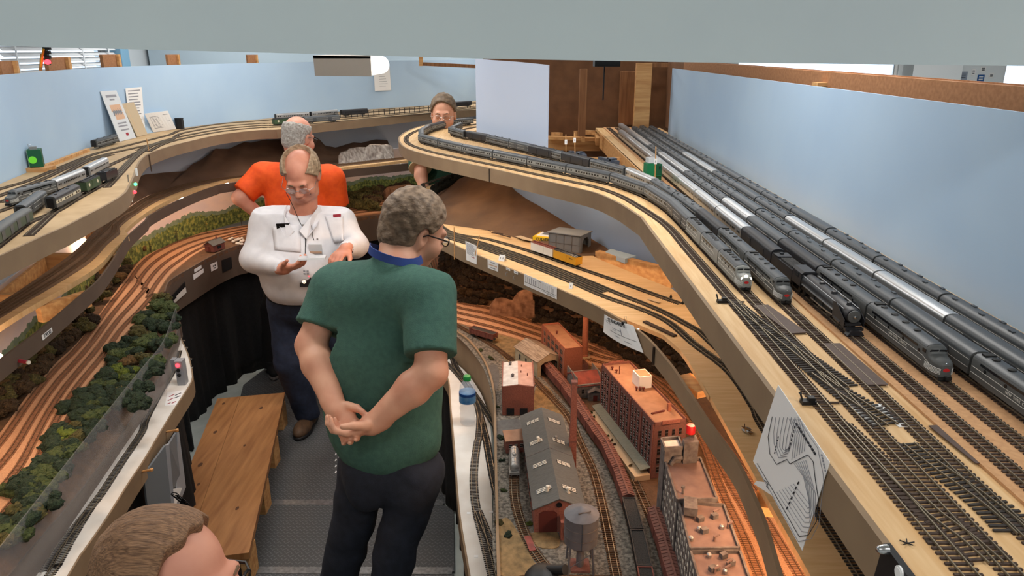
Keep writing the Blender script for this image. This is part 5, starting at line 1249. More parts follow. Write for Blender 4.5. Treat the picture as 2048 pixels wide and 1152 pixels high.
class Bld:          # nearest ground corner, its roof height in the image, and the roof's right and left corners give the box
    def __init__(s, name, label, c, N, ytop, R, Lf, cat='building', prim='r'):
        s.N = W(*pix(c, *N), HL + .001); s.h = top_z(s.N, pix(c, 0, ytop)[1]) - s.N.z; zt = s.N.z + s.h
        r = W(*pix(c, *R), zt); l = W(*pix(c, *Lf), zt); ex = Vector((r.x - s.N.x, r.y - s.N.y)); ey = Vector((l.x - s.N.x, l.y - s.N.y))
        s.w = ex.length; s.d = abs(ey.dot(Vector((-ex.y, ex.x)).normalized())); s.rz = math.atan2(ex.y, ex.x)
        if prim == 'l': s.d = ey.length; s.rz = math.atan2(ey.y, ey.x) - math.pi / 2; s.w = abs(ex.dot(Vector((ey.y, -ey.x)).normalized()))
        s.t = thing(name, label, cat, s.N, s.rz)
    def part(s, mb, name, m, parent=None, **k): return mb.build(name, m, parent or s.t, local=True, **k)
    def wins(s, face, cols, rows, ww, wh, z0, z1, x0=.08, x1=.92, m='window_dark', frame='stone_grey', proud=.0008, sill=True):
        L = s.w if face in ('f', 'b') else s.d; me = None
        for r in range(rows):
            for c in range(cols):
                u = (x0 + (x1 - x0) * (c + .5) / cols) * L; z = s.h * (z0 + (z1 - z0) * (r + .5) / rows)
                loc = {'f': (u, -proud, z), 'l': (-proud, u, z), 'r': (s.w + proud, u, z)}[face]
                if me is None:
                    q = MB(); q.box((0,0,0),(ww, .0014, wh)); o = q.build('window', m, s.t, local=True); me = o
                    q = MB(); q.box((0,-.0010,0),(ww * .9,.0008, wh * .07)); q.box((0,-.0010,-wh / 2 - .0006),(ww * 1.15,.0016,.0012)); q.box((0,-.0010, wh / 2),(ww * 1.1,.0010,.0010)); ms = q.build('sash', frame, o, local=True)
                else:
                    o = me.copy(); COL.objects.link(o); e2 = ms.copy(); COL.objects.link(e2); e2.parent = o
                o.location = loc; o.rotation_euler = (0,0,0 if face == 'f' else (-math.pi / 2 if face == 'l' else math.pi / 2))
def flat_roof(b, wm, rm, para=.006, th=.003):
    b.part(MB().box((b.w / 2, b.d / 2, b.h / 2 - .002),(b.w, b.d, b.h - .004)), 'walls', wm)
    b.part(MB().box((b.w / 2, b.d / 2, b.h - .002),(b.w - th * 2, b.d - th * 2,.004)), 'roof', rm)
    m = MB()
    for cx, cy, sx, sy in ((b.w / 2, th / 2, b.w, th),(b.w / 2, b.d - th / 2, b.w, th),(th / 2, b.d / 2, th, b.d),(b.w - th / 2, b.d / 2, th, b.d)): m.box((cx, cy, b.h - .003 + para / 2),(sx, sy, para + .004))
    b.part(m, 'parapet', wm)
# small brick building
b = Bld('brick_building', 'small brick building with half white, half pink roof', 'B8', (520,760),555,(750,555),(495,380))
b.part(MB().box((b.w / 2, b.d / 2, b.h / 2),(b.w, b.d, b.h)).add([(0,0, b.h),(b.w, 0, b.h),(b.w / 2,0, b.h + .008),(0, b.d, b.h),(b.w, b.d, b.h),(b.w / 2, b.d, b.h + .008)], [(0,1,2),(3,5,4),(0,2,5,3),(1,4,5,2)]), 'walls', 'brick_red')
for sgn, mm in ((0, 'roof_white'),(1, 'roof_pink')):
    x0, x1 = (.002, b.w / 2) if sgn == 0 else (b.w - .002, b.w / 2)
    m = MB().add([(x0,.003, b.h + .0005),(x1,.003, b.h + .0085),(x1, b.d - .003, b.h + .0085),(x0, b.d - .003, b.h + .0005),(x0,.003, b.h + .002),(x1,.003, b.h + .010),(x1, b.d - .003, b.h + .010),(x0, b.d - .003, b.h + .002)], [(0,1,2,3),(4,7,6,5),(0,4,5,1),(1,5,6,2),(2,6,7,3),(3,7,4,0)]); b.part(m, 'roof', mm, fix=True)
m = MB()
for x_ in (0, b.w): m.box((x_, b.d / 2, b.h + .002),(.003, b.d + .003,.008))
b.part(m, 'parapet', 'brick_red')
for x_ in (.26,.68): b.part(MB().box((b.w * x_, -.0008, b.h * .14),(b.w * .24,.002, b.h * .24)), 'loading_door', 'window_dark')
b.wins('l', 4,2,.010,.014,.15,.9)
for (u, v) in ((.25,.85),(.33,.35)):
    b.part(MB().lathe([(.005,0),(.004,.006),(.007,.008),(.003,.013)], 8,(b.w * u, b.d * v, b.h + .006)), 'roof_vent', 'stone_grey')
for (u, v) in ((.62,.75),(.6,.5),(.8,.4)): b.part(MB().lathe([(.0015,0),(.0015,.010)], 6,(b.w * u, b.d * v, b.h + .006)), 'vent_pipe', 'door_red')
# engine house
b = Bld('engine_house', 'long brick engine house with dark grey skylit roof', 'C1', (750,842),668,(1095,610),(660,8), prim='l')
rh = .030
b.part(MB().box((b.w / 2, b.d / 2, b.h / 2),(b.w, b.d, b.h)).add([(0,0, b.h),(b.w, 0, b.h),(b.w / 2,0, b.h + rh),(0, b.d, b.h),(b.w, b.d, b.h),(b.w / 2, b.d, b.h + rh)], [(0,1,2),(3,5,4)]), 'walls', 'brick_red')
sl = math.hypot(b.w / 2, rh); ang = math.atan2(rh, b.w / 2)
for sgn in (1,-1):
    cx = b.w / 2 - sgn * b.w / 4 - sgn * .002; R3 = Matrix.Rotation(-ang * sgn, 3, 'Y')
    rf = b.part(MB().box((cx, b.d / 2, b.h + rh / 2 + .001),(sl + .006, b.d + .012,.003), M=R3), 'roof', 'roof_grey')
    for k in range(4):
        yy = b.d * (.12 + .25 * k); nrm = R3 @ Vector((0,0,1))
        s0 = b.part(MB().box((cx, yy, b.h + rh / 2 + .0028),(sl * .62,.020,.0012), M=R3), 'skylight', 'window_dark', rf)
        m = MB()
        for j in range(3):
            for i in range(3): m.box(Vector((cx, yy - .007 + j * .007, b.h + rh / 2 + .0040)) + R3 @ Vector(((i - 1) * sl * .2,0,0)),(sl * .17,.0035,.0010), M=R3)
        tag(b.part(m, 'skylight_panes', 'vent_white', rf), kind='stuff')
    b.part(MB().box((cx, b.d * .5, b.h + rh / 2 + .003),(sl, .002,.001), M=R3), 'roof_seam', 'stone_grey', rf)
for (u, v, mm) in ((.30,.10, 'vent_white'),(.72,.08, 'vent_white'),(.28,.62, 'vent_white'),(.70,.62, 'cottage')):
    z = b.h + rh * (1 - abs(u - .5) * 2) + .002
    b.part(MB().lathe([(.006,-.002),(.006,.002),(.004,.005),(.0035,.012),(.006,.013),(.005,.017),(.002,.019)], 10,(b.w * u, b.d * v, z), ), 'roof_vent', mm, smooth_=True)
b.part(MB().extrude_y([(b.w * .10,.001),(b.w * .46,.001),(b.w * .46, b.h * .80),(b.w * .38, b.h * .90),(b.w * .18, b.h * .90),(b.w * .10, b.h * .80)], -.0016,.001), 'engine_door', 'door_red')
b.part(MB().lathe([(0,0),(.008,.0005),(.008,.002),(0,.0022)], 14,(b.w * .5,-.0004, b.h + rh * .35), Matrix.Rotation(math.pi / 2,3, 'X')), 'round_window', 'window_dark')
b.wins('l', 9,1,.014,.024,.2,.85); b.wins('r', 9,1,.014,.024,.2,.85)
an = MB(); an.box((b.w * .62,-.018, b.h * .36),(b.w * .22,.036, b.h * .72)); b.part(an, 'annex', 'brick_red')
b.part(MB().box((b.w * .62,-.0370, b.h * .3),(b.w * .10,.0012, b.h * .4)), 'annex_door', 'door_red')
# lean-to office
b = Bld('brick_office', 'small brick lean-to office with tan roof beside the engine house', 'B8', (548,1035),948,(690,935),(540,895))
b.d = max(b.d, .05)
b.part(MB().box((b.w / 2, b.d / 2, b.h / 2),(b.w, b.d, b.h)), 'walls', 'brick_red'); b.part(MB().box((b.w / 2, b.d / 2, b.h + .006),(b.w + .006, b.d + .01,.003), M=Matrix.Rotation(math.radians(8),3, 'X')), 'roof', 'roof_tan'); b.wins('f', 3,1,.010,.012,.35,.85, frame='vent_white')
# pale shed over the track
b = Bld('pale_shed', 'pale wooden shed with streaked metal roof over the boxcar track', 'B8', (772,485),375,(960,330),(640,262))
b.w = max(.085, b.w * .9); bw, bd, bh = b.w, b.d, b.h
m = MB(); m.box((.0015, bd / 2, bh / 2),(.003, bd, bh)); m.box((bw - .0015, bd / 2, bh / 2),(.003, bd, bh)); m.box((bw / 2, bd, bh / 2),(bw, .003, bh)); b.part(m, 'side_walls', 'shed_wall')
pts = [(0,0),(bw * .14,0),(bw * .14, bh * .72),(bw * .3, bh * .88),(bw * .7, bh * .88),(bw * .86, bh * .72),(bw * .86,0),(bw, 0),(bw, bh),(bw / 2, bh + .026),(0, bh)]
b.part(MB().extrude_y(pts, -.002,.002), 'arched_front', 'shed_wall')
for sgn in (1,-1):
    sl2 = math.hypot(bw / 2,.026); b.part(MB().box((bw / 2 - sgn * bw / 4 - sgn * .002, bd / 2, bh + .0145),(sl2 + .008, bd + .014,.003), M=Matrix.Rotation(-math.atan2(.026, bw / 2) * sgn, 3, 'Y')), 'roof', 'corrugated')
b.wins('l', 3,1,.010,.022,.3,.85)
# tall brick warehouse with orange roof
b = Bld('brick_warehouse', 'tall orange-lit brick warehouse with pilasters behind the pale shed', 'B8', (968,498),290,(1100,275),(765,115))
flat_roof(b, 'brick_orange', 'roof_tan', .008)
m = MB()
for k in range(6): m.box((-.0015, b.d * k / 5 * .97 + .004, b.h / 2),(.004,.008, b.h))
b.part(m, 'pilaster', 'brick_orange'); b.wins('l', 5,3, b.d / 5 * .6, b.h * .12,.2,.95)
b.part(MB().lathe([(.003,0),(.003,.008),(.005,.009),(.005,.014)], 8,(b.w * .35, b.d * .6, b.h)), 'roof_vent', 'door_red')
b.part(MB().box((b.w + .015,.03, b.h * .2),(.03,.05, b.h * .4)), 'annex', 'brick_dark')
# round stack
bs = W(*pix('B8', 1112,352), HL); zt = min(HM - .02, top_z(bs, pix('B8', 0,38)[1])); t = thing('round_chimney', 'round brick chimney stack behind the brick warehouse', 'chimney', bs)
m = MB(); m.lathe([(.0165,0),(.0165,.02),(.0135,.022),(.0125, zt - HL)], 16, bs); m.build('stack', 'brick_orange', t, smooth_=True); m = MB(); m.lathe([(.013, zt - HL - .006),(.0145, zt - HL - .003),(.0145, zt - HL)], 16, bs); m.build('rim', 'brick_dark', t)
m = MB(); m.box((bs.x, bs.y, HL + .008),(.045,.045,.016)); m.build('plinth', 'shed_wall', t)
# square chimney beside the engine house
bs = W(*pix('B8', 1022,1135), HL); zt = top_z(bs, pix('B8', 0,512)[1]); t = thing('square_chimney', 'tall tapering square brick chimney beside the engine house', 'chimney', bs)
hh = zt - HL; a0, a1 = .0125,.0075
m = MB(); m.add([(bs.x + sx * a0, bs.y + sy * a0, HL) for sx, sy in ((-1,-1),(1,-1),(1,1),(-1,1))] + [(bs.x + sx * a1, bs.y + sy * a1, zt) for sx, sy in ((-1,-1),(1,-1),(1,1),(-1,1))], [(0,3,2,1),(4,5,6,7),(0,1,5,4),(1,2,6,5),(2,3,7,6),(3,0,4,7)]); m.build('shaft', 'brick_red', t)
m = MB(); m.box((bs.x, bs.y, zt - .004),(.019,.019,.008)); m.box((bs.x, bs.y, HL + hh * .33),(.026,.026,.004)); m.build('band', 'brick_dark', t)
# red roofed shed and cottage
b = Bld('red_roof_shed', 'grey shed with a red metal gable roof behind the brick chimney', 'B8', (1060,640),545,(1245,525),(1030,440))
b.d = max(b.d, .07)
b.part(MB().box((b.w / 2, b.d / 2, b.h / 2),(b.w, b.d, b.h)), 'walls', 'cottage')
for sgn in (1,-1): b.part(MB().box((b.w / 2, b.d / 2 - sgn * b.d / 4, b.h + .010),(b.w + .008, b.d / 2 + .012,.003), M=Matrix.Rotation(math.radians(26) * sgn, 3, 'X')), 'roof', 'roof_red')
m = MB()
for x_ in (0, b.w): m.extrude_y([(x_ - .002, b.h - .002),(x_ + .002, b.h - .002),(x_ + .002, b.h + .03),(x_ - .002, b.h + .03)], .005, b.d - .005)
b.part(m, 'gable_parapet', 'cottage'); b.wins('f', 3,1,.010,.016,.25,.8)
b = Bld('grey_cottage', 'tiny grey cottage in front of the red-roofed shed', 'B8', (1140,655),600,(1240,600),(1110,580))
b.d = max(b.d, .04); b.part(MB().box((b.w / 2, b.d / 2, b.h / 2),(b.w, b.d, b.h)), 'walls', 'cottage')
for sgn in (1,-1): b.part(MB().box((b.w / 2 - sgn * b.w / 4, b.d / 2, b.h + .006),(b.w / 2 + .008, b.d + .008,.003), M=Matrix.Rotation(math.radians(-24) * sgn, 3, 'Y')), 'roof', 'stone_grey')
b.part(MB().box((b.w / 2,-.0008, b.h * .35),(b.w * .3,.002, b.h * .7)), 'door', 'door_red')
# big factory
b = Bld('brick_factory', 'big five-bay brick factory with loading dock and white penthouse', 'B8', (1588,1215),830,(1850,800),(1290,395))
flat_roof(b, 'brick_dark', 'roof_tan', .009,.004)
for k in range(6): b.part(MB().box((-.001, b.d * k / 5 * .985 + .004, b.h / 2),(.004,.006, b.h)), 'pilaster', 'brick_red')
for bay in range(5):
    b.wins('l', 3,5,.0085,.018,.22,.97, bay / 5 + .03,(bay + 1) / 5 - .01, 'window_dark', 'pane_grey')
b.wins('f', 4,5,.009,.020,.08,.92)
m = MB(); m.box((b.w * .5,-.002, b.h + .006),(b.w * .55,.004,.012)); m.box((b.w * .5, b.d, b.h + .006),(b.w * .55,.004,.012)); b.part(m, 'stepped_parapet', 'brick_red')
pw = MB(); b.part(pw.box((b.w * .70, b.d * .60, b.h + .022),(b.w * .42, b.d * .13,.044)), 'penthouse', 'white_paint'); b.part(MB().box((b.w * .70, b.d * .60, b.h + .0445),(b.w * .36, b.d * .11,.001)), 'penthouse_roof', 'roof_tan')
for u, v in ((.38,.52),(.48,.51),(.58,.50),(.2,.9),(.25,.84)): b.part(MB().lathe([(.0025,0),(.0025,.008),(.005,.009),(.005,.013)], 8,(b.w * u, b.d * v, b.h)), 'roof_vent', 'door_red')
b.part(MB().lathe([(.0018,0),(.0018,.03)], 6,(b.w * .32, b.d * .82, b.h)), 'vent_pipe', 'door_red'); b.part(MB().box((b.w * .78, b.d * .17, b.h + .012),(.010,.010,.026)), 'roof_chimney', 'brick_orange'); b.part(MB().box((b.w * .42, b.d * .16, b.h + .002),(.05,.006,.004), rz=.2), 'roof_beam', 'door_red')
b.part(MB().box((-.020, b.d * .49, b.h * .20),(.034, b.d * .98,.003), M=Matrix.Rotation(math.radians(-10),3, 'Y')), 'canopy', 'canopy_green')
b.part(MB().box((-.030, b.d * .47,.009),(.052, b.d * .96,.018)), 'loading_dock', 'dock_cream')
for k, (v, mm) in enumerate(((.93, 'leaf_mid'),(.86, 'leaf_olive'),(.55, 'leaf_lime'),(.48, 'leaf_rust'),(.42, 'leaf_maroon'),(.12, 'leaf_rust'))):
    q = b.t.matrix_basis @ Vector((0,0,0)); P = Matrix.Rotation(b.rz, 3, 'Z') @ Vector((-.046, b.d * v, .018)) + b.N
    tree(P, .006, mm, '%s potted shrub on the factory dock, %s from the far end' % (LB[mm], ordn(k)), 'shrubs on the dock', 'dock_shrub')
# dark stone warehouses at the lower right
def quad_bld(name, label, roof, h, wm, rm, c='C2', para=.008):
    q = T(c, roof, HL + h); ctr = sum(q, Vector()) / len(q); ctr.z = HL; t = thing(name, label, 'building', ctr)
    p2 = [tuple(p[:2]) for p in q]
    MB().prism(p2, HL, HL + h - .004).build('walls', wm, t)
    cx, cy = ctr.x, ctr.y; inn = [(cx + (x - cx) * .95, cy + (y - cy) * .96) for x, y in p2]
    MB().prism(inn, HL + h - .0041, HL + h - .001).build('roof', rm, t)
    m = MB(); n = len(q)
    for i in range(n):
        a, bb = q[i], q[(i + 1) % n]; m.bar((a.x, a.y, HL + h + para / 2 - .003),(bb.x, bb.y, HL + h + para / 2 - .003),.005, para + .004)
    m.build('parapet', wm, t); return t, q
def face_wins(t, a, b, h, cols, rows, ww, wh, m='vent_white', z0=.1, z1=.95):
    d = (b - a); L = Vector((d.x, d.y)).length; ang = math.atan2(d.y, d.x); first = None; nrm = Vector((d.y, -d.x, 0)).normalized()
    for r in range(rows):
        for c in range(cols):
            p = a.lerp(b, (c + .5) / cols); p.z = HL + h * (z0 + (z1 - z0) * (r + .5) / rows)
            if first is None:
                q = MB(); q.box((0,0,0),(ww, .002, wh)); first = q.build('window', m, t, local=True); o = first
                q = MB(); q.box((0,0,-wh * .2),(ww * .6,.003, wh * .5)); s2 = q.build('pane', 'window_dark', first, local=True)
            else: o = first.copy(); COL.objects.link(o); e2 = s2.copy(); COL.objects.link(e2); e2.parent = o
            o.location = p - ORG[t.name]; o.rotation_euler = (0,0, ang)
t, q = quad_bld('stone_warehouse', 'dark stone warehouse with flat dusty roof beside the factory', [(105,320),(362,312),(480,606),(196,612)], .20, 'stone_grey', 'roof_mauve'); face_wins(t, q[0], q[3], .2,6,5,.010,.020)
MB().lathe([(.003,0),(.003,.016),(.005,.017),(.005,.022)], 8, W(*pix('C2', 235,560), HL + .2)).build('roof_vent', 'stone_grey', t)
for x, y in ((150,350),(140,300)): MB().tube([W(*pix('C2', x, y), HL + .2), W(*pix('C2', x, y), HL + .2) + Vector((.01,.0,.02)), W(*pix('C2', x, y), HL + .2) + Vector((.03,.0,.022))], .006,8).build('duct', 'stone_grey', t)
t, q = quad_bld('stone_warehouse', 'nearest dark stone warehouse with cluttered roof and white windows', [(205,622),(530,650),(640,960),(290,965)], .19, 'stone_grey', 'roof_mauve'); face_wins(t, q[0], q[3], .19,7,5,.010,.020)
t2, q2 = quad_bld('stone_warehouse', 'dark stone warehouse cut by the bottom edge of the picture', [(292,985),(645,980),(790,1400),(420,1420)], .185, 'stone_grey', 'roof_mauve'); face_wins(t2, q2[0], q2[3], .185,7,5,.010,.020)
rn = random.Random(3)
for (tt, box) in ((t, (290,700,560,930)),(t2,(340,1010,620,1140))):
    h_ = .19 if tt is t else .185
    for k in range(9):
        p = W(*pix('C2', rn.uniform(box[0], box[2]), rn.uniform(box[1], box[3])), HL + h_ - .001); kind = k % 3
        if kind == 0: MB().lathe([(.006,0),(.006,.008),(.003,.011)], 10, p).build('roof_vent', 'steel', tt)
        elif kind == 1: MB().box(p + Vector((0,0,.006)),(.016,.012,.012), rz=.4).build('roof_hatch', 'stone_grey', tt)
        else: MB().tube([p, p + Vector((0,0,.012)), p + Vector((.012,.004,.016))], .003,8).build('duct', 'roof_mauve', tt)
MB().box(W(*pix('C2', 290,670), HL + .2) + Vector((0,0,.008)),(.032,.05,.022), rz=-.2).build('roof_shed', 'stone_grey', t)
t, q = quad_bld('warehouse_tower', 'stone stair tower with a red water tank on top', [(80,172),(205,160),(232,232),(108,240)], .245, 'stone_grey', 'roof_white')
p = T('C2', [(235,160),(330,135),(352,185),(250,195)], HL + .265); MB().prism([tuple(v[:2]) for v in p], HL + .2, HL + .265).build('stair_head', 'stone_grey', t)
c0 = W(*pix('C2', 292,112), HL + .275); m = MB(); m.lathe([(.0125,-.004),(.0125,.018),(.011,.020),(0,.0205)], 16, c0); m.build('red_tank', 'red_tank', t, smooth_=True)
MB().tube([W(*pix('C2', 308,330), HL + .2), W(*pix('C2', 308,330), HL + .2) + Vector((0,0,.05))], .006,10).build('stack_pipe', 'stone_grey', t)
# water tank on legs
bs = W(*pix('C1', 1078,1085), HL); zr = top_z(bs, pix('C1', 0,905)[1]); zt = top_z(bs, pix('C1', 0,705)[1]); t = thing('water_tower', 'dark grey water tank on legs with a conical roof', 'water tower', bs); r = .043
m = MB(); m.lathe([(.004, zr - .022 - HL),(.02, zr - .014 - HL),(.036, zr - .003 - HL),(r, zr + .004 - HL),(r, zt - HL)], 24, bs); tk = m.build('tank', 'tank_grey', t, smooth_=True)
m = MB(); m.lathe([(r + .002, zt - HL - .001),(r + .002, zt - HL + .001),(.02, zt - HL + .014),(.0, zt - HL + .022)], 24, bs); m.build('conical_roof', 'tank_grey', t, smooth_=True)
m = MB(); m.lathe([(.010,0),(.010, zr - HL),(.006, zr - HL + .001)], 12, bs); m.build('riser_pipe', 'tank_grey', t)
m = MB()
for k in (.33,.66): m.lathe([(r + .0008, zr + (zt - zr) * k - HL - .001),(r + .0012, zr + (zt - zr) * k - HL),(r + .0008, zr + (zt - zr) * k - HL + .001)], 24, bs)
m.build('band', 'stone_grey', tk)
for k in range(4):
    a = math.pi / 4 + k * math.pi / 2; p0 = bs + Vector((math.cos(a) * .046, math.sin(a) * .046,0)); p1 = bs + Vector((math.cos(a) * .040, math.sin(a) * .040, zr + .01 - HL))
    MB().tube([p0, p1], .0028,8).build('leg', 'tank_grey', t)
    a2 = a + math.pi / 2; p2 = bs + Vector((math.cos(a2) * .042, math.sin(a2) * .042,(zr - HL) * .85)); MB().tube([p0 + Vector((0,0,.02)), p2], .001,6).build('brace', 'tank_grey', t)
MB().bar(bs + Vector((.0,-r - .001, zr - HL)), bs + Vector((.0,-r - .001, zt - HL)),.004,.001).build('ladder', 'stone_grey', t)
m = MB(); m.bar(bs + Vector((-.01,-.02, zt - HL + .014)), bs + Vector((.022,-.012, zt - HL + .016)),.003,.003); m.build('roof_hatch', 'stone_grey', t)
bs2 = bs; m = MB(); m.box((bs.x, bs.y, HL + .003),(.05,.05,.006)); m.build('base_pad', 'brick_dark', t)
# small depot on the left lower deck
p0 = W(*pix('D4', 925,478), HL + .006); p1 = W(*pix('D4', 1025,488), HL + .006); p2 = W(*pix('D4', 1155,440), HL + .006)
t = thing('red_depot', 'small red depot with dark gable roof on the left lower deck', 'building', p0); e1 = (p1 - p0); e1 = e1.normalized(); w_ = (p1 - p0).length; e2 = (p2 - p1); e2 = (e2 - e1 * e2.dot(e1)); d_ = max(.08, e2.length); t.rotation_euler = (0,0, math.atan2(e1.y, e1.x)); h_ = .045
MB().box((w_ / 2, d_ / 2, h_ / 2),(w_, d_, h_)).add([(0,0, h_),(w_, 0, h_),(w_ / 2,0, h_ + .022),(0, d_, h_),(w_, d_, h_),(w_ / 2, d_, h_ + .022)], [(0,1,2),(3,5,4)]).build('walls', 'red_tank' if 0 else 'boxcar_red', t, local=True)
for sgn in (1,-1): MB().box((w_ / 2 - sgn * w_ / 4 - sgn * .002, d_ / 2, h_ + .012),(math.hypot(w_ / 2,.022) + .010, d_ + .016,.003), M=Matrix.Rotation(-math.atan2(.022, w_ / 2) * sgn, 3, 'Y')).build('roof', 'roof_grey', t, local=True)
MB().box((w_ / 2,-.001,.018),(w_ * .25,.002,.032)).build('door', 'door_red', t, local=True); MB().box((w_ + .001, d_ / 2,.024),(.002, d_ * .3,.018)).build('window', 'window_dark', t, local=True); MB().box((w_ / 2, d_ * .7, h_ + .03),(.008,.008,.02)).build('chimney', 'brick_red', t, local=True)
for k in range(16):
    p = W(*pix('D4', rn.uniform(1180,1370), rn.uniform(330,400)), HL + .008); tag(MB().lathe([(.010,0),(.013,.006),(.006,.014)], 6, p).build('stone_chunk', 'vent_white'), 'pale stone chunk in the heap beside the red depot', 'stone', 'stones beside the depot')
# ================================================================== props
def sheet(name, label, q, mm='paper', th=.0012, cat='paper', prints=(), group=None, texts=(), bend=0):
    q = [Vector(p) for p in q]                     # tl, tr, br, bl seen from the front
    nrm = (q[1] - q[0]).cross(q[3] - q[0]).normalized(); ctr = sum(q, Vector()) / 4; base = min(q, key=lambda v: v.z)
    if nrm.dot(ctr - Vector((0,0, CAMZ))) > 0: nrm = -nrm
    t = thing(name, label, cat, (ctr.x, ctr.y, base.z), group=group)
    n = 9; m = MB(); vs = []
    for i in range(n):
        u = i / (n - 1); off = nrm * bend * math.sin(math.pi * u)
        for v in (0,1): vs.append(q[0].lerp(q[1], u).lerp(q[3].lerp(q[2], u), v) + off)
    for p in list(vs): vs.append(p - nrm * th)
    fs = []
    K = 2 * n
    for i in range(n - 1):
        a = 2 * i; fs += [(a, a + 2, a + 3, a + 1),(K + a, K + a + 1, K + a + 3, K + a + 2),(a, K + a, K + a + 2, a + 2),(a + 1, a + 3, K + a + 3, K + a + 1)]
    fs += [(0,1, K + 1, K),(2 * n - 2, K + 2 * n - 2, K + 2 * n - 1,2 * n - 1)]
    m.add(vs, fs); m.build('sheet', mm, t, fix=True)
    def at(u, v): return q[0].lerp(q[1], u).lerp(q[3].lerp(q[2], u), v) + nrm * (bend * math.sin(math.pi * u) + .0004)
    for (u0, v0, u1, v1, pm) in prints:
        p = MB(); k = 5
        for i in range(k):
            ua, ub = u0 + (u1 - u0) * i / k, u0 + (u1 - u0) * (i + 1) / k
            a, b_, c_, d = at(ua, v0), at(ub, v0), at(ub, v1), at(ua, v1); p.add([a, b_, c_, d], [(0,1,2,3)])
        p.build('print', pm, t)
    for (txt, u, v, size, pm, ang) in texts:
        ex = (q[1] - q[0]).normalized(); ez = nrm; ey = ez.cross(ex); 
        if ey.dot(q[0] - q[3]) < 0: ex, ey = ex, -ey
        R4 = Matrix((ex, ey, ez)).transposed().to_4x4() @ Matrix.Rotation(ang, 4, 'Z'); text_mesh(txt, size, 'lettering', pm, t, M=Matrix.Translation(at(u, v) + nrm * .0003) @ R4, bold=size * .02)
    return t
def wq(path, c, pts): return [on_wall(*pix(c, *p), path) for p in pts]
def lines(n, u0, u1, v0, v1, h=.25, pm='ink', rag=True):
    out = []; r = random.Random(n)
    for k in range(n):
        v = v0 + (v1 - v0) * k / max(1, n - 1); out.append((u0, v, u1 - (r.random() * .3 * (u1 - u0) if rag else 0), v + (v1 - v0) / n * h, pm))
    return out
mat('ink_pale', (140,142,150),.8); mat('poster_tan', (206,168,140),.6); mat('poster_grey', (120,126,134),.6); mat('plastic', (214,218,222),.18, coat=.6); mat('folder', (196,178,150),.7); mat('crimson', (150,40,56),.6)
bdi = offs(BDL, -.004)
tl, tr = wq(bdi, 'D7', [(1155,592),(1340,580)]); br, bl = W(*pix('D1', 1568,208), HU), W(*pix('D1', 1384,252), HU)
sheet('poster', 'plastic-sleeved poster with a steam engine leaning on the left backdrop', [tl, tr, br + Vector((0,0,.002)), bl + Vector((0,0,.002))], 'plastic', .003, 'poster', [(.2,.08,.85,.13, 'ink_pale'),(.35,.16,.65,.19, 'ink_pale'),(.2,.28,.85,.42, 'poster_tan'),(.25,.36,.8,.5, 'poster_grey'),(.3,.44,.85,.58, 'poster_tan'),(.25,.64,.8,.67, 'ink_pale'),(.25,.70,.8,.73, 'ink_pale'),(.3,.78,.8,.81, 'ink_pale'),(.5,.86,.66,.92, 'crimson')])
tl, tr, br, bl = wq(offs(BDL, -.008), 'D7', [(1445,556),(1632,540),(1672,1030),(1500,1040)])
sheet('printed_sheet', 'printed white instruction sheet taped to the left backdrop', [tl, tr, br, bl], 'paper', prints=lines(14,.12,.9,.06,.95,.35, 'ink_pale'))
tl, tr = wq(offs(BDL, -.02), 'D7', [(1400,735),(1540,715)]); br, bl = W(*pix('D7', 1702,1090), HU), W(*pix('D7', 1585,1118), HU)
sheet('manila_folder', 'creased tan folder leaning between the poster and the printed sheet', [tl, tr, br + Vector((0,0,.002)), bl + Vector((0,0,.002))], 'folder', .006, 'folder', [(.2,.0,.26,1, 'dock_cream')])
tl, tr = wq(offs(BDL, -.03), 'D7', [(1665,848),(1932,815)]); br, bl = W(*pix('A1', 1355,762), HU), W(*pix('A1', 1178,788), HU)
sheet('printed_sheet', 'white printed table sheet leaning low on the left backdrop', [tl, tr, br + Vector((0,0,.002)), bl + Vector((0,0,.002))], 'paper', prints=lines(10,.12,.55,.2,.8,.4, 'ink_pale') + [(.7,.15,.92,.18, 'ink_pale'),(.75,.5,.9,.52, 'ink_pale')])
tl, tr, br, bl = wq(offs(BDL, -.012), 'B5', [(1178,210),(1302,205),(1314,386),(1190,392)])
sheet('blank_sheet', 'faint white sheet pinned on the far blue backdrop beside the lamp', [tl, tr, br, bl], 'paper', prints=lines(6,.3,.8,.3,.8,.15, 'ink_pale'))
p = W(*pix('A1', 1385,760), HU); t = thing('small_black_box', 'small black open box on the deck beside the printed table sheet', 'box', p); MB().box(p + Vector((0,0,.035)),(.045,.03,.07)).build('body', 'black', t); MB().box(p + Vector((0,0,.071)),(.05,.034,.004)).build('lid', 'black', t)
# green boxes
mat('green_pack', (18,120,76),.5); mat('green_dark', (16,84,54),.5); mat('green_side', (120,150,128),.6); mat('lime_dot', (120,230,60),.5)
A = W(*pix('D1', 345,545), HU + .02); B = W(*pix('D1', 505,535), HU + .02); C = W(*pix('D1', 290,530), HU + .02); zt = top_z(A, pix('D1', 0,350)[1])
e = (B - A); w_ = e.length; rz = math.atan2(e.y, e.x); h_ = zt - A.z; t = thing('green_box', 'dark green box with lime dot on a wood block at the left', 'box', A, rz)
MB().box((w_ / 2,.035, h_ / 2),(w_, .07, h_)).build('carton', 'green_dark', t, local=True); MB().box((-.001,.035, h_ / 2),(.002,.07, h_)).build('side_panel', 'green_side', t, local=True)
MB().lathe([(0,0),(.016,.0004),(.016,.001),(0,.0012)], 16,(w_ * .30,-.0012, h_ * .42), Matrix.Rotation(math.pi / 2,3, 'X')).build('lime_dot', 'lime_dot', t, local=True)
MB().box((w_ * .45,.035, h_ + .006),(w_ * .5,.03,.012)).build('handle', 'steel', t, local=True)
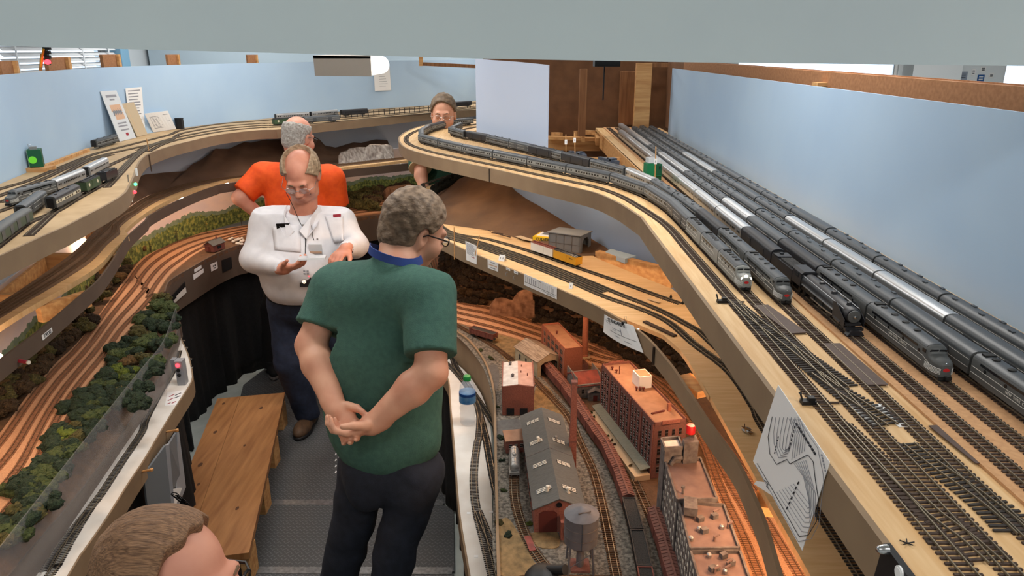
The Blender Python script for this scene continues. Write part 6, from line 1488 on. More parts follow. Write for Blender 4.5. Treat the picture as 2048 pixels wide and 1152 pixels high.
MB().tube([(w_ * .12,.03, h_),(w_ * .14,.03, h_ + .024),(w_ * .3,.03, h_ + .022),(w_ * .45,.03, h_ + .012)], .001,6).build('wire', 'steel', t, local=True)
q0 = W(*pix('D1', 255,605), HU); q1 = W(*pix('D1', 455,605), HU); d_ = (q1 - q0)
tag(MB().box(q0 + d_ * .62 + Vector((.0,.05,.0085)),(d_.length * 1.25,.09,.017), rz=math.atan2(d_.y, d_.x)).build('wood_block', 'lumber'), 'pale wood block under the green box with lime dot', 'block')
m = MB(); m.bar(W(*pix('D1', 510,540), HU + .008), W(*pix('D1', 1010,345), HU + .008),.02,.016); tag(m.build('wood_strip', 'lumber'), 'thin wood strip along the foot of the left backdrop', 'strip')
A = W(*pix('D6', 1222,835), HU); B = W(*pix('D6', 1392,830), HU); zt = top_z(A, pix('D6', 0,620)[1]); w_ = (B - A).length; h_ = zt - HU
t = thing('green_box', 'bright green box on the yard deck behind a wooden skewer', 'box', A, math.atan2((B - A).y, (B - A).x)); MB().box((w_ * .27,.02, h_ / 2),(w_ * .54,.045, h_)).build('carton', 'green_pack', t, local=True); MB().box((w_ * .77,.02, h_ * .49),(w_ * .46,.045, h_ * .98)).build('side_carton', 'green_dark', t, local=True)
MB().box((w_ * .5,.02, h_ + .012),(w_ * .8,.04,.02)).build('clear_lid', 'plastic', t, local=True); MB().box((w_ * .78,-.004, h_ * .35),(w_ * .4,.002,.003)).build('clasp', 'green_pack', t, local=True); MB().box((w_ * .85,-.004, h_ * .8),(w_ * .1,.002,.010)).build('latch', 'black', t, local=True)
def skewer(c, foot, top, h, label, flag=None, r=.0024):
    p = W(*pix(c, *foot), h); zt = top_z(p, pix(c, 0, top[1])[1]); e = W(*pix(c, *top), zt); t = thing('wooden_skewer', label, 'skewer', p, group='skewers stuck in the decks')
    MB().tube([p, e], [r, r], 6).build('stick', 'lumber', t); MB().tube([e, e + Vector((0,0,.006))], [r, .0003], 6).build('tip', 'lumber', t)
    if flag:
        m_ = p.lerp(e, flag); MB().box(m_ + Vector((0,-.002,0)),(.012,.001,.022)).build('paper_flag', 'paper', t); MB().box(m_ + Vector((0,-.0028,0)),(.003,.0006,.008)).build('print', 'ink_pale', t)
skewer('D6', (1322,850),(1335,430), HU, 'wooden skewer in front of the bright green box', .62)
skewer('D6', (300,600),(298,290), HU, 'left one of two flagged skewers on the peninsula', .75); skewer('D6', (408,615),(396,270), HU, 'right one of two flagged skewers on the peninsula', .78)
skewer('D1', (1715,360),(1690,225), HU, 'skewer standing at the left upper fascia')
skewer('B7', (212,428),(210,200), HM, 'thin skewer in front of the middle fascia'); skewer('B7', (360,400),(392,262), HM, 'leaning skewer beside the pinned switch list')
# labels on the right middle fascia
fo = offs(MFR, -.0105)
def flabel(c, pts, label, prints=(), texts=(), name='fascia_label', path=None, mm='paper'):
    q = wq(path or fo, c, pts)
    if any(v is None for v in q): print('MISS', label); return
    sheet(name, label, q, mm, .001, 'label', prints, None, texts)
flabel('B7', [(291,296),(370,330),(373,466),(297,432)], 'pinned white switch list hanging over the middle fascia', lines(12,.1,.9,.06,.6,.5, 'ink_pale') + [(.5,.68,.8,.72, 'crimson')], name='switch_list')
flabel('B7', [(450,428),(526,455),(526,517),(452,490)], 'white three-line label on the middle fascia', [(.3,.15,.7,.25, 'ink_pale'),(.1,.45,.9,.56, 'poster_tan'),(.3,.75,.75,.85, 'ink_pale')])
flabel('B7', [(583,486),(612,498),(612,512),(583,500)], 'left tiny label over a hook on the middle fascia', [(.15,.3,.85,.6, 'ink_pale')]); flabel('B7', [(640,508),(668,520),(668,538),(640,526)], 'right tiny label over a hook on the middle fascia', [(.15,.3,.85,.6, 'ink_pale')])
tb = []
for k in range(15): tb.append((.05 + k * .06,.12 + .05 * (k % 3),.065 + k * .06,.62, 'ink_pale'))
flabel('B7', [(713,530),(948,632),(948,716),(713,612)], 'long white bar chart label on the middle fascia', tb + [(.03,.66,.97,.70, 'ink'),(.55,.78,.95,.82, 'ink_pale'),(.7,.86,.95,.9, 'ink_pale'),(.42,.1,.55,.14, 'ink')])
for (x, y, lb) in ((597,520, 'left'),(652,545, 'right')):
    p = on_wall(*pix('B7', x, y), fo); t = thing('cup_hook', lb + ' small metal hook on the middle fascia', 'hook', p); MB().tube([p, p + Vector((-.008,-.010,0)), p + Vector((-.010,-.012,-.008)), p + Vector((-.004,-.008,-.012))], .0012,6).build('hook', 'steel', t)
def tent(c, foot, label, w_=.028, h_=.026, rz=-.55, two=True):
    p = W(*pix(c, *foot), HM); t = thing('paper_tent', label, 'tent card', p, rz); R1 = Matrix.Rotation(math.radians(22),3, 'X'); R2 = Matrix.Rotation(math.radians(-22),3, 'X')
    MB().box((0,-.005, h_ / 2),(w_, .0008, h_), M=Matrix.Rotation(math.radians(-22),3, 'X')).build('front', 'paper', t, local=True); MB().box((0,.005, h_ / 2),(w_, .0008, h_), M=Matrix.Rotation(math.radians(22),3, 'X')).build('back', 'paper', t, local=True)
    for dx in ((-.006,.006) if two else (0,)): MB().box((dx, -.0062, h_ / 2),(.002,.0008,.008), M=Matrix.Rotation(math.radians(-22),3, 'X')).build('print', 'ink', t, local=True)
tent('B7', (558,438), 'white folded card with two marks on the middle deck'); tent('B7', (1052,636), 'small folded white card right of the bar chart label', .014,.022,-.3, False)
# sheet reading STANDARD clipped to the ribbon
q = wq(offs(MFR, -.012), 'B7', [(1292,824),(1500,905),(1572,1102),(1284,950)])
if all(q):
    sheet('standard_sheet', 'curling white sheet headed STANDARD clipped to the middle fascia', q, 'paper', .0008, 'paper', [(.08,.22,.3,.24, 'ink_pale'),(.1,.30,.3,.32, 'ink_pale'),(.35,.42,.6,.45, 'ink_pale'),(.25,.62,.95,.64, 'ink'),(.6,.3,.62,.62, 'ink_pale'),(.4,.75,.55,.78, 'ink_pale'),(.65,.8,.8,.83, 'ink_pale'),(.35,.5,.45,.53, 'ink_pale')], None, [('STANDARD B', .52,.10,.017, 'ink', 0)], bend=.012)
    p = q[0].lerp(q[1], .72); t = thing('binder_clip', 'black binder clip holding the sheet headed STANDARD', 'clip', p); MB().box(p + Vector((-.003,-.004,-.002)),(.014,.012,.012), rz=-.6).build('body', 'black', t); MB().tube([p + Vector((0,0,.004)), p + Vector((-.004,-.002,.02)), p + Vector((.004,0,.02)), p + Vector((.003,0,.004))], .0008,5).build('wire_handle', 'steel', t)
# hanging track diagram on the yard fascia
fpath = [Vector((YX0 - .011,3,0)), Vector((YX0 - .011,.2,0))]
q = [on_wall(x, y, fpath) for x, y in ((1556,770),(1659,924),(1604,1101),(1506,922))]
td = sheet('track_diagram', 'white track diagram sheet hanging from the yard fascia', q, 'paper', .0008, 'paper')
dpath = [Vector((YX0 - .0120,3,0)), Vector((YX0 - .0120,.2,0))]
def dline(pts, mm='ink_pale', w=.0009):
    m_ = MB(); v = [on_wall(*pix('C2', x, y), dpath) for x, y in pts]
    for a_, b2 in zip(v, v[1:]): m_.bar(a_, b2,.0003, w, up=(1,0,0)) if 0 else m_.tube([a_, b2], w * .5,4)
    m_.build('diagram_line', mm, td)
dline([(770,342),(855,485),(1072,866),(1140,858),(1198,760),(1212,600),(1190,460),(1175,330),(1135,280),(1006,345),(985,312),(910,348),(862,272),(850,150),(880,5)], 'ink', .0011)
dline([(757,352),(842,500),(1066,904),(1160,885),(1218,770),(1235,600),(1250,480),(1246,420),(1206,230),(1130,120),(1062,5)])
for k in range(7):
    dline([(912 + 20 * k, 548 - 10 * k),(1090 + 9 * k, 830 - 33 * k),(1148 - 0 * k, 838 - 36 * k),(1186 - 9 * k, 740 - 30 * k),(1190 - 14 * k, 560 - 20 * k),(1120 - 14 * k, 318 + 4 * k)])
for k in range(6):
    dline([(905 + 28 * k, 10),(890 + 24 * k, 120 + 8 * k),(893 + 20 * k, 200 + 12 * k),(925 + 16 * k, 300 - 16 * k),(985 + 8 * k, 290 - 22 * k)])
    dline([(1000 + 16 * k, 20),(1045 + 15 * k, 130 + 4 * k),(1020 + 18 * k, 315 - 12 * k)])
for k in range(6): dline([(895 + 5 * k, 270 - 22 * k),(899 + 5 * k, 258 - 22 * k)], 'ink', .0016); dline([(982 + 16 * k, 670 - 36 * k),(990 + 16 * k, 655 - 36 * k)], 'ink', .0022); dline([(1000 + 8 * k, 240 - 30 * k),(1004 + 8 * k, 222 - 30 * k)], 'ink', .0016)
for k in range(9): dline([(1190 - 16 * k, 275 - 26 * k),(1182 - 16 * k, 262 - 26 * k)], 'ink', .004)
for k in range(6): dline([(1262 - 5 * k, 400 - 22 * k),(1259 - 5 * k, 386 - 22 * k)], 'ink_pale', .002)
dline([(825,462),(850,490),(838,505),(856,530)], 'ink', .0012)
q2 = [on_wall(x, y, [Vector((YX0 - .006,3,0)), Vector((YX0 - .006,.2,0))]) for x, y in ((1512,962),(1535,965),(1545,992),(1508,968))]
sheet('paper_corner', 'small white paper corner sticking out behind the track diagram', q2, 'paper', .0008)
# black panel with chrome knob at the bottom right on the yard fascia
q = [on_wall(*pix('C6', x, y), fpath) for x, y in ((640,900),(900,1250),(700,1500),(560,1180))]
t = thing('control_panel', 'black control panel with a chrome knob on the yard fascia', 'panel', q[0]); m = MB(); m.add([v for v in q] + [v + Vector((.008,0,0)) for v in q], [(0,1,2,3),(7,6,5,4),(0,4,5,1),(1,5,6,2),(2,6,7,3),(3,7,4,0)]); m.build('plate', 'black', t, fix=True)
p = on_wall(*pix('C6', 672,950), fpath); MB().lathe([(.006,0),(.006,.004),(.0045,.010),(.002,.012)], 12, p, Matrix.Rotation(-math.pi / 2,3, 'Y')).build('knob', 'chrome', t, smooth_=True)
p = on_wall(*pix('C6', 770,1130), fpath); MB().lathe([(.008,0),(.008,.002),(.006,.002),(.006,.003)], 14, p, Matrix.Rotation(-math.pi / 2,3, 'Y')).build('white_ring', 'white_paint', t)
p = W(*pix('C6', 1010,895), HU); tag(MB().lathe([(.0,.0),(.0062,.0002),(.0062,.0012),(0,.0014)], 14, p).build('bolt_hole', 'seam'), 'dark round bolt head in the plywood beside the near turnout', 'bolt')
m = MB(); p = W(*pix('C6', 820,905), HU)
for k in range(5): a = k * 1.3; m.tube([p + Vector((0,0,.001)), p + Vector((math.cos(a) * .008, math.sin(a) * .006,.0025))], .0007,5)
tag(m.build('wire_scrap', 'black', smooth_=False), 'tiny black scrap of twisted wire on the yard plywood', 'scrap')
p = W(*pix('C2', 690,115), HM); t = thing('foil_scrap', 'crumpled silver foil scrap on the middle deck near the diagram', 'scrap', p)
bm = bmesh.new(); bmesh.ops.create_icosphere(bm, subdivisions=2, radius=.012)
for v in bm.verts: v.co += Vector((mnoise.noise(v.co * 150), mnoise.noise(v.co * 150 + Vector((3,3,3))), mnoise.noise(v.co * 150 + Vector((7,1,2))))) * .009; v.co.z *= .5
me = bpy.data.meshes.new('foil'); bm.to_mesh(me); bm.free(); me.materials.append(MATS['chrome']); o = bpy.data.objects.new('foil', me); COL.objects.link(o); o.parent = t; o.location = (0,0,.006); MB().tube([p + Vector((-.002,.004,.004)), p + Vector((-.003,.006,.018))], .001,6).build('nail', 'trunk', t)
# TIVOLI and fascia labels, left
fl = offs(MLF, -.002)
q = wq(fl, 'A3', [(322,350),(398,288),(404,322),(330,388)])
if all(q): sheet('station_sign', 'white TIVOLI name label on the left middle fascia', q, 'paper', .001, 'sign', [], None, [('TIVOLI', .5,.5,.017, 'ink', 0)])
ff = offs(fl_path, .0025)
for pts, lb, pr in (([(797,685),(880,635),(884,670),(802,722)], 'upper small white label on the brown aisle fascia', []),([(785,745),(905,675),(908,720),(792,805)], 'lower wide white label on the brown aisle fascia', []),([(985,625),(1062,592),(1070,672),(995,710)], 'white square outlet plate on the brown aisle fascia', [(.28,.3,.48,.5, 'ink'),(.55,.3,.75,.5, 'ink'),(.35,.65,.65,.8, 'ink')])):
    flabel('D4', pts, lb, pr, path=ff)
flabel('D4', [(1112,580),(1225,540),(1238,670),(1125,725)], 'flat black patch painting the shaded throttle pocket in the brown aisle fascia', path=ff, mm='black', name='pocket_shade')  # no recess: shade of the pocket painted as a flat black patch
q = wq(ff, 'D4', [(520,1010),(690,825),(712,950),(560,1085)])
if all(q): sheet('painted_opening', 'black sheet painting the shaded opening in the brown aisle fascia, white shelf printed on', q, 'black', .001, 'opening', [(.08,.62,.98,.98, 'shelf_white'),(.3,.45,.98,.62, 'shelf_white')])  # no hole is cut: black paints the shade inside, white prints the shelf
# red pushpin on the lettered fascia
p = on_wall(*pix('A3', 150,545), fl)
if p: t = thing('push_pin', 'dark red knob on the left middle fascia', 'knob', p); MB().tube([p, p + Vector((.03,-.01,0))], [.006,.005], 10).build('knob', 'crimson', t); MB().tube([p + Vector((.03,-.01,0)), p + Vector((.036,-.012,0))], [.005,.006], 10).build('tip', 'vent_white', t)
# signal mast at the end of the left fascia
p = W(*pix('D1', 1500,965), HU - .09); zt = HU + .03; t = thing('signal_mast', 'signal mast with green and red lights at the left fascia', 'signal', p)
mat('led_green', (60,255,120),.4, emit=6); mat('led_red', (255,40,50),.4, emit=8)
MB().tube([p, Vector((p.x + .01, p.y, zt))], .002,6).build('mast', 'steel', t)
for px_, py_, mm, nm in ((1560,740, 'led_green', 'green_light'),(1555,830, 'led_red', 'red_light')):
    w0 = WY(*pix('D1', px_, py_), p.y - .01); MB().lathe([(0,-.007),(.006,-.004),(.006,.004),(0,.007)], 10, w0).build(nm, mm, t, smooth_=True); MB().tube([w0, Vector((p.x + .008, p.y, w0.z))], .0012,5).build('bracket', 'steel', t)
w0 = WY(*pix('D1', 1572,600), p.y - .01); MB().box(w0,(.008,.006,.03)).build('paddle', 'white_paint', t); w1 = WY(*pix('D1', 1530,890), p.y - .01); MB().tube([w1 + Vector((-.006,0,-.02)), w1 + Vector((.01,0,.03))], .0016,6).build('rod', 'white_paint', t)
p = W(*pix('D1', 1715,400), HU); MBt = thing('rust_rod', 'dark rusty rod hanging below the left fascia skewer', 'rod', p); MB().tube([p, p + Vector((.005,-.01,-.085))], .0028,6).build('rod', 'trunk', MBt)
# grey two-lamp signal box on the left shelf
A = W(*pix('A3', 1365,735), HS); B = W(*pix('A3', 1425,733), HS); zt = top_z(A, pix('A3', 0,550)[1]); w_ = (B - A).length; h_ = zt - HS; mat('box_grey', (150,152,158),.5)
t = thing('signal_box', 'grey signal box with one lit red lamp on the left shelf', 'signal', A, math.atan2((B - A).y, (B - A).x)); MB().box((w_ / 2,.02, h_ / 2),(w_, .04, h_)).build('housing', 'box_grey', t, local=True)
for k, mm in enumerate(('led_red', 'black', 'black')): MB().lathe([(0,0),(.0085,.0005),(.0085,.003),(.0,.0035)], 12,(w_ * .4,-.001, h_ * (.84 - .2 * k)), Matrix.Rotation(math.pi / 2,3, 'X')).build('lamp', mm, t, local=True)
MB().box((-.012,.03, h_ * .8),(.02,.03, h_ * .42)).build('rear_housing', 'box_grey', t, local=True)
q = T('A3', [(1290,790),(1345,785),(1300,880),(1270,890)], HS + .0005); q2 = T('A3', [(1345,780),(1415,768),(1360,850),(1310,870)], HS + .0005)
t = thing('switch_note', 'note with red handwriting lying on the left shelf', 'note', q[0]); MB().prism([tuple(v[:2]) for v in T('A3', [(1285,790),(1415,768),(1355,885),(1265,890)], HS)], HS + .0002, HS + .001).build('sheet', 'paper', t)
for (x0, y0, x1, y1, mm) in ((1300,820,1340,800, 'crimson'),(1290,850,1330,830, 'crimson'),(1320,870,1350,855, 'crimson'),(1345,810,1390,790, 'ink'),(1340,830,1385,812, 'ink'),(1285,875,1310,865, 'crimson')):
    a = W(*pix('A3', x0, y0), HS + .0012); b_ = W(*pix('A3', x1, y1), HS + .0012); MB().bar(a, b_, .006,.0004).build('writing', mm, t)
# wooden pegs on the left shelf edge
oo = offs(o_s, .008)
for k, (c, a, b_) in enumerate((('A4', (1280,45),(1360,32)),('A4', (1095,350),(1165,335)))):
    p = on_wall(*pix(c, *a), oo)
    if p is None: continue
    e = WY(*pix(c, *b_), p.y - .02); t = thing('wooden_peg', ('farther' if k == 0 else 'nearer') + ' pale wooden peg on the left shelf edge', 'peg', p); MB().tube([p, e], [.004,.005], 10).build('shaft', 'lumber', t); MB().lathe([(0,-.006),(.006,-.004),(.006,.004),(0,.006)], 10, e).build('head', 'lumber', t, smooth_=True)
# screws and hardware along the shelf edge
for k, (x, y) in enumerate(((1408,385),(1430,440),(1462,525),(1470,590))):
    p = on_wall(*pix('A3', x, y), oo)
    if p is not None: tag(MB().tube([p, p + Vector((.012,-.006,0))], .003,8).build('edge_screw', 'chrome'), 'bright screw on the far shelf edge, %s from the top' % ordn(k), 'screw')
# grey throttle pocket box with paper and coiled cord
mat('pocket_grey', (112,118,124),.5)
zt = HS - .03
pA = W(*pix('A4', 1110,440), zt - .06); pB = W(*pix('A4', 1290,190), zt - .02); pC = W(*pix('A4', 1350,60), zt)
t = thing('throttle_rack', 'grey open-fronted rack box hanging under the left shelf', 'box', (pB.x, pB.y, .35))
near = W(*pix('A4', 1110,440),.72); nb = W(*pix('A4', 1300,430),.72); fr = W(*pix('A4', 1390,400),.74)
def vquad(name, pxs, Yv, mm):           # upright board through image corners at distances Yv
    v = [WY(*pix('A4', *p), y) for p, y in zip(pxs, Yv)]; n_ = (v[1] - v[0]).cross(v[3] - v[0]).normalized() * .008
    m = MB(); m.add(v + [x + n_ for x in v], [(0,1,2,3),(7,6,5,4),(0,4,5,1),(1,5,6,2),(2,6,7,3),(3,7,4,0)]); return m.build(name, mm, t, fix=True)
vquad('front_panel', [(1105,380),(1270,150),(1325,690),(1145,705)], (2.30,2.42,2.42,2.30), 'pocket_grey')
vquad('side_panel', [(1270,150),(1300,140),(1345,660),(1325,690)], (2.42,2.43,2.43,2.42), 'box_grey')
vquad('back_panel', [(1300,140),(1355,50),(1412,450),(1318,480)], (2.44,2.62,2.62,2.46), 'pocket_grey')
vquad('outer_panel', [(1355,50),(1365,45),(1418,470),(1345,660)], (2.62,2.62,2.60,2.46), 'box_grey')
vquad('floor_paper', [(1322,485),(1398,475),(1370,560),(1338,640)], (2.44,2.55,2.5,2.43), 'paper')
cp = []
for k in range(220):
    s_ = k / 219; x = 1335 + (1425 - 1335) * min(1, s_ * 2.2) ; y = 520 + 170 * s_
    w0 = WY(*pix('A4', x, y),2.30); a = s_ * 2 * math.pi * 17; cp.append(w0 + Vector((math.cos(a) * .013,0, math.sin(a) * .006)))
tag(MB().tube(cp, .0016,5).build('coiled_cord', 'black_gloss'), 'black coiled cord hanging from the grey rack box', 'cord')
# signs reading on shelf boards, small numbers
for k, (x, y) in enumerate(((278,698),(440,690),(332,1010))):
    p = W(*pix('C1', x, y), HS + .0006); tag(MB().box(p, (.012,.010,.0006)).build('track_tag', 'paper'), 'small paper track tag on the right shelf, %s' % ('beside the left rails', 'beside the right rails', 'nearest the camera')[k], 'tag')
# plate with socket holes beside the green-shirted man
fe = offs(fr_path, .002)
q = wq(fe, 'D8', [(130,150),(195,178),(196,262),(130,235)])
if all(v is not None for v in q): sheet('jack_plate', 'white jack plate with black sockets on the right fascia', q, 'paper', .001, 'plate', [(.45,.3,.65,.5, 'ink'),(.75,.3,.9,.45, 'ink'),(.5,.65,.65,.8, 'ink')])
# water bottle
p = W(936,846, HS); t = thing('water_bottle', 'clear water bottle with blue label and green cap on the right shelf', 'bottle', p)
mat('bottle_clear', (226,236,246),.04, alpha=.28, spec=.6); mat('bottle_label', (50,120,190),.35,(120,170,215),25); mat('cap_green', (30,140,70),.4); mat('label_dark', (24,70,140),.35)
R_ = .0325
m = MB(); m.lathe([(.024,.001),(.0315,.006),(R_, .02),(.0300,.03),(R_, .042),(.0300,.055),(R_, .068),(.0295,.082),(R_, .095),(.0322,.125),(R_, .145),(.029,.165),(.020,.183),(.0135,.192),(.0132,.203)], 28, p); m.build('bottle', 'bottle_clear', t, smooth_='all')
m = MB(); m.lathe([(R_ * .99 + .001,.098),(R_ + .0008,.099),(R_ + .0006,.140),(R_ * .99 + .001,.141)], 28, p); lb = m.build('label_band', 'bottle_label', t, smooth_='all'); m = MB(); m.lathe([(R_ + .0009,.128),(R_ + .0010,.129),(R_ + .0009,.139),(R_ + .0006,.140)], 28, p); m.build('label_stripe', 'label_dark', lb, smooth_='all')
m = MB(); m.lathe([(.0150,.190),(.0150,.206),(.0138,.208),(0,.2085)], 24, p); m.build('cap', 'cap_green', t, smooth_=True)
# culvert kit box, portal model and scraps on the middle deck
mat('kit_yellow', (240,196,30),.5); mat('kit_grey', (118,122,126),.55); mat('styro', (176,198,214),.5)
A = W(*pix('B7', 775,303), HM); B = W(*pix('B7', 912,318), HM); zt = top_z(A, pix('B7', 0,262)[1]); D = W(*pix('B7', 818,188), zt); e = (B - A); h_ = zt - HM; t = thing('kit_box', 'yellow CULVERTS kit box on the brown hill', 'box', A, math.atan2(e.y, e.x))
w_ = e.length * 1.25; ey = Vector((-e.y, e.x)).normalized(); d_ = abs(Vector((D.x - A.x, D.y - A.y)).dot(ey))
MB().box((w_ / 2, d_ / 2, h_ / 2),(w_, d_, h_)).build('carton', 'kit_yellow', t, local=True)
MB().box((w_ * .5, d_ * .42, h_ + .0005),(w_ * .84, d_ * .62,.001)).build('picture', 'paper', t, local=True); MB().box((w_ * .5, d_ * .38, h_ + .0012),(w_ * .6, d_ * .28,.0008)).build('photo', 'poster_grey', t, local=True)
t.location = A; sz = w_ * .155
for (yy, zz, rx) in ((d_ * .87, h_ + .0008,0),(-.0008, h_ * .62, math.pi / 2)):
    text_mesh('CULVERTS', sz, 'lettering', 'ink', None, M=Matrix.Translation((w_ * .5, yy, zz)) @ Matrix.Rotation(rx, 4, 'X'), bold=sz * .03).parent = t
MB().box((w_ * .82,-.0008, h_ * .3),(w_ * .25,.001, h_ * .35)).build('side_picture', 'poster_grey', t, local=True)
A = W(*pix('B7', 1112,392), HM); B = W(*pix('B7', 1180,352), HM); zt = top_z(A, pix('B7', 0,268)[1]); D = W(*pix('B7', 912,228), zt); e = (B - A)
t = thing('portal_model', 'grey plastic tunnel portal building beside the yellow kit box', 'model building', A); ex = Vector((e.x, e.y, 0)).normalized(); w_ = e.length * 1.15; ey = Vector((-ex.y, ex.x, 0)); d_ = abs((D - A).dot(ey)); t.rotation_euler = (0,0, math.atan2(ex.y, ex.x)); h_ = zt - HM
m = MB(); m.box((.003, d_ / 2, h_ / 2),(.006, d_, h_)); m.box((w_ - .003, d_ / 2, h_ / 2),(.006, d_, h_)); m.build('side_wall', 'kit_grey', t, local=True)
m = MB(); m.box((w_ / 2, d_ / 2, h_ + .002),(w_ + .012, d_ + .012,.004), M=Matrix.Rotation(math.radians(3),3, 'Y')); m.build('roof', 'kit_grey', t, local=True)
pts = [(0,0),(w_ * .2,0),(w_ * .2, h_ * .6),(w_ * .35, h_ * .8),(w_ * .65, h_ * .8),(w_ * .8, h_ * .6),(w_ * .8,0),(w_, 0),(w_, h_),(0, h_)]
MB().extrude_y(pts, -.002,.003).build('arched_front', 'kit_grey', t, local=True); MB().box((w_ / 2, d_ - .003, h_ / 2),(w_, .006, h_)).build('back_wall', 'kit_grey', t, local=True)
m = MB()
for k in range(1,4): m.box((-.0008, d_ * k / 4, h_ / 2),(.0016,.002, h_))
m.box((-.0008, d_ / 2, h_ * .5),(.0016, d_, .002)); m.build('panel_joint', 'stone_grey', t, local=True)
q = T('B7', [(650,262),(690,258),(775,285),(772,296),(700,282)], HM + .012); tag(MB().prism([tuple(v[:2]) for v in q], HM + .011, HM + .013).build('paper_scrap', 'dock_cream'), 'torn cream paper scrap beside the yellow kit box', 'scrap')
for k, (a, b_) in enumerate((((480,235),(560,245)),((510,240),(615,268)),((460,218),(472,224)))):
    tag(MB().bar(W(*pix('B7', *a), HM + .012), W(*pix('B7', *b_), HM + .012),.006,.004).build('wood_scrap', 'trunk'), 'brown wood scrap on the middle deck, %s from the left' % ordn([1,2,0][k]), 'scrap')
q = T('B7', [(1300,385),(1340,368),(1520,418),(1440,440)], HM + .012); tag(MB().prism([tuple(v[:2]) for v in q], HM + .001, HM + .022).build('foam_block', 'styro'), 'pale blue foam block at the back of the middle deck', 'block')
strip_patch('B7', (1580,880),(1800,985),.016, 'trunk', 'wood_scrap', 'dark wood strip at the front edge of the middle deck', HM, 'scrap', .003,.004); strip_patch('B7', (1610,720),(1690,745),.012, 'dock_cream', 'paper_scrap', 'small cream card between the middle deck tracks', HM, 'scrap', .004,.001)
for k, (x, y) in enumerate(((1855,750),(1770,705))): tag(MB().lathe([(.004,0),(.005,.004),(.001,.014)], 6, W(*pix('B7', x, y), HM)).build('bumper_post', 'black'), 'black track bumper on the middle deck, %s one' % ('nearer', 'farther')[k], 'bumper')
# white lamp reflector and black device under the valance
t = thing('lamp_reflector', 'white bent metal lamp reflector hanging under the valance', 'lamp', WY(690,150,2.6)); mat('reflector', (196,188,178),.6)
a, b_, c_, d = [WY(x, y, 2.6) for x, y in ((626,111),(741,113),(743,153),(630,152))]
m = MB(); m.add([a, b_, c_, d] + [v + Vector((0,.006,0)) for v in (a, b_, c_, d)], [(0,3,2,1),(4,5,6,7),(0,1,5,4),(1,2,6,5),(2,3,7,6),(3,0,4,7)]); m.build('front_plate', 'reflector', t, fix=True)
e0, e1 = WY(741,113,2.6), WY(743,151,2.6); m = MB(); sec = []
for k in range(9):
    an = math.pi * k / 8; sec.append((math.sin(an) * .03,-math.cos(an) * .5 + .5))
m.add([e0.lerp(e1, v) + Vector((u, .004,0)) for u, v in sec] + [e0.lerp(e1, v) + Vector((u, .2,0)) for u, v in sec], [(i, i + 1,10 + i, 9 + i) for i in range(8)] + [tuple(range(9)), tuple(range(17,8,-1))])
mat('lit_white', (255,252,244),.5, emit=1.6); m.build('lit_end', 'lit_white', t, fix=True)
m = MB(); m.box((a + c_) / 2 + Vector((0,.1,.03)),(abs(b_.x - a.x),.2,.01)); m.build('hood', 'reflector', t); m = MB(); m.tube([a + Vector((.01,.08,-.02)), b_ + Vector((-.01,.08,-.02))], .012,10); m.build('tube', 'lit_white', t)
for x_ in (a.x + .02, b_.x - .02): MB().tube([(x_, 2.7, a.z + .03),(x_, 2.7, CEIL)], .004,6).build('hanger_rod', 'steel', t)
lt = light('reflector_light', 'AREA', (0,0,0),5,(1,.97,.92),.2,.12,(math.radians(70),0,0)); lt.parent = t; lt.location = (0,.12,0)
t = thing('black_device', 'black box with a thin rod hanging under the valance', 'device', WY(1213,130, VY + .035)); a, b_ = WY(1188,121, VY + .035), WY(1238,133, VY + .035); MB().box((a + b_) / 2,(b_.x - a.x, .03, abs(a.z - b_.z))).build('body', 'black', t); MB().tube([WY(1209,132, VY + .035), WY(1206,200, VY + .035)], .0012,6).build('rod', 'black', t)
# blocks standing above the left backdrop and dangling signal
for k, (x0, y0, x1, y1) in enumerate(((-40,245,150,380),(500,205,765,350),(1145,168,1350,308),(1905,168,2040,285),(2830,170,2950,290))):
    po = offs(BDL, .036); a = on_wall(*pix('D7', x0, y0), po); b_ = on_wall(*pix('D7', x1, y1), po)
    if a is None or b_ is None: continue
    t = thing('wood_brace', 'brown plywood brace above the left backdrop, %s from the left' % ordn(k), 'brace', (a.x, a.y, b_.z), group='braces above the backdrop'); d_ = b_ - a; ex = Vector((d_.x, d_.y, 0)); L = ex.length
    MB().box((a + b_) / 2 - Vector((0,0,.05)),(L * .86,.018, abs(a.z - b_.z) + .1), rz=math.atan2(ex.y, ex.x)).build('board', 'hardboard_light', t); MB().box(Vector((b_.x, b_.y, (a.z + b_.z) / 2 - .05)) , (L * .14,.05, abs(a.z - b_.z) + .1), rz=math.atan2(ex.y, ex.x)).build('end_strip', 'lumber', t)
for c0, c1, lb in (((843,113),(846,130), 'small wood brace above the far backdrop'),):
    a = WY(838,112,6.9); b_ = WY(846,132,6.9); tag(MB().box((a + b_) / 2,(b_.x - a.x, .04, abs(a.z - b_.z))).build('wood_brace', 'lumber'), lb, 'brace')
a, b_ = WY(845,128,6.9), WY(955,133,6.9); tag(MB().bar(a, b_, .03,.03).build('wood_rail', 'lumber_dark'), 'thin brown rail above the far backdrop', 'rail')
pq = WY(93,110, VY + .035); t = thing('hanging_signal', 'green circuit signal with red light hanging at the upper left', 'signal', WY(93,134, VY + .035)); mat('pcb', (40,64,54),.5)
a, b_ = WY(86,92, VY + .035), WY(100,130, VY + .035); MB().box((a + b_) / 2,(b_.x - a.x, .006, abs(a.z - b_.z))).build('board', 'pcb', t)
for k in range(4): w0 = WY(96,96 + k * 9, VY + .030); MB().box(w0,(.007,.005,.005)).build('relay', 'black', t)
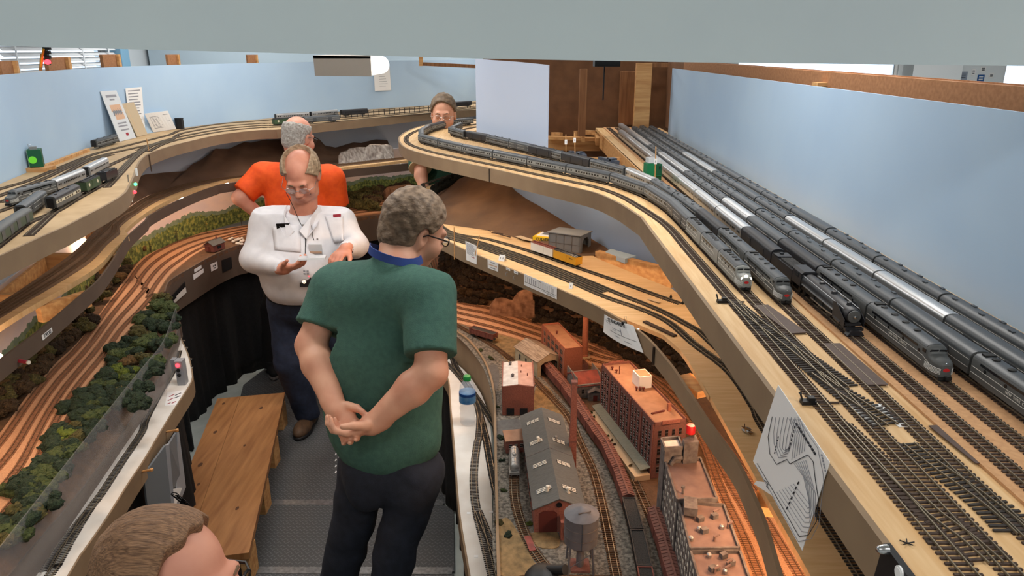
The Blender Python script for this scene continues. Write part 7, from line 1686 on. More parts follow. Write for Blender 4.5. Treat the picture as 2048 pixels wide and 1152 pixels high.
MB().tube([WY(88,98, VY + .028), WY(85,110, VY + .028), WY(82,134, VY + .028)], .0018,6).build('wire', 'yellow', t); MB().tube([WY(84,108, VY + .035), WY(81,141, VY + .035)], .0024,6).build('post', 'lumber', t); MB().lathe([(0,-.004),(.0045,-.002),(.0045,.002),(0,.004)], 10, WY(95,124, VY + .026)).build('red_light', 'led_red', t, smooth_=True)
# bench
zb = .20; bq = [W(x, y, zb) for x, y in ((435,797),(570,785),(489,1145),(300,1150))]
t = thing('wooden_bench', 'long low brown wooden bench standing in the aisle', 'bench', (bq[0].x, bq[2].y, 0))
mat('bench_wood', (172,122,74),.5,(138,90,50),4,(9,.9,1),6,(.3,.7), wave=None)
a, b_, c_, d = bq; near_r = b_ + (c_ - b_).normalized() * 1.55; near_l = near_r + (a - b_)
c1 = a.lerp(b_, .335); c2 = near_l.lerp(near_r, .335)
MB().prism([tuple(v[:2]) for v in (a, c1 - (b_ - a) * .004, c2 - (b_ - a) * .004, near_l)], zb - .032, zb).build('plank', 'bench_wood', t); MB().prism([tuple(v[:2]) for v in (c1, b_, near_r, c2)], zb - .032, zb).build('plank', 'bench_wood', t)
mat('knot', (84,52,30),.6)
for u, v, r_ in ((.12,.05,.010),(.16,.28,.012),(.13,.50,.014),(.2,.62,.009),(.7,.12,.012),(.62,.40,.008),(.75,.78,.010),(.1,.75,.011)):
    p = a.lerp(b_, u).lerp(near_l.lerp(near_r, u), v); m = MB(); m.lathe([(0,0),(r_, 0.0002),(r_, .0005),(0,.0006)], 12, Vector((0,0,0)), Matrix.Diagonal((.8,1.5,1))); o = m.build('knot', 'knot', t, local=True); o.location = Vector((p.x, p.y, zb - .0002)) - ORG[t.name]
for v in (.06,.34,.62,.94):
    for u in (.06,.94):
        p = a.lerp(b_, u).lerp(near_l.lerp(near_r, u), v); MB().box((p.x, p.y, (zb - .032) / 2 + .006),(.04,.09, zb - .044)).build('leg', 'lumber', t)
    p0 = a.lerp(b_, .03).lerp(near_l.lerp(near_r, .03), v); p1 = a.lerp(b_, .97).lerp(near_l.lerp(near_r, .97), v); MB().bar(p0 - Vector((0,0,.09)), p1 - Vector((0,0,.09)),.035,.08).build('cross_rail', 'lumber', t)
# black round device at the bottom of the town
p = W(*pix('C1', 815,1150), HL + .16); t = thing('black_knob_device', 'black round cap with an angled black tube at the bottom edge', 'device', (p.x, p.y, HL)); m = MB(); m.lathe([(.040,-.02),(.042,-.004),(.034,.008),(.018,.014),(0,.016)], 24, p); m.build('cap', 'black', t, smooth_=True)
m = MB(); m.tube([p + Vector((.012,.012,.006)), p + Vector((.048,-.012,.026))], [.011,.012], 14); m.build('tube', 'black', t, smooth_=True); m = MB(); m.lathe([(.03, HL - p.z),(.012, HL - p.z + .006),(.010,-.015)], 16, p); m.build('stand', 'black', t)
# red barrier on the spur
strip_patch('C1', (700,880),(740,985),.018, 'roof_red', 'crossing_plank', 'red-brown wooden crossing on the curved spur', HL, 'crossing', .0072,.002)
# ================================================================== people (bodies grown as smooth implicit surfaces)
def surface_nets(D, org, res):
    S = D < 0; nx, ny, nz = D.shape
    c = np.zeros((nx - 1, ny - 1, nz - 1), np.uint8); offs8 = [(i, j, k) for i in (0,1) for j in (0,1) for k in (0,1)]
    for i, j, k in offs8: c += S[i:nx - 1 + i, j:ny - 1 + j, k:nz - 1 + k]
    act = np.argwhere((c > 0) & (c < 8)); idx = -np.ones(c.shape, np.int64); idx[act[:, 0], act[:, 1], act[:, 2]] = np.arange(len(act))
    acc = np.zeros((len(act),3)); cnt = np.zeros(len(act))
    V = {o: D[act[:, 0] + o[0], act[:, 1] + o[1], act[:, 2] + o[2]] for o in offs8}
    for a in offs8:
        for ax in range(3):
            if a[ax]: continue
            b = list(a); b[ax] = 1; b = tuple(b); va, vb = V[a], V[b]; m = (va < 0) != (vb < 0)
            t = np.where(m, va / np.where(m, va - vb, 1),0)
            for q in range(3): acc[:, q] += np.where(m, a[q] + (t if q == ax else 0),0)
            cnt += m
    v = org + (act + acc / cnt[:, None]) * res; fs = []
    for ax in range(3):
        sl0 = [slice(None)] * 3; sl1 = [slice(None)] * 3; sl0[ax] = slice(0,-1); sl1[ax] = slice(1, None)
        e = S[tuple(sl0)] != S[tuple(sl1)]; p = np.argwhere(e); o1, o2 = [(1,2),(2,0),(0,1)][ax]
        ok = (p[:, o1] > 0) & (p[:, o2] > 0) & (p[:, o1] < D.shape[o1] - 1) & (p[:, o2] < D.shape[o2] - 1); p = p[ok]
        def cell(d1, d2):
            q = p.copy(); q[:, o1] -= d1; q[:, o2] -= d2; return idx[q[:, 0], q[:, 1], q[:, 2]]
        f = np.stack([cell(1,1), cell(0,1), cell(0,0), cell(1,0)], 1); s = S[p[:, 0], p[:, 1], p[:, 2]]; f[~s] = f[~s][:, ::-1]; fs.append(f)
    return v, np.concatenate(fs)
class SDF:
    def __init__(s): s.p = []
    def cap(s, a, b, ra, rb=None, k=.02, sub=False): s.p.append(('c', np.array(a, float), np.array(b, float), ra, ra if rb is None else rb, k, sub)); return s
    def ell(s, c, r, R=None, k=.02, sub=False): s.p.append(('e', np.array(c, float), np.array(r, float), np.array(R if R is not None else np.eye(3), float), None, k, sub)); return s
    def chain(s, pts, rs, k=.02):
        for i in range(len(pts) - 1): s.cap(pts[i], pts[i + 1], rs[i], rs[i + 1], k)
        return s
    def mesh(s, name, m, res, parent=None, fn=None, clip=None):
        lo = np.full(3,1e9); hi = -lo
        for q in s.p:
            if q[6]: continue
            if q[0] == 'c': lo = np.minimum(lo, np.minimum(q[1] - q[3], q[2] - q[4])); hi = np.maximum(hi, np.maximum(q[1] + q[3], q[2] + q[4]))
            else: r = q[2].max(); lo = np.minimum(lo, q[1] - r); hi = np.maximum(hi, q[1] + r)
        lo -= .03; hi += .03; n = np.ceil((hi - lo) / res).astype(int) + 1; D = np.full(n, .5, np.float32)
        for q in s.p:
            kind, a, b, ra, rb, k, sub = q
            if kind == 'c': l2 = np.minimum(a - ra, b - rb); h2 = np.maximum(a + ra, b + rb)
            else: r = b.max(); l2 = a - r; h2 = a + r
            pad = k + .02; i0 = np.maximum(np.floor((l2 - pad - lo) / res).astype(int),0); i1 = np.minimum(np.ceil((h2 + pad - lo) / res).astype(int) + 1, n)
            if np.any(i1 <= i0): continue
            X, Y, Z = np.meshgrid(*[(lo[d] + np.arange(i0[d], i1[d]) * res).astype(np.float32) for d in range(3)], indexing='ij', sparse=True)
            if kind == 'c':
                d = b - a; L2 = max(d @ d, 1e-12); t = np.clip(((X - a[0]) * d[0] + (Y - a[1]) * d[1] + (Z - a[2]) * d[2]) / L2,0,1)
                dist = np.sqrt((X - a[0] - t * d[0]) ** 2 + (Y - a[1] - t * d[1]) ** 2 + (Z - a[2] - t * d[2]) ** 2) - (ra + (rb - ra) * t)
            else:
                R = ra; x, y, z = X - a[0], Y - a[1], Z - a[2]
                u = [(R[0, i] * x + R[1, i] * y + R[2, i] * z) / b[i] for i in range(3)]; k0 = np.sqrt(u[0] ** 2 + u[1] ** 2 + u[2] ** 2)
                k1 = np.sqrt((u[0] / b[0]) ** 2 + (u[1] / b[1]) ** 2 + (u[2] / b[2]) ** 2); dist = np.where(k1 > 1e-6, k0 * (k0 - 1) / np.maximum(k1,1e-6),-b.min())
            g = D[i0[0]:i1[0], i0[1]:i1[1], i0[2]:i1[2]]
            if sub: dd = -dist; h = np.clip(.5 - .5 * (g - dd) / k, 0,1); g[...] = g * (1 - h) + dd * h + k * h * (1 - h)
            else: h = np.clip(.5 + .5 * (g - dist) / k, 0,1); g[...] = g * (1 - h) + dist * h - k * h * (1 - h)
        X, Y, Z = np.meshgrid(*[(lo[d] + np.arange(n[d]) * res).astype(np.float32) for d in range(3)], indexing='ij', sparse=True)
        if fn is not None:
            nb = np.abs(D) < .06; D = np.where(nb, D + fn(X, Y, Z), D)
        if clip is not None:
            for f in clip: D = np.maximum(D, f(X, Y, Z))
        v, f = surface_nets(D, lo, res); me = bpy.data.meshes.new(name); o0 = np.array(ORG[parent.name]) if parent is not None else np.zeros(3)
        v = v - o0
        me.vertices.add(len(v)); me.vertices.foreach_set('co', v.astype(np.float32).ravel()); me.loops.add(f.size); me.loops.foreach_set('vertex_index', f.ravel().astype(np.int32))
        me.polygons.add(len(f)); me.polygons.foreach_set('loop_start', np.arange(0, f.size, 4, dtype=np.int32)); me.polygons.foreach_set('loop_total', np.full(len(f),4, np.int32)); me.update(calc_edges=True); me.validate()
        me.polygons.foreach_set('use_smooth', [True] * len(me.polygons)); me.materials.append(MATS[m]); o = bpy.data.objects.new(name, me); COL.objects.link(o)
        if parent is not None: o.parent = parent
        return o
def folds(amp, sx, sy, sz, ph=0):
    rd = lambda q: 1 - 1.6 * np.abs(np.sin(q)) ** .8
    return lambda X, Y, Z: amp * .7 * (rd(X * sx * .5 + Z * sz * .33 + 1.2 * np.sin(Z * sz * .4 + ph) + Y * sy * .4) * (.5 + .5 * np.sin(Z * sz * .6 + X * sx * .5 + ph))) + amp * .6 * (np.sin(X * sx + 2.0 * np.sin(Z * sz * .5 + ph) + Y * sy * .6) * np.sin(Z * sz + 1.5 * np.sin(X * sx * .6 + ph) + Y * sy) + .5 * np.sin((X + Z) * sx * 1.7 + Y * sy * 1.9 + ph))
def plane(p, n):        # keep the side opposite to n
    n = np.array(n, float); n /= np.linalg.norm(n); p = np.array(p, float)
    return lambda X, Y, Z: ((X - p[0]) * n[0] + (Y - p[1]) * n[1] + (Z - p[2]) * n[2]).astype(np.float32)
def skin_mat(name, a, b): return mat(name, a, .5, b, 14, contrast=(.3,.7), spec=.35)
skin_mat('skin_a', (222,170,142),(206,146,120)); skin_mat('skin_b', (214,152,126),(194,126,104)); skin_mat('skin_c', (220,160,136),(204,140,118))
def hair_mat(name, a, b, st=(1,1,1), sc=90): return mat(name, a, .6, b, sc, st, 5,(.35,.65), bump=.8, bscale=sc * 1.4)
hair_mat('hair_brown', (150,128,106),(98,80,64),(1,1,1.6),46); hair_mat('hair_grey', (196,192,186),(150,142,134)); hair_mat('hair_sandy', (178,154,126),(136,114,90),(1,1,2),44); hair_mat('hair_dark', (120,102,82),(88,74,60),(1,1,1.5),40); hair_mat('hair_near', (160,122,90),(104,76,56),(1.6,16,12),26)
mat('lip', (186,108,96),.5); mat('brow', (112,88,68),.8)
def H(c, R, p): return np.array(c) + R @ np.array(p, float)
def rot(yaw, pitch, roll=0):      # head frame: +y face, +x the person's right, +z up; yaw about z, pitch bows the face down
    return np.array(Matrix.Rotation(yaw, 3, 'Z') @ Matrix.Rotation(-pitch, 3, 'X') @ Matrix.Rotation(roll, 3, 'Y'))
def head(s, c, R, sc=1.0, nose=1.0, jowl=0):
    P = lambda *p: H(c, R, np.array(p) * sc); e = lambda p, r, k=.015, sub=False: s.ell(P(*p), np.array(r) * sc, R, k, sub)
    e((0,-.014,.036),(.076,.098,.090),.01); e((0,.034,-.030),(.062,.062,.078),.03); e((0,.052,-.082),(.040,.040,.030),.02); e((0,-.02,-.04),(.062,.07,.06),.03)
    s.cap(P(-.036,.084,.024), P(.036,.084,.024),.013 * sc, None, .012)
    for x in (-1,1):
        e((x * .046,.056,-.034),(.026,.032,.030),.018); e((x * .032,.104,.004),(.019,.014,.011),.010, True); e((x * .032,.084,.003),(.0145,.014,.012),.003)
        e((x * .079,-.012,-.008),(.009,.021,.033),.006); e((x * .086,-.006,-.004),(.005,.012,.020),.004, True); e((x * .014,.103,-.030),(.009,.010,.008),.006)
        if jowl: e((x * .045,.03,-.075),(.030,.035,.032),.02)
    s.cap(P(0,.092,.016), P(0,.112 * nose, -.022),.008 * sc, .0125 * sc, .010); e((0,.110 * nose, -.026),(.013,.012,.010),.006)
    e((0,.096,-.056),(.024,.010,.007),.006); e((0,.094,-.066),(.021,.010,.007),.006); e((0,.108,-.061),(.026,.008,.0018),.003, True)
def hair(c, R, sc, style, m, parent, thick=.010, res=.0045, amp=.0035, fr=140, anis=(1,1,1)):
    s = SDF(); P = lambda *p: H(c, R, np.array(p) * sc); t = thick
    s.ell(P(0,-.016,.038), np.array((.077 + t, .099 + t, .090 + t * 1.2)) * sc, R, .01); s.ell(P(0,-.046,-.03), np.array((.068 + t * .6,.058 + t * .6,.062)) * sc, R, .03)
    A, B, C0 = R[:, 0], R[:, 1], R[:, 2]; c = np.array(c)
    def loc(X, Y, Z):
        x, y, z = X - c[0], Y - c[1], Z - c[2]; return [(R[0, i] * x + R[1, i] * y + R[2, i] * z) / sc for i in range(3)]
    def cut(X, Y, Z):
        u, v, w = loc(X, Y, Z)
        if style == 'full': d = (v - (.82 * w + .004)) * .77
        elif style == 'part': d = (v - (.85 * w - .016 + .5 * np.maximum(np.abs(u) - .05,0))) * .76 + .004 * np.sin(u * 60 + 1)
        elif style == 'near': d = (v - (.30 * w + .018 - .25 * np.abs(u))) * .9 + .004 * np.sin(u * 140)
        elif style == 'fringe': d = np.maximum((v - (.75 * w + .006)) * .8,.062 - np.sqrt((u * .95) ** 2 + ((w - .13) * .8) ** 2 + np.maximum(-(v + .03),0) ** 2 * .9))
        else: d = np.maximum((v - (.55 * w - .012)) * .85,.086 - np.sqrt(u ** 2 + ((v + .015) * .8) ** 2 + ((w - .13) * .8) ** 2))
        ear = .026 - np.sqrt(((np.abs(u) - .084) * 1.0) ** 2 + (v + .008) ** 2 + ((w + .006) * .8) ** 2)
        return (np.maximum(np.maximum(d, ear),-.075 - w) * sc).astype(np.float32)
    def fn(X, Y, Z):
        u, v, w = loc(X, Y, Z); u, v, w = u * anis[0], v * anis[1], w * anis[2]
        return (amp * sc * (np.sin(u * fr + 2 * np.sin(w * fr * .7)) * np.sin(v * fr * .9 + 1.7 * np.sin(u * fr * .5)) + .6 * np.sin(w * fr * 1.3 + v * fr * 1.1))).astype(np.float32)
    return s.mesh('hair', m, res, parent, fn, [cut])
def glasses(c, R, sc, parent, m='black_gloss', r=.0016, w=.024, h=.015):
    P = lambda *p: Vector(H(c, R, np.array(p) * sc)); mb = MB()
    for x in (-1,1):
        lp = [P(x * .033 + w * math.cos(a) * (1 if abs(math.cos(a)) < .8 else .97),.112 - abs(x * .033 + w * math.cos(a)) * .15,.002 + h * math.copysign(abs(math.sin(a)) ** .7, math.sin(a))) for a in [2 * math.pi * k / 20 for k in range(21)]]
        mb.tube(lp, r * sc, 6); mb.tube([P(x * .057,.104,.006), P(x * .080,.085,.008), P(x * .084,.0,.008), P(x * .082,-.02,-.004)], r * 1.1 * sc, 6)
    mb.tube([P(-.010,.112,.006), P(0,.116,.008), P(.010,.112,.006)], r * sc, 6)
    g = mb.build('glasses', m, parent)
    l = MB()
    for x in (-1,1): l.add([P(x * .033 + w * .94 * math.cos(a),.1115 - abs(x * .033) * .15,.002 + h * .94 * math.copysign(abs(math.sin(a)) ** .7, math.sin(a))) for a in [2 * math.pi * k / 16 for k in range(16)]], [tuple(range(16))])
    l.build('lenses', 'lens', g)
mat('lens', (235,240,245),.03, trans=1, spec=.4, alpha=.35)
def eyebrows(c, R, sc, parent, m='brow'):
    P = lambda *p: Vector(H(c, R, np.array(p) * sc)); mb = MB()
    for x in (-1,1): mb.tube([P(x * .016,.096,.024), P(x * .032,.096,.029), P(x * .048,.086,.026)], [.003 * sc, .0035 * sc, .002 * sc], 6)
    mb.build('eyebrows', m, parent)
def hand(s, wrist, d, n, side, curl=(.25,.35,.3), spread=.12, thumb=(.75,.45), sc=1.0, k=.006):
    # d: towards the fingers, n: out of the back of the hand, side=+1 thumb on d x n side
    d = np.array(d, float); d /= np.linalg.norm(d); n = np.array(n, float); n -= d * (n @ d); n /= np.linalg.norm(n); x = np.cross(d, n) * side; w = np.array(wrist, float); L = lambda a, b, c_: w + (x * a + d * b + n * c_) * sc
    s.cap(L(0,-.03,0), L(0,.01,0),.026 * sc, .026 * sc, .02); R = np.stack([x, d, n], 1)
    s.ell(L(0,.045,0), np.array((.041,.05,.017)) * sc, R, .015)
    tips = []
    for i, (fx, ln) in enumerate(((.030,.072),(.010,.082),(-.010,.076),(-.029,.060))):
        p = L(fx, .082 - abs(fx - .005) * .25,0); ang = 0; a_ = (fx) * spread * 10
        for j, (f, c_) in enumerate(zip((.45,.3,.25), curl)):
            ang += c_; v = (d * math.cos(ang) - n * math.sin(ang)) ; v = v + x * a_ * .3; v /= np.linalg.norm(v); q = p + v * ln * f * sc; s.cap(p, q, (.0098 - .0012 * j) * sc, (.0090 - .0012 * j) * sc, k); p = q
        tips.append(p)
    p = L(.034,.018,-.004); v = x * math.sin(thumb[0]) + d * math.cos(thumb[0]) - n * .35; v /= np.linalg.norm(v); q = p + v * .042 * sc; s.cap(p, q, .0145 * sc, .0115 * sc, k * 1.5)
    v2 = v * math.cos(thumb[1]) + (d * .9 - x * .4) * math.sin(thumb[1]); v2 /= np.linalg.norm(v2); q2 = q + v2 * .032 * sc; s.cap(q, q2,.0115 * sc, .0088 * sc, k)
    return tips
A_ = lambda v: np.array(v, float)
def J(px, py, Y): return np.array(WY(px, py, Y))
def mid(a, b, t=.5): return a + (b - a) * t
def shoe(c, yaw, L, parent, m, sole='black', h=.085, z=0):
    s = SDF(); R = np.array(Matrix.Rotation(yaw, 3, 'Z')); P = lambda *p: np.array(c) + R @ np.array(p, float)
    s.ell(P(0, L * .22,.038),(.05, L * .34,.045), R, .02); s.ell(P(0,-L * .2,.045),(.040, L * .30,.05), R, .03); s.cap(P(0,-L * .15,.05), P(0,-L * .17, h + .03),.045,.048,.03)
    o = s.mesh('shoe', m, .006, parent, clip=[plane((0,0, z + .016),(0,0,-1)), plane(P(0,0, h + .03),(0,0,1))])
    q = SDF(); q.ell(P(0, L * .2,.012),(.055, L * .36,.03), R, .02); q.ell(P(0,-L * .22,.012),(.043, L * .30,.03), R, .03)
    q.mesh('sole', sole, .006, o if False else parent, clip=[plane((0,0, z + .026),(0,0,1)), plane((0,0, z + .0),(0,0,-1))]); return o
mat('denim', (44,54,78),.8,(34,42,62),40, contrast=(.3,.7), bump=.4, bscale=500); mat('denim_dark', (36,42,56),.85,(28,33,44),40, contrast=(.3,.7), bump=.4, bscale=500); mat('black_trouser', (22,22,25),.85)
mat('shirt_green', (66,104,92),.85,(58,94,84),60, bump=.3, bscale=300); mat('shirt_white', (224,223,227),.8,(214,213,218),20); mat('shirt_orange', (244,92,26),.75,(232,80,20),30); mat('polo_green', (30,74,58),.8)
mat('brown_leather', (98,74,54),.6,(80,60,44),40); mat('lanyard_blue', (34,62,130),.6); mat('seam_thread', (24,30,44),.9); mat('cord_black', (20,20,22),.6); mat('polo_trim', (190,170,130),.8)

# ---------------------------------------------------------------- man in the green T-shirt, seen from behind
def green_man():
    f1 = A_((-.74,2.14,0)); f2 = A_((-.50,1.98,0))
    ro = thing('person', 'person in green T-shirt and jeans, hands clasped behind the back', 'person', (-.5,1.95,.012))
    hc = J(828,462,2.26); R = rot(math.radians(-52), math.radians(24), math.radians(4)); nk = J(792,525,2.17)
    shL = J(668,578,2.24); shR = J(862,590,2.08); ch = mid(shL, shR) + A_((0,.02,-.10)); pel = J(778,905,2.10); wst = J(765,800,2.12)
    elL = J(622,690,2.13); wrL = J(672,818,1.96); elR = J(862,745,1.93); wrR = J(745,848,1.90)
    hipL = pel + A_((-.085,.02,-.06)); hipR = pel + A_((.095,-.02,-.06)); knL = J(692,1100,2.14); knR = J(788,1112,2.02); anL = f1 + A_((0,0,.09)); anR = f2 + A_((0,0,.09))
    s = SDF(); head(s, hc, R, 1.0); s.cap(H(hc, R, (0,-.03,-.05)), nk + A_((0,0,-.03)),.060,.072,.03)
    s.cap(mid(shL, shR, .15), mid(shL, shR, .85),.055, None, .04); s.cap(nk + A_((0,.02,-.12)), wst, .09,.10,.05); s.cap(wst, pel, .10,.10,.05)
    for a, b, c_ in ((shL, elL, wrL),(shR, elR, wrR)): s.cap(a, b, .055,.047,.02); s.cap(b, mid(b, c_, .3),.046,.050,.02); s.cap(mid(b, c_, .3), c_, .050,.031,.02)
    for a, b, c_ in ((hipL, knL, anL),(hipR, knR, anR)): s.cap(a, b, .08,.055,.02); s.cap(b, c_, .055,.042,.02)
    dL = J(706,868,1.90) - wrL; hand(s, wrL, dL, A_((-.45,.75,.25)),1,(.35,.45,.35), thumb=(.6,.3)); dR = J(690,866,1.875) - wrR
    hand(s, wrR, dR, A_((.1,-.35,-.9)),1,(.55,.7,.5), thumb=(.55,.35))
    s.mesh('body', 'skin_a', .0048, ro)
    hair(hc, R, 1.0, 'full', 'hair_brown', ro, .012,.0038,.0016,120); glasses(hc, R, 1.0, ro, r=.0022); eyebrows(hc, R, 1.0, ro)
    t = SDF(); t.cap(mid(shL, shR, .10), mid(shL, shR, .90),.092, None, .05); t.ell(mid(shL, shR) + A_((0,.02,-.14)),(.205,.135,.20), None, .06); t.ell(mid(wst, ch, .35),(.195,.150,.20), None, .06); t.ell(wst + A_((0,0,-.05)),(.188,.150,.17), None, .06); t.ell(pel + A_((-.0,0,.05)),(.168,.140,.12), None, .06)
    t.cap(nk + A_((0,.0,-.05)), nk + A_((0,0,-.015)),.085,.070,.04)
    t.cap(shL, mid(shL, elL, .72),.078,.074,.03); t.cap(shR, mid(shR, elR, .80),.080,.078,.03)
    sl = mid(shL, elL, .70); sr = mid(shR, elR, .78)
    fo = folds(.0050,15,12,13,.7)
    def sleeve_cut(a, b, el):
        n = (el - a) / np.linalg.norm(el - a)
        def f(X, Y, Z):
            d = (X - b[0]) * n[0] + (Y - b[1]) * n[1] + (Z - b[2]) * n[2]; rad = np.sqrt((X - b[0]) ** 2 + (Y - b[1]) ** 2 + (Z - b[2]) ** 2); return np.where(rad < .125, d, -.1).astype(np.float32)
        return f
    hem = pel + A_((0,0,-.012))
    sh = t.mesh('t_shirt', 'shirt_green', .0065, ro, fo, [plane(hem, (.10,0,-1)), sleeve_cut(shL, sl, elL), sleeve_cut(shR, sr, elR), plane(nk + A_((0,0,.008)),(.25,.35,.8))])
    j = SDF(); j.ell(pel + A_((0,.0,-.02)),(.155,.132,.12), None, .05); j.ell(pel + A_((-.065,-.06,-.08)),(.075,.07,.10), None, .04); j.ell(pel + A_((.075,-.075,-.08)),(.078,.07,.10), None, .04)
    for a, b, c_ in ((hipL, knL, anL),(hipR, knR, anR)): j.cap(a, b, .090,.068,.02); j.cap(b, c_ + A_((0,0,-.02)),.068,.064,.02)
    je = j.mesh('jeans', 'denim_dark', .0075, ro, folds(.0045,22,18,30,.3), [plane((0,0,.05),(0,0,-1)), plane(pel + A_((0,0,.075)),(0,0,1))])
    pk = pel + A_((.075,-.150,-.075)); mb = MB(); mb.box(pk, (.12,.004,.003), rz=.15); mb.build('pocket_seam', 'seam_thread', je)
    for f in (f1, f2): shoe(f, math.radians(-10),.29, ro, 'black_trouser', z=.012)
    lp = [H(hc, R, p) for p in ((.075,.06,-.10),(.082,.0,-.088),(.072,-.055,-.088),(.0,-.095,-.098),(-.07,-.06,-.10),(-.085,.02,-.115),(-.06,.09,-.15))]
    lp = [Vector(nk + A_((.062 * math.cos(a),.070 * math.sin(a) + .005,.030 - .020 * math.cos(a) - .030 * max(0, math.sin(a))))) for a in [math.pi * 2 * k / 22 for k in range(23)]]
    mb = MB(); n_ = len(lp); cen = Vector(nk) + Vector((0,.005,0)); vs = []
    for p in lp:
        d = (p - cen); d.z = 0; d.normalize(); p = cen + d * .079 + Vector((0,0, p.z - cen.z)); vs += [p + Vector((0,0,.012)), p + d * .006 - Vector((0,0,.012)), p - d * .003 + Vector((0,0,.012)), p + d * .003 - Vector((0,0,.012))]
    for i in range(n_ - 1):
        a = i * 4; b = a + 4; mb.f += [(a, b, b + 1, a + 1),(a + 2, a + 3, b + 3, b + 2),(a, a + 2, b + 2, b),(a + 1, b + 1, b + 3, a + 3)]
    mb.v = [tuple(v) for v in vs]; lo = mb.build('lanyard', 'lanyard_blue', ro, smooth_=True)
green_man()
# ---------------------------------------------------------------- man in the white shirt, bowed over a phone
def white_man():
    ro = thing('person', 'person in white long-sleeved shirt and jeans looking down at a phone', 'person', tuple(W(615,850,.012)))
    hc = J(603,352,3.76); R = rot(math.radians(180), math.radians(34)); nk = J(606,422,3.86)
    shL = J(532,440,3.88); shR = J(682,445,3.88); wst = J(606,560,3.86); pel = J(608,590,3.90)
    elL = J(505,522,3.78); wrL = J(568,537,3.56); elR = J(712,492,3.82); wrR = J(690,500,3.62); ft = W(605,872,.012); f1 = A_((ft.x, ft.y + .10,.012)); f2 = A_((ft.x + .27, ft.y + .26,.012))
    hipL = pel + A_((-.10,0,-.05)); hipR = pel + A_((.11,.02,-.05)); kn1 = A_((f1[0] - .03,3.88,.52)); kn2 = A_((f2[0], 3.98,.52)); an1 = f1 + A_((0,.04,.10)); an2 = f2 + A_((0,.04,.10))
    s = SDF(); head(s, hc, R, 1.06, jowl=1); s.cap(H(hc, R, (0,-.03,-.05)), nk + A_((0,0,-.04)),.064,.075,.03); s.cap(mid(shL, shR, .15), mid(shL, shR, .85),.055, None, .04); s.cap(nk + A_((0,.02,-.12)), pel, .09,.10,.05)
    for a, b, c_ in ((shL, elL, wrL),(shR, elR, wrR)): s.cap(a, b, .05,.045,.02); s.cap(b, c_, .045,.030,.02)
    for a, b, c_ in ((hipL, kn1, an1),(hipR, kn2, an2)): s.cap(a, b, .08,.055,.02); s.cap(b, c_, .055,.042,.02)
    hand(s, wrL, J(650,522,3.50) - wrL, A_((.1,-.35,-1)),-1,(.35,.45,.35), thumb=(.7,.3)); hand(s, wrR, J(668,518,3.52) - wrR, A_((-.2,-.6,.6)),-1,(.4,.5,.4), thumb=(.6,.3))
    s.mesh('body', 'skin_b', .0055, ro)
    hair(hc, R, 1.06, 'fringe', 'hair_sandy', ro, .018,.0045,.0014,230); glasses(hc, R, 1.06, ro, 'chrome', .0012); eyebrows(hc, R, 1.06, ro)
    t = SDF(); t.cap(mid(shL, shR, .06), mid(shL, shR, .94),.092, None, .05); t.ell(mid(shL, shR) + A_((0,-.02,-.14)),(.225,.150,.19), None, .06); t.ell(mid(wst, mid(shL, shR),.3) + A_((0,-.05,0)),(.225,.185,.20), None, .06); t.ell(wst + A_((0,-.03,-.01)),(.215,.175,.13), None, .06)
    t.cap(nk + A_((0,0,-.06)), nk + A_((0,0,-.01)),.10,.085,.04)
    for a, b, c_ in ((shL, elL, wrL),(shR, elR, wrR)): t.cap(a, b, .074,.062,.04); t.cap(b, mid(b, c_, .92),.062,.040,.03)
    hemz = pel[2] + .0
    sh = t.mesh('shirt', 'shirt_white', .0065, ro, folds(.0070,19,14,17,1.2), [plane(pel + A_((0,0,.012)),(0,0,-1)), plane(nk + A_((0,0,.004)),(0,-.15,.98)), lambda X, Y, Z: (.034 - np.sqrt((X - wrL[0]) ** 2 + (Y - wrL[1]) ** 2 + (Z - wrL[2]) ** 2)).astype(np.float32), lambda X, Y, Z: (.036 - np.sqrt((X - wrR[0]) ** 2 + (Y - wrR[1]) ** 2 + (Z - wrR[2]) ** 2)).astype(np.float32)])
    j = SDF(); j.ell(pel + A_((0,-.01,-.05)),(.200,.155,.12), None, .05)
    for a, b, c_ in ((hipL, kn1, an1),(hipR, kn2, an2)): j.cap(a, b, .105,.082,.04); j.cap(b, c_ + A_((0,0,-.03)),.082,.076,.03)
    je = j.mesh('jeans', 'denim', .0075, ro, folds(.005,20,18,26,.9), [plane((0,0,.075),(0,0,-1)), plane(pel + A_((0,0,.035)),(0,0,1))])
    bl = SDF(); bl.ell(pel + A_((0,-.01,.012)),(.205,.162,.06), None, .02); bl.mesh('belt', 'black', .007, ro, clip=[plane(pel + A_((0,0,.022)),(0,0,1)), plane(pel + A_((0,0,-.016)),(0,0,-1))])
    shoe(f1, math.radians(176),.30, ro, 'brown_leather', z=.012); shoe(f2, math.radians(170),.30, ro, 'brown_leather', z=.012)
    # front of the shirt is found by casting rays from the camera against it
    dg = bpy.context.evaluated_depsgraph_get(); dg.update(); cam_o = Vector((0,0, CAMZ))
    def front(px, py, lift=.004):
        r = ray(px, py).normalized(); o = sh; inv = o.matrix_world.inverted(); h, l, n, i = o.ray_cast(inv @ cam_o, (inv.to_3x3() @ r).normalized())
        return (o.matrix_world @ l + n * lift) if h else WY(px, py, 3.7)
    bpy.context.view_layer.update()
    ZC = [430 + px / 3.2 for px in ()]
    def F(x, y, l=.004): return front(430 + x / 3.2,200 + y / 3.2, l)
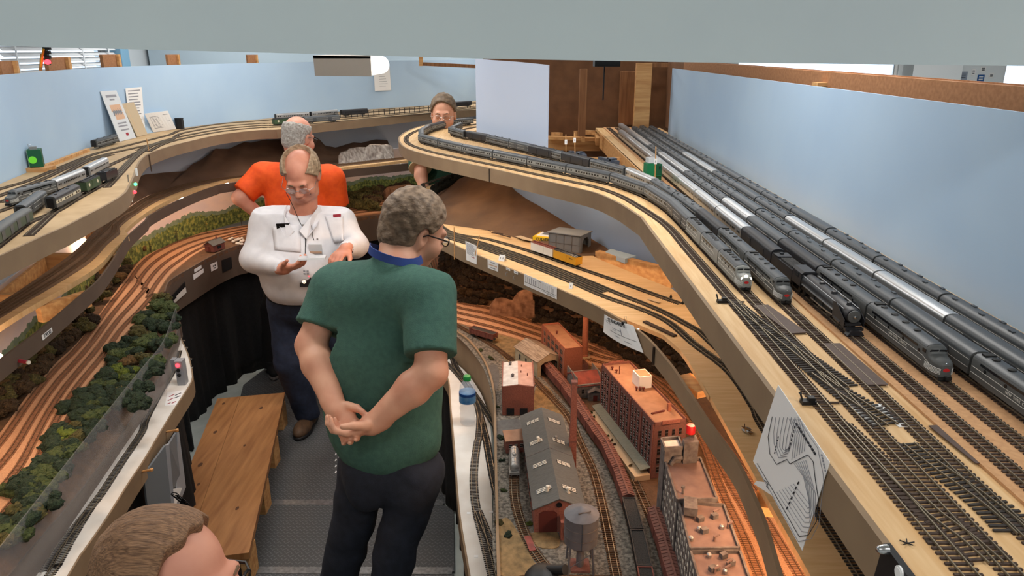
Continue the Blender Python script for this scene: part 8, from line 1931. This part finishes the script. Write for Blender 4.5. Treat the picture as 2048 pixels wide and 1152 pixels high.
    def grid_patch(pts4, name, m, n=7, l=.005):
        q = [Vector(p) for p in pts4]; mb = MB(); vs = []
        for i in range(n):
            for k in range(n):
                u, v = i / (n - 1), k / (n - 1); a = (q[0][0] + (q[1][0] - q[0][0]) * u, q[0][1] + (q[1][1] - q[0][1]) * u); b = (q[3][0] + (q[2][0] - q[3][0]) * u, q[3][1] + (q[2][1] - q[3][1]) * u)
                vs.append(F(a[0] + (b[0] - a[0]) * v, a[1] + (b[1] - a[1]) * v, l + .006 * math.sin(math.pi * u) * (.4 + .6 * (1 - v))))
        mb.add(vs, [(i * n + k, i * n + k + 1,(i + 1) * n + k + 1,(i + 1) * n + k) for i in range(n - 1) for k in range(n - 1)]); o = mb.build(name, m, sh, smooth_='all'); md = o.modifiers.new('thickness', 'SOLIDIFY'); md.thickness = .003; md.offset = 1; return o
    for o in (sh,): o.parent = ro
    ORG[sh.name] = Vector(ORG[ro.name])
    grid_patch([(370,815,0),(545,800,0),(550,975,0),(385,960,0)], 'chest_pocket', 'shirt_white'); grid_patch([(705,745,0),(820,740,0),(825,905,0),(760,915,0)], 'chest_pocket', 'shirt_white')
    mb = MB(); mb.bar(F(405,815,.012), F(485,812,.012),.012,.035); mb.build('pocket_phone', 'black_gloss', sh); mb = MB(); mb.bar(F(760,745,.012), F(805,740,.012),.012,.014); mb.build('pocket_pen', 'crimson', sh)
    mb = MB()
    for pts in (((455,590),(490,660),(540,770),(575,860),(578,985)),((520,620),(560,700),(610,780),(625,870),(632,900)),((612,600),(610,700),(600,800),(585,880),(580,940))):
        mb.tube(smooth([F(x, y, .006) for x, y in pts], 4),.0018,5)
    mb.build('lanyard', 'cord_black', ro)
    a = [F(590,915,.014), F(700,910,.014), F(702,1015,.014), F(588,1020,.014)]; zt = a[0].z; mb = MB(); cx = sum(a, Vector()) / 4; mb.box(cx + Vector((0,-.012,0)),(.07,.003,.075), M=Matrix.Rotation(math.radians(10),3, 'X')); bd = mb.build('badge', 'plastic', ro)
    mb = MB(); mb.box(cx + Vector((0,-.0155,.018)),(.062,.001,.035), M=Matrix.Rotation(math.radians(10),3, 'X')); mb.build('badge_picture', 'bottle_label', bd); mb = MB(); mb.box(cx + Vector((0,-.0145,-.008)),(.062,.001,.012), M=Matrix.Rotation(math.radians(10),3, 'X')); mb.build('badge_strip', 'poster_tan', bd)
    for x, y in ((565,800),(622,780),(655,890),(618,940)): mb = MB(); p = F(x, y, .004); mb.lathe([(0,0),(.005,.0005),(.005,.002),(0,.0025)], 8, p, Matrix.Rotation(math.pi / 2,3, 'X')); mb.build('button', 'steel', sh)
    mb = MB()
    for sx in (-1,1): mb.add([Vector(nk) + Vector((sx * x, y, z)) for x, y, z in ((.014,-.150,-.075),(.072,-.100,-.005),(.088,.01,.030),(.106,-.01,-.004),(.100,-.115,-.055),(.052,-.165,-.115))], [(0,1,2,3,4,5)])
    co = mb.build('collar', 'shirt_white', sh); md = co.modifiers.new('thickness', 'SOLIDIFY'); md.thickness = .005
    ph = J(625,517,3.49); mb = MB(); mb.box(ph + A_((0,0,.004)),(.13,.07,.010), M=Matrix.Rotation(.15,3, 'Z') @ Matrix.Rotation(math.radians(-4),3, 'X')); p_ = tag(mb.build('phone', 'plastic'), 'white-edged phone held in the white-shirted man\'s hand', 'phone')
    wp = Vector(mid(wrR, elR, .12)); ax = Vector(elR - wrR).normalized(); Rm = ax.to_track_quat('Z', 'Y').to_matrix(); mb = MB(); mb.lathe([(.036,-.009),(.039,-.005),(.039,.005),(.036,.009)], 18, wp, Rm); w_ = mb.build('watch', 'black', ro, smooth_=True); mb = MB(); mb.lathe([(0,0),(.016,.001),(.016,.006),(0,.007)], 14, wp + Vector((-.008,-.038,.012)), Matrix.Rotation(math.radians(60),3, 'X')); mb.build('watch_face', 'chrome', w_)
    dv = J(612,553,3.66); t2 = thing('handheld_throttle', 'dark handheld throttle with red light at the white-shirted man\'s waist', 'controller', tuple(dv - A_((0,0,.05)))); mb = MB(); mb.box(Vector(dv),(.06,.022,.11), M=Matrix.Rotation(-.25,3, 'X')); mb.build('body', 'black', t2)
    mb = MB(); mb.lathe([(.014,0),(.014,.008),(.011,.012)], 14, Vector(dv) + Vector((-.004,-.018,-.022)), Matrix.Rotation(math.pi / 2 - .25,3, 'X')); mb.build('knob', 'chrome', t2, smooth_=True); mb = MB(); mb.lathe([(0,-.003),(.004,0),(0,.003)], 8, Vector(dv) + Vector((.02,-.014,.006))); mb.build('red_light', 'led_red', t2)
    for r_ in range(2):
        for c_ in range(3): mb = MB(); mb.box(Vector(dv) + Vector((-.017 + c_ * .017,-.020 - .003 * 0,.022 + r_ * .014)),(.011,.004,.008)); mb.build('button', 'box_grey', t2)
white_man()
# ---------------------------------------------------------------- man in the orange shirt, from behind
def orange_man():
    ft = W(545,752,.012); ro = thing('person', 'person in bright orange T-shirt and black trousers seen from behind', 'person', (ft.x + .05, ft.y + .1,.012))
    hc = J(597,276,4.66); R = rot(math.radians(-22), math.radians(16)); nk = J(597,322,4.64); shL = J(522,352,4.66); shR = J(664,358,4.62); pel = J(588,560,4.66)
    elL = J(480,396,4.56); wrL = J(548,455,4.66); elR = J(676,420,4.66); wrR = J(650,440,4.9); f1 = A_((ft.x, ft.y + .06,.012)); f2 = A_((ft.x + .26, ft.y + .12,.012)); kn1 = A_((f1[0] + .05,4.78,.52)); kn2 = A_((f2[0], 4.8,.52))
    hipL = pel + A_((-.09,0,-.03)); hipR = pel + A_((.10,0,-.03))
    s = SDF(); head(s, hc, R, 1.04); s.cap(H(hc, R, (0,-.03,-.05)), nk + A_((0,0,-.04)),.064,.078,.03); s.cap(mid(shL, shR, .15), mid(shL, shR, .85),.055, None, .04); s.cap(nk + A_((0,0,-.12)), pel, .09,.10,.05)
    for a, b, c_ in ((shL, elL, wrL),(shR, elR, wrR)): s.cap(a, b, .055,.048,.02); s.cap(b, c_, .048,.032,.02); hand(s, c_, c_ - b, A_((0,.2,1)),1 if a is shR else -1,(.2,.3,.2))
    for a, b, c_ in ((hipL, kn1, f1 + A_((0,0,.1))),(hipR, kn2, f2 + A_((0,0,.1)))): s.cap(a, b, .08,.055,.02); s.cap(b, c_, .055,.042,.02)
    s.mesh('body', 'skin_c', .007, ro); hair(hc, R, 1.04, 'bald', 'hair_grey', ro, .007,.005,.0012,200); glasses(hc, R, 1.04, ro)
    t = SDF(); t.cap(mid(shL, shR, .08), mid(shL, shR, .92),.092, None, .05); t.ell(mid(shL, shR) + A_((0,.0,-.16)),(.215,.145,.22), None, .06); t.ell(mid(pel, mid(shL, shR),.35),(.205,.160,.24), None, .06); t.cap(nk + A_((0,0,-.06)), nk + A_((0,0,-.02)),.095,.075,.04)
    t.cap(shL, mid(shL, elL, .85),.084,.078,.03); t.cap(shR, mid(shR, elR, .85),.084,.078,.03)
    def cut(a, el, f):
        b = mid(a, el, f); n = (el - a) / np.linalg.norm(el - a)
        return lambda X, Y, Z: np.where((X - b[0]) ** 2 + (Y - b[1]) ** 2 + (Z - b[2]) ** 2 < .0145,(X - b[0]) * n[0] + (Y - b[1]) * n[1] + (Z - b[2]) * n[2], -.1).astype(np.float32)
    t.mesh('t_shirt', 'shirt_orange', .008, ro, folds(.0045,20,14,20,.2), [plane(pel + A_((0,0,-.06)),(0,0,-1)), cut(shL, elL, .82), cut(shR, elR, .82), plane(nk + A_((0,0,.01)),(0,.3,.9))])
    j = SDF(); j.ell(pel + A_((0,0,-.03)),(.19,.15,.12), None, .05)
    for a, b, c_ in ((hipL, kn1, f1 + A_((0,0,.07))),(hipR, kn2, f2 + A_((0,0,.07)))): j.cap(a, b, .105,.085,.04); j.cap(b, c_, .085,.080,.03)
    j.mesh('trousers', 'black_trouser', .009, ro, folds(.004,20,18,24), [plane((0,0,.07),(0,0,-1))])
    shoe(f1, math.radians(15),.29, ro, 'black_trouser', 'stone_grey', z=.012); shoe(f2, math.radians(-5),.29, ro, 'black_trouser', 'stone_grey', z=.012)
orange_man()
# ---------------------------------------------------------------- man in the dark green polo at the far side
def far_man():
    hc = J(887,229,5.15); ro = thing('person', 'person with glasses in dark green polo behind the peninsula loop', 'person', (hc[0], 5.25,0)); R = rot(math.radians(180), math.radians(8)); nk = hc + A_((0,.05,-.16)); dz = hc[2] - 1.68
    shL = hc + A_((-.19,.06,-.25)); shR = hc + A_((.19,.06,-.25)); elL = J(842,352,5.02); wrL = J(852,392,4.9); elR = shR + A_((.06,-.03,-.30)); wrR = elR + A_((-.05,-.25,-.06)); pel = hc + A_((0,.08,-.78)); f1 = A_((hc[0] - .11,5.28,0)); f2 = A_((hc[0] + .11,5.28,0))
    s = SDF(); head(s, hc, R, 1.02); s.cap(H(hc, R, (0,-.03,-.05)), nk + A_((0,0,-.05)),.06,.072,.03); s.cap(mid(shL, shR, .15), mid(shL, shR, .85),.055, None, .04); s.cap(nk + A_((0,0,-.12)), pel, .09,.10,.05)
    for sd, (a, b, c_) in ((-1,(shL, elL, wrL)),(1,(shR, elR, wrR))): s.cap(a, b, .05,.044,.02); s.cap(b, c_, .044,.030,.02); hand(s, c_, c_ - b, A_((0,.3,.8)), sd, (.3,.4,.3))
    for f, sx in ((f1,-.09),(f2,.09)): s.cap(pel + A_((sx, 0,-.05)), A_((f[0], f[1], f[2] + .5)),.08,.055,.02); s.cap(A_((f[0], f[1], .5)), f + A_((0,0,.1)),.055,.04,.02)
    s.mesh('body', 'skin_a', .006, ro); hair(hc, R, 1.02, 'part', 'hair_dark', ro, .012,.005,.002,120); glasses(hc, R, 1.02, ro, 'chrome', .0012); eyebrows(hc, R, 1.02, ro)
    t = SDF(); t.cap(mid(shL, shR, .1), mid(shL, shR, .9),.088, None, .05); t.ell(mid(shL, shR) + A_((0,-.01,-.16)),(.20,.14,.22), None, .06); t.ell(mid(pel, mid(shL, shR),.35) + A_((0,-.03,0)),(.20,.165,.24), None, .06); t.cap(nk + A_((0,0,-.07)), nk + A_((0,0,-.02)),.09,.075,.04); t.cap(shL, mid(shL, elL, .72),.078,.080,.03); t.cap(shR, mid(shR, elR, .7),.078,.08,.03)
    b = mid(shL, elL, .70); n = (elL - shL) / np.linalg.norm(elL - shL)
    t.mesh('polo_shirt', 'polo_green', .008, ro, folds(.004,20,14,20,2), [plane(pel + A_((0,0,-.03)),(0,0,-1)), lambda X, Y, Z: np.where((X - b[0]) ** 2 + (Y - b[1]) ** 2 + (Z - b[2]) ** 2 < .014,(X - b[0]) * n[0] + (Y - b[1]) * n[1] + (Z - b[2]) * n[2], -.1).astype(np.float32), plane(nk + A_((0,0,.0)),(0,-.3,.9))])
    Rm = Vector(n).to_track_quat('Z', 'Y').to_matrix(); mb = MB(); mb.lathe([(.079,-.006),(.081,-.003),(.081,.003),(.079,.006)], 20, Vector(b), Rm); mb.build('sleeve_trim', 'polo_trim', ro, smooth_=True)
    j = SDF(); j.ell(pel, (.18,.15,.12), None, .05)
    for f, sx in ((f1,-.09),(f2,.09)): j.cap(pel + A_((sx, 0,-.05)), A_((f[0], f[1], .5)),.10,.085,.04); j.cap(A_((f[0], f[1], .5)), f + A_((0,0,.07)),.085,.08,.03)
    j.mesh('trousers', 'denim_dark', .01, ro, None, [plane((0,0,.06),(0,0,-1))]); shoe(f1, math.pi, .29, ro, 'black_trouser'); shoe(f2, math.pi, .29, ro, 'black_trouser')
far_man()
# ---------------------------------------------------------------- man close to the camera at the lower left
def near_man():
    hc = np.array(W(346,1180,1.37)); ro = thing('person', 'person with brown hair and black glasses cut off at the bottom left', 'person', (hc[0] - .05, hc[1], 0))
    R = rot(math.radians(-96), math.radians(0), math.radians(-8)); nk = hc + A_((-.07,-.03,-.15)); shL = nk + A_((.02,.20,-.08)); shR = nk + A_((-.02,-.20,-.08)); pel = nk + A_((-.04,0,-.60)); f1 = A_((hc[0] - .1, hc[1] + .12,0)); f2 = A_((hc[0] - .1, hc[1] - .12,0))
    s = SDF(); head(s, hc, R, 1.05); s.cap(H(hc, R, (0,-.03,-.05)), nk + A_((0,0,-.04)),.06,.072,.03); s.cap(mid(shL, shR, .15), mid(shL, shR, .85),.07, None, .04); s.cap(nk + A_((0,0,-.12)), pel, .09,.10,.05)
    for sd, a in ((-1, shL),(1, shR)):
        el = a + A_((.02, sd * -.05,-.28)); wr = el + A_((.18, sd * .05,-.08)); s.cap(a, el, .05,.044,.02); s.cap(el, wr, .044,.03,.02); hand(s, wr, wr - el, A_((0,0,1)), sd, (.3,.4,.3))
    for f in (f1, f2): k_ = A_((f[0] + .02, f[1], .45)); s.cap(pel + A_((0,(f[1] - hc[1]) * .8,-.05)), k_, .08,.055,.02); s.cap(k_, f + A_((0,0,.1)),.055,.04,.02)
    s.mesh('body', 'skin_c', .005, ro); hair(hc, R, 1.05, 'near', 'hair_near', ro, .012,.0035,.0012,200,(1.6,.15,.6)); glasses(hc, R, 1.05, ro, r=.0026); eyebrows(hc, R, 1.05, ro)
    t = SDF(); t.cap(mid(shL, shR, .1), mid(shL, shR, .9),.082, None, .05); t.ell(mid(shL, shR) + A_((0,0,-.16)),(.14,.20,.22), None, .06); t.ell(mid(pel, nk, .35),(.15,.19,.24), None, .06)
    for sd, a in ((-1, shL),(1, shR)): t.cap(a, a + A_((.01, sd * -.04,-.2)),.075,.075,.03)
    t.mesh('shirt', 'black_trouser', .009, ro, None, [plane(pel + A_((0,0,-.05)),(0,0,-1))]); j = SDF(); j.ell(pel, (.14,.18,.12), None, .05)
    for f in (f1, f2): k_ = A_((f[0] + .02, f[1], .45)); j.cap(pel + A_((0,(f[1] - hc[1]) * .8,-.05)), k_, .10,.082,.04); j.cap(k_, f + A_((0,0,.07)),.082,.075,.03)
    j.mesh('trousers', 'denim_dark', .01, ro, None, [plane((0,0,.06),(0,0,-1))]); shoe(f1, math.radians(-90),.29, ro, 'black_trouser'); shoe(f2, math.radians(-90),.29, ro, 'black_trouser')
near_man()
# pieces too small to pick apart stay joined
for o in bpy.data.objects:
    if o.type == 'MESH' and o.parent is not None and o.name.split('.')[0] in ('roof_fans', 'roof_vents', 'baggage_door', 'porthole', 'stripes', 'whisker_stripes', 'wheels', 'driving_wheels', 'window_band', 'dome', 'ribs', 'roof_ribs', 'ladder', 'handrail', 'bands', 'windshield', 'panel_joint', 'ladder_tape', 'eyebrows', 'lenses', 'lanyard', 'diaphragm', 'band', 'side_wall', 'parapet', 'stepped_parapet', 'gable_parapet', 'joist', 'print', 'round_emblem', 'cab_window', 'sliding_door', 'truck', 'glasses', 'collar', 'pilaster'):
        o['kind'] = 'stuff'
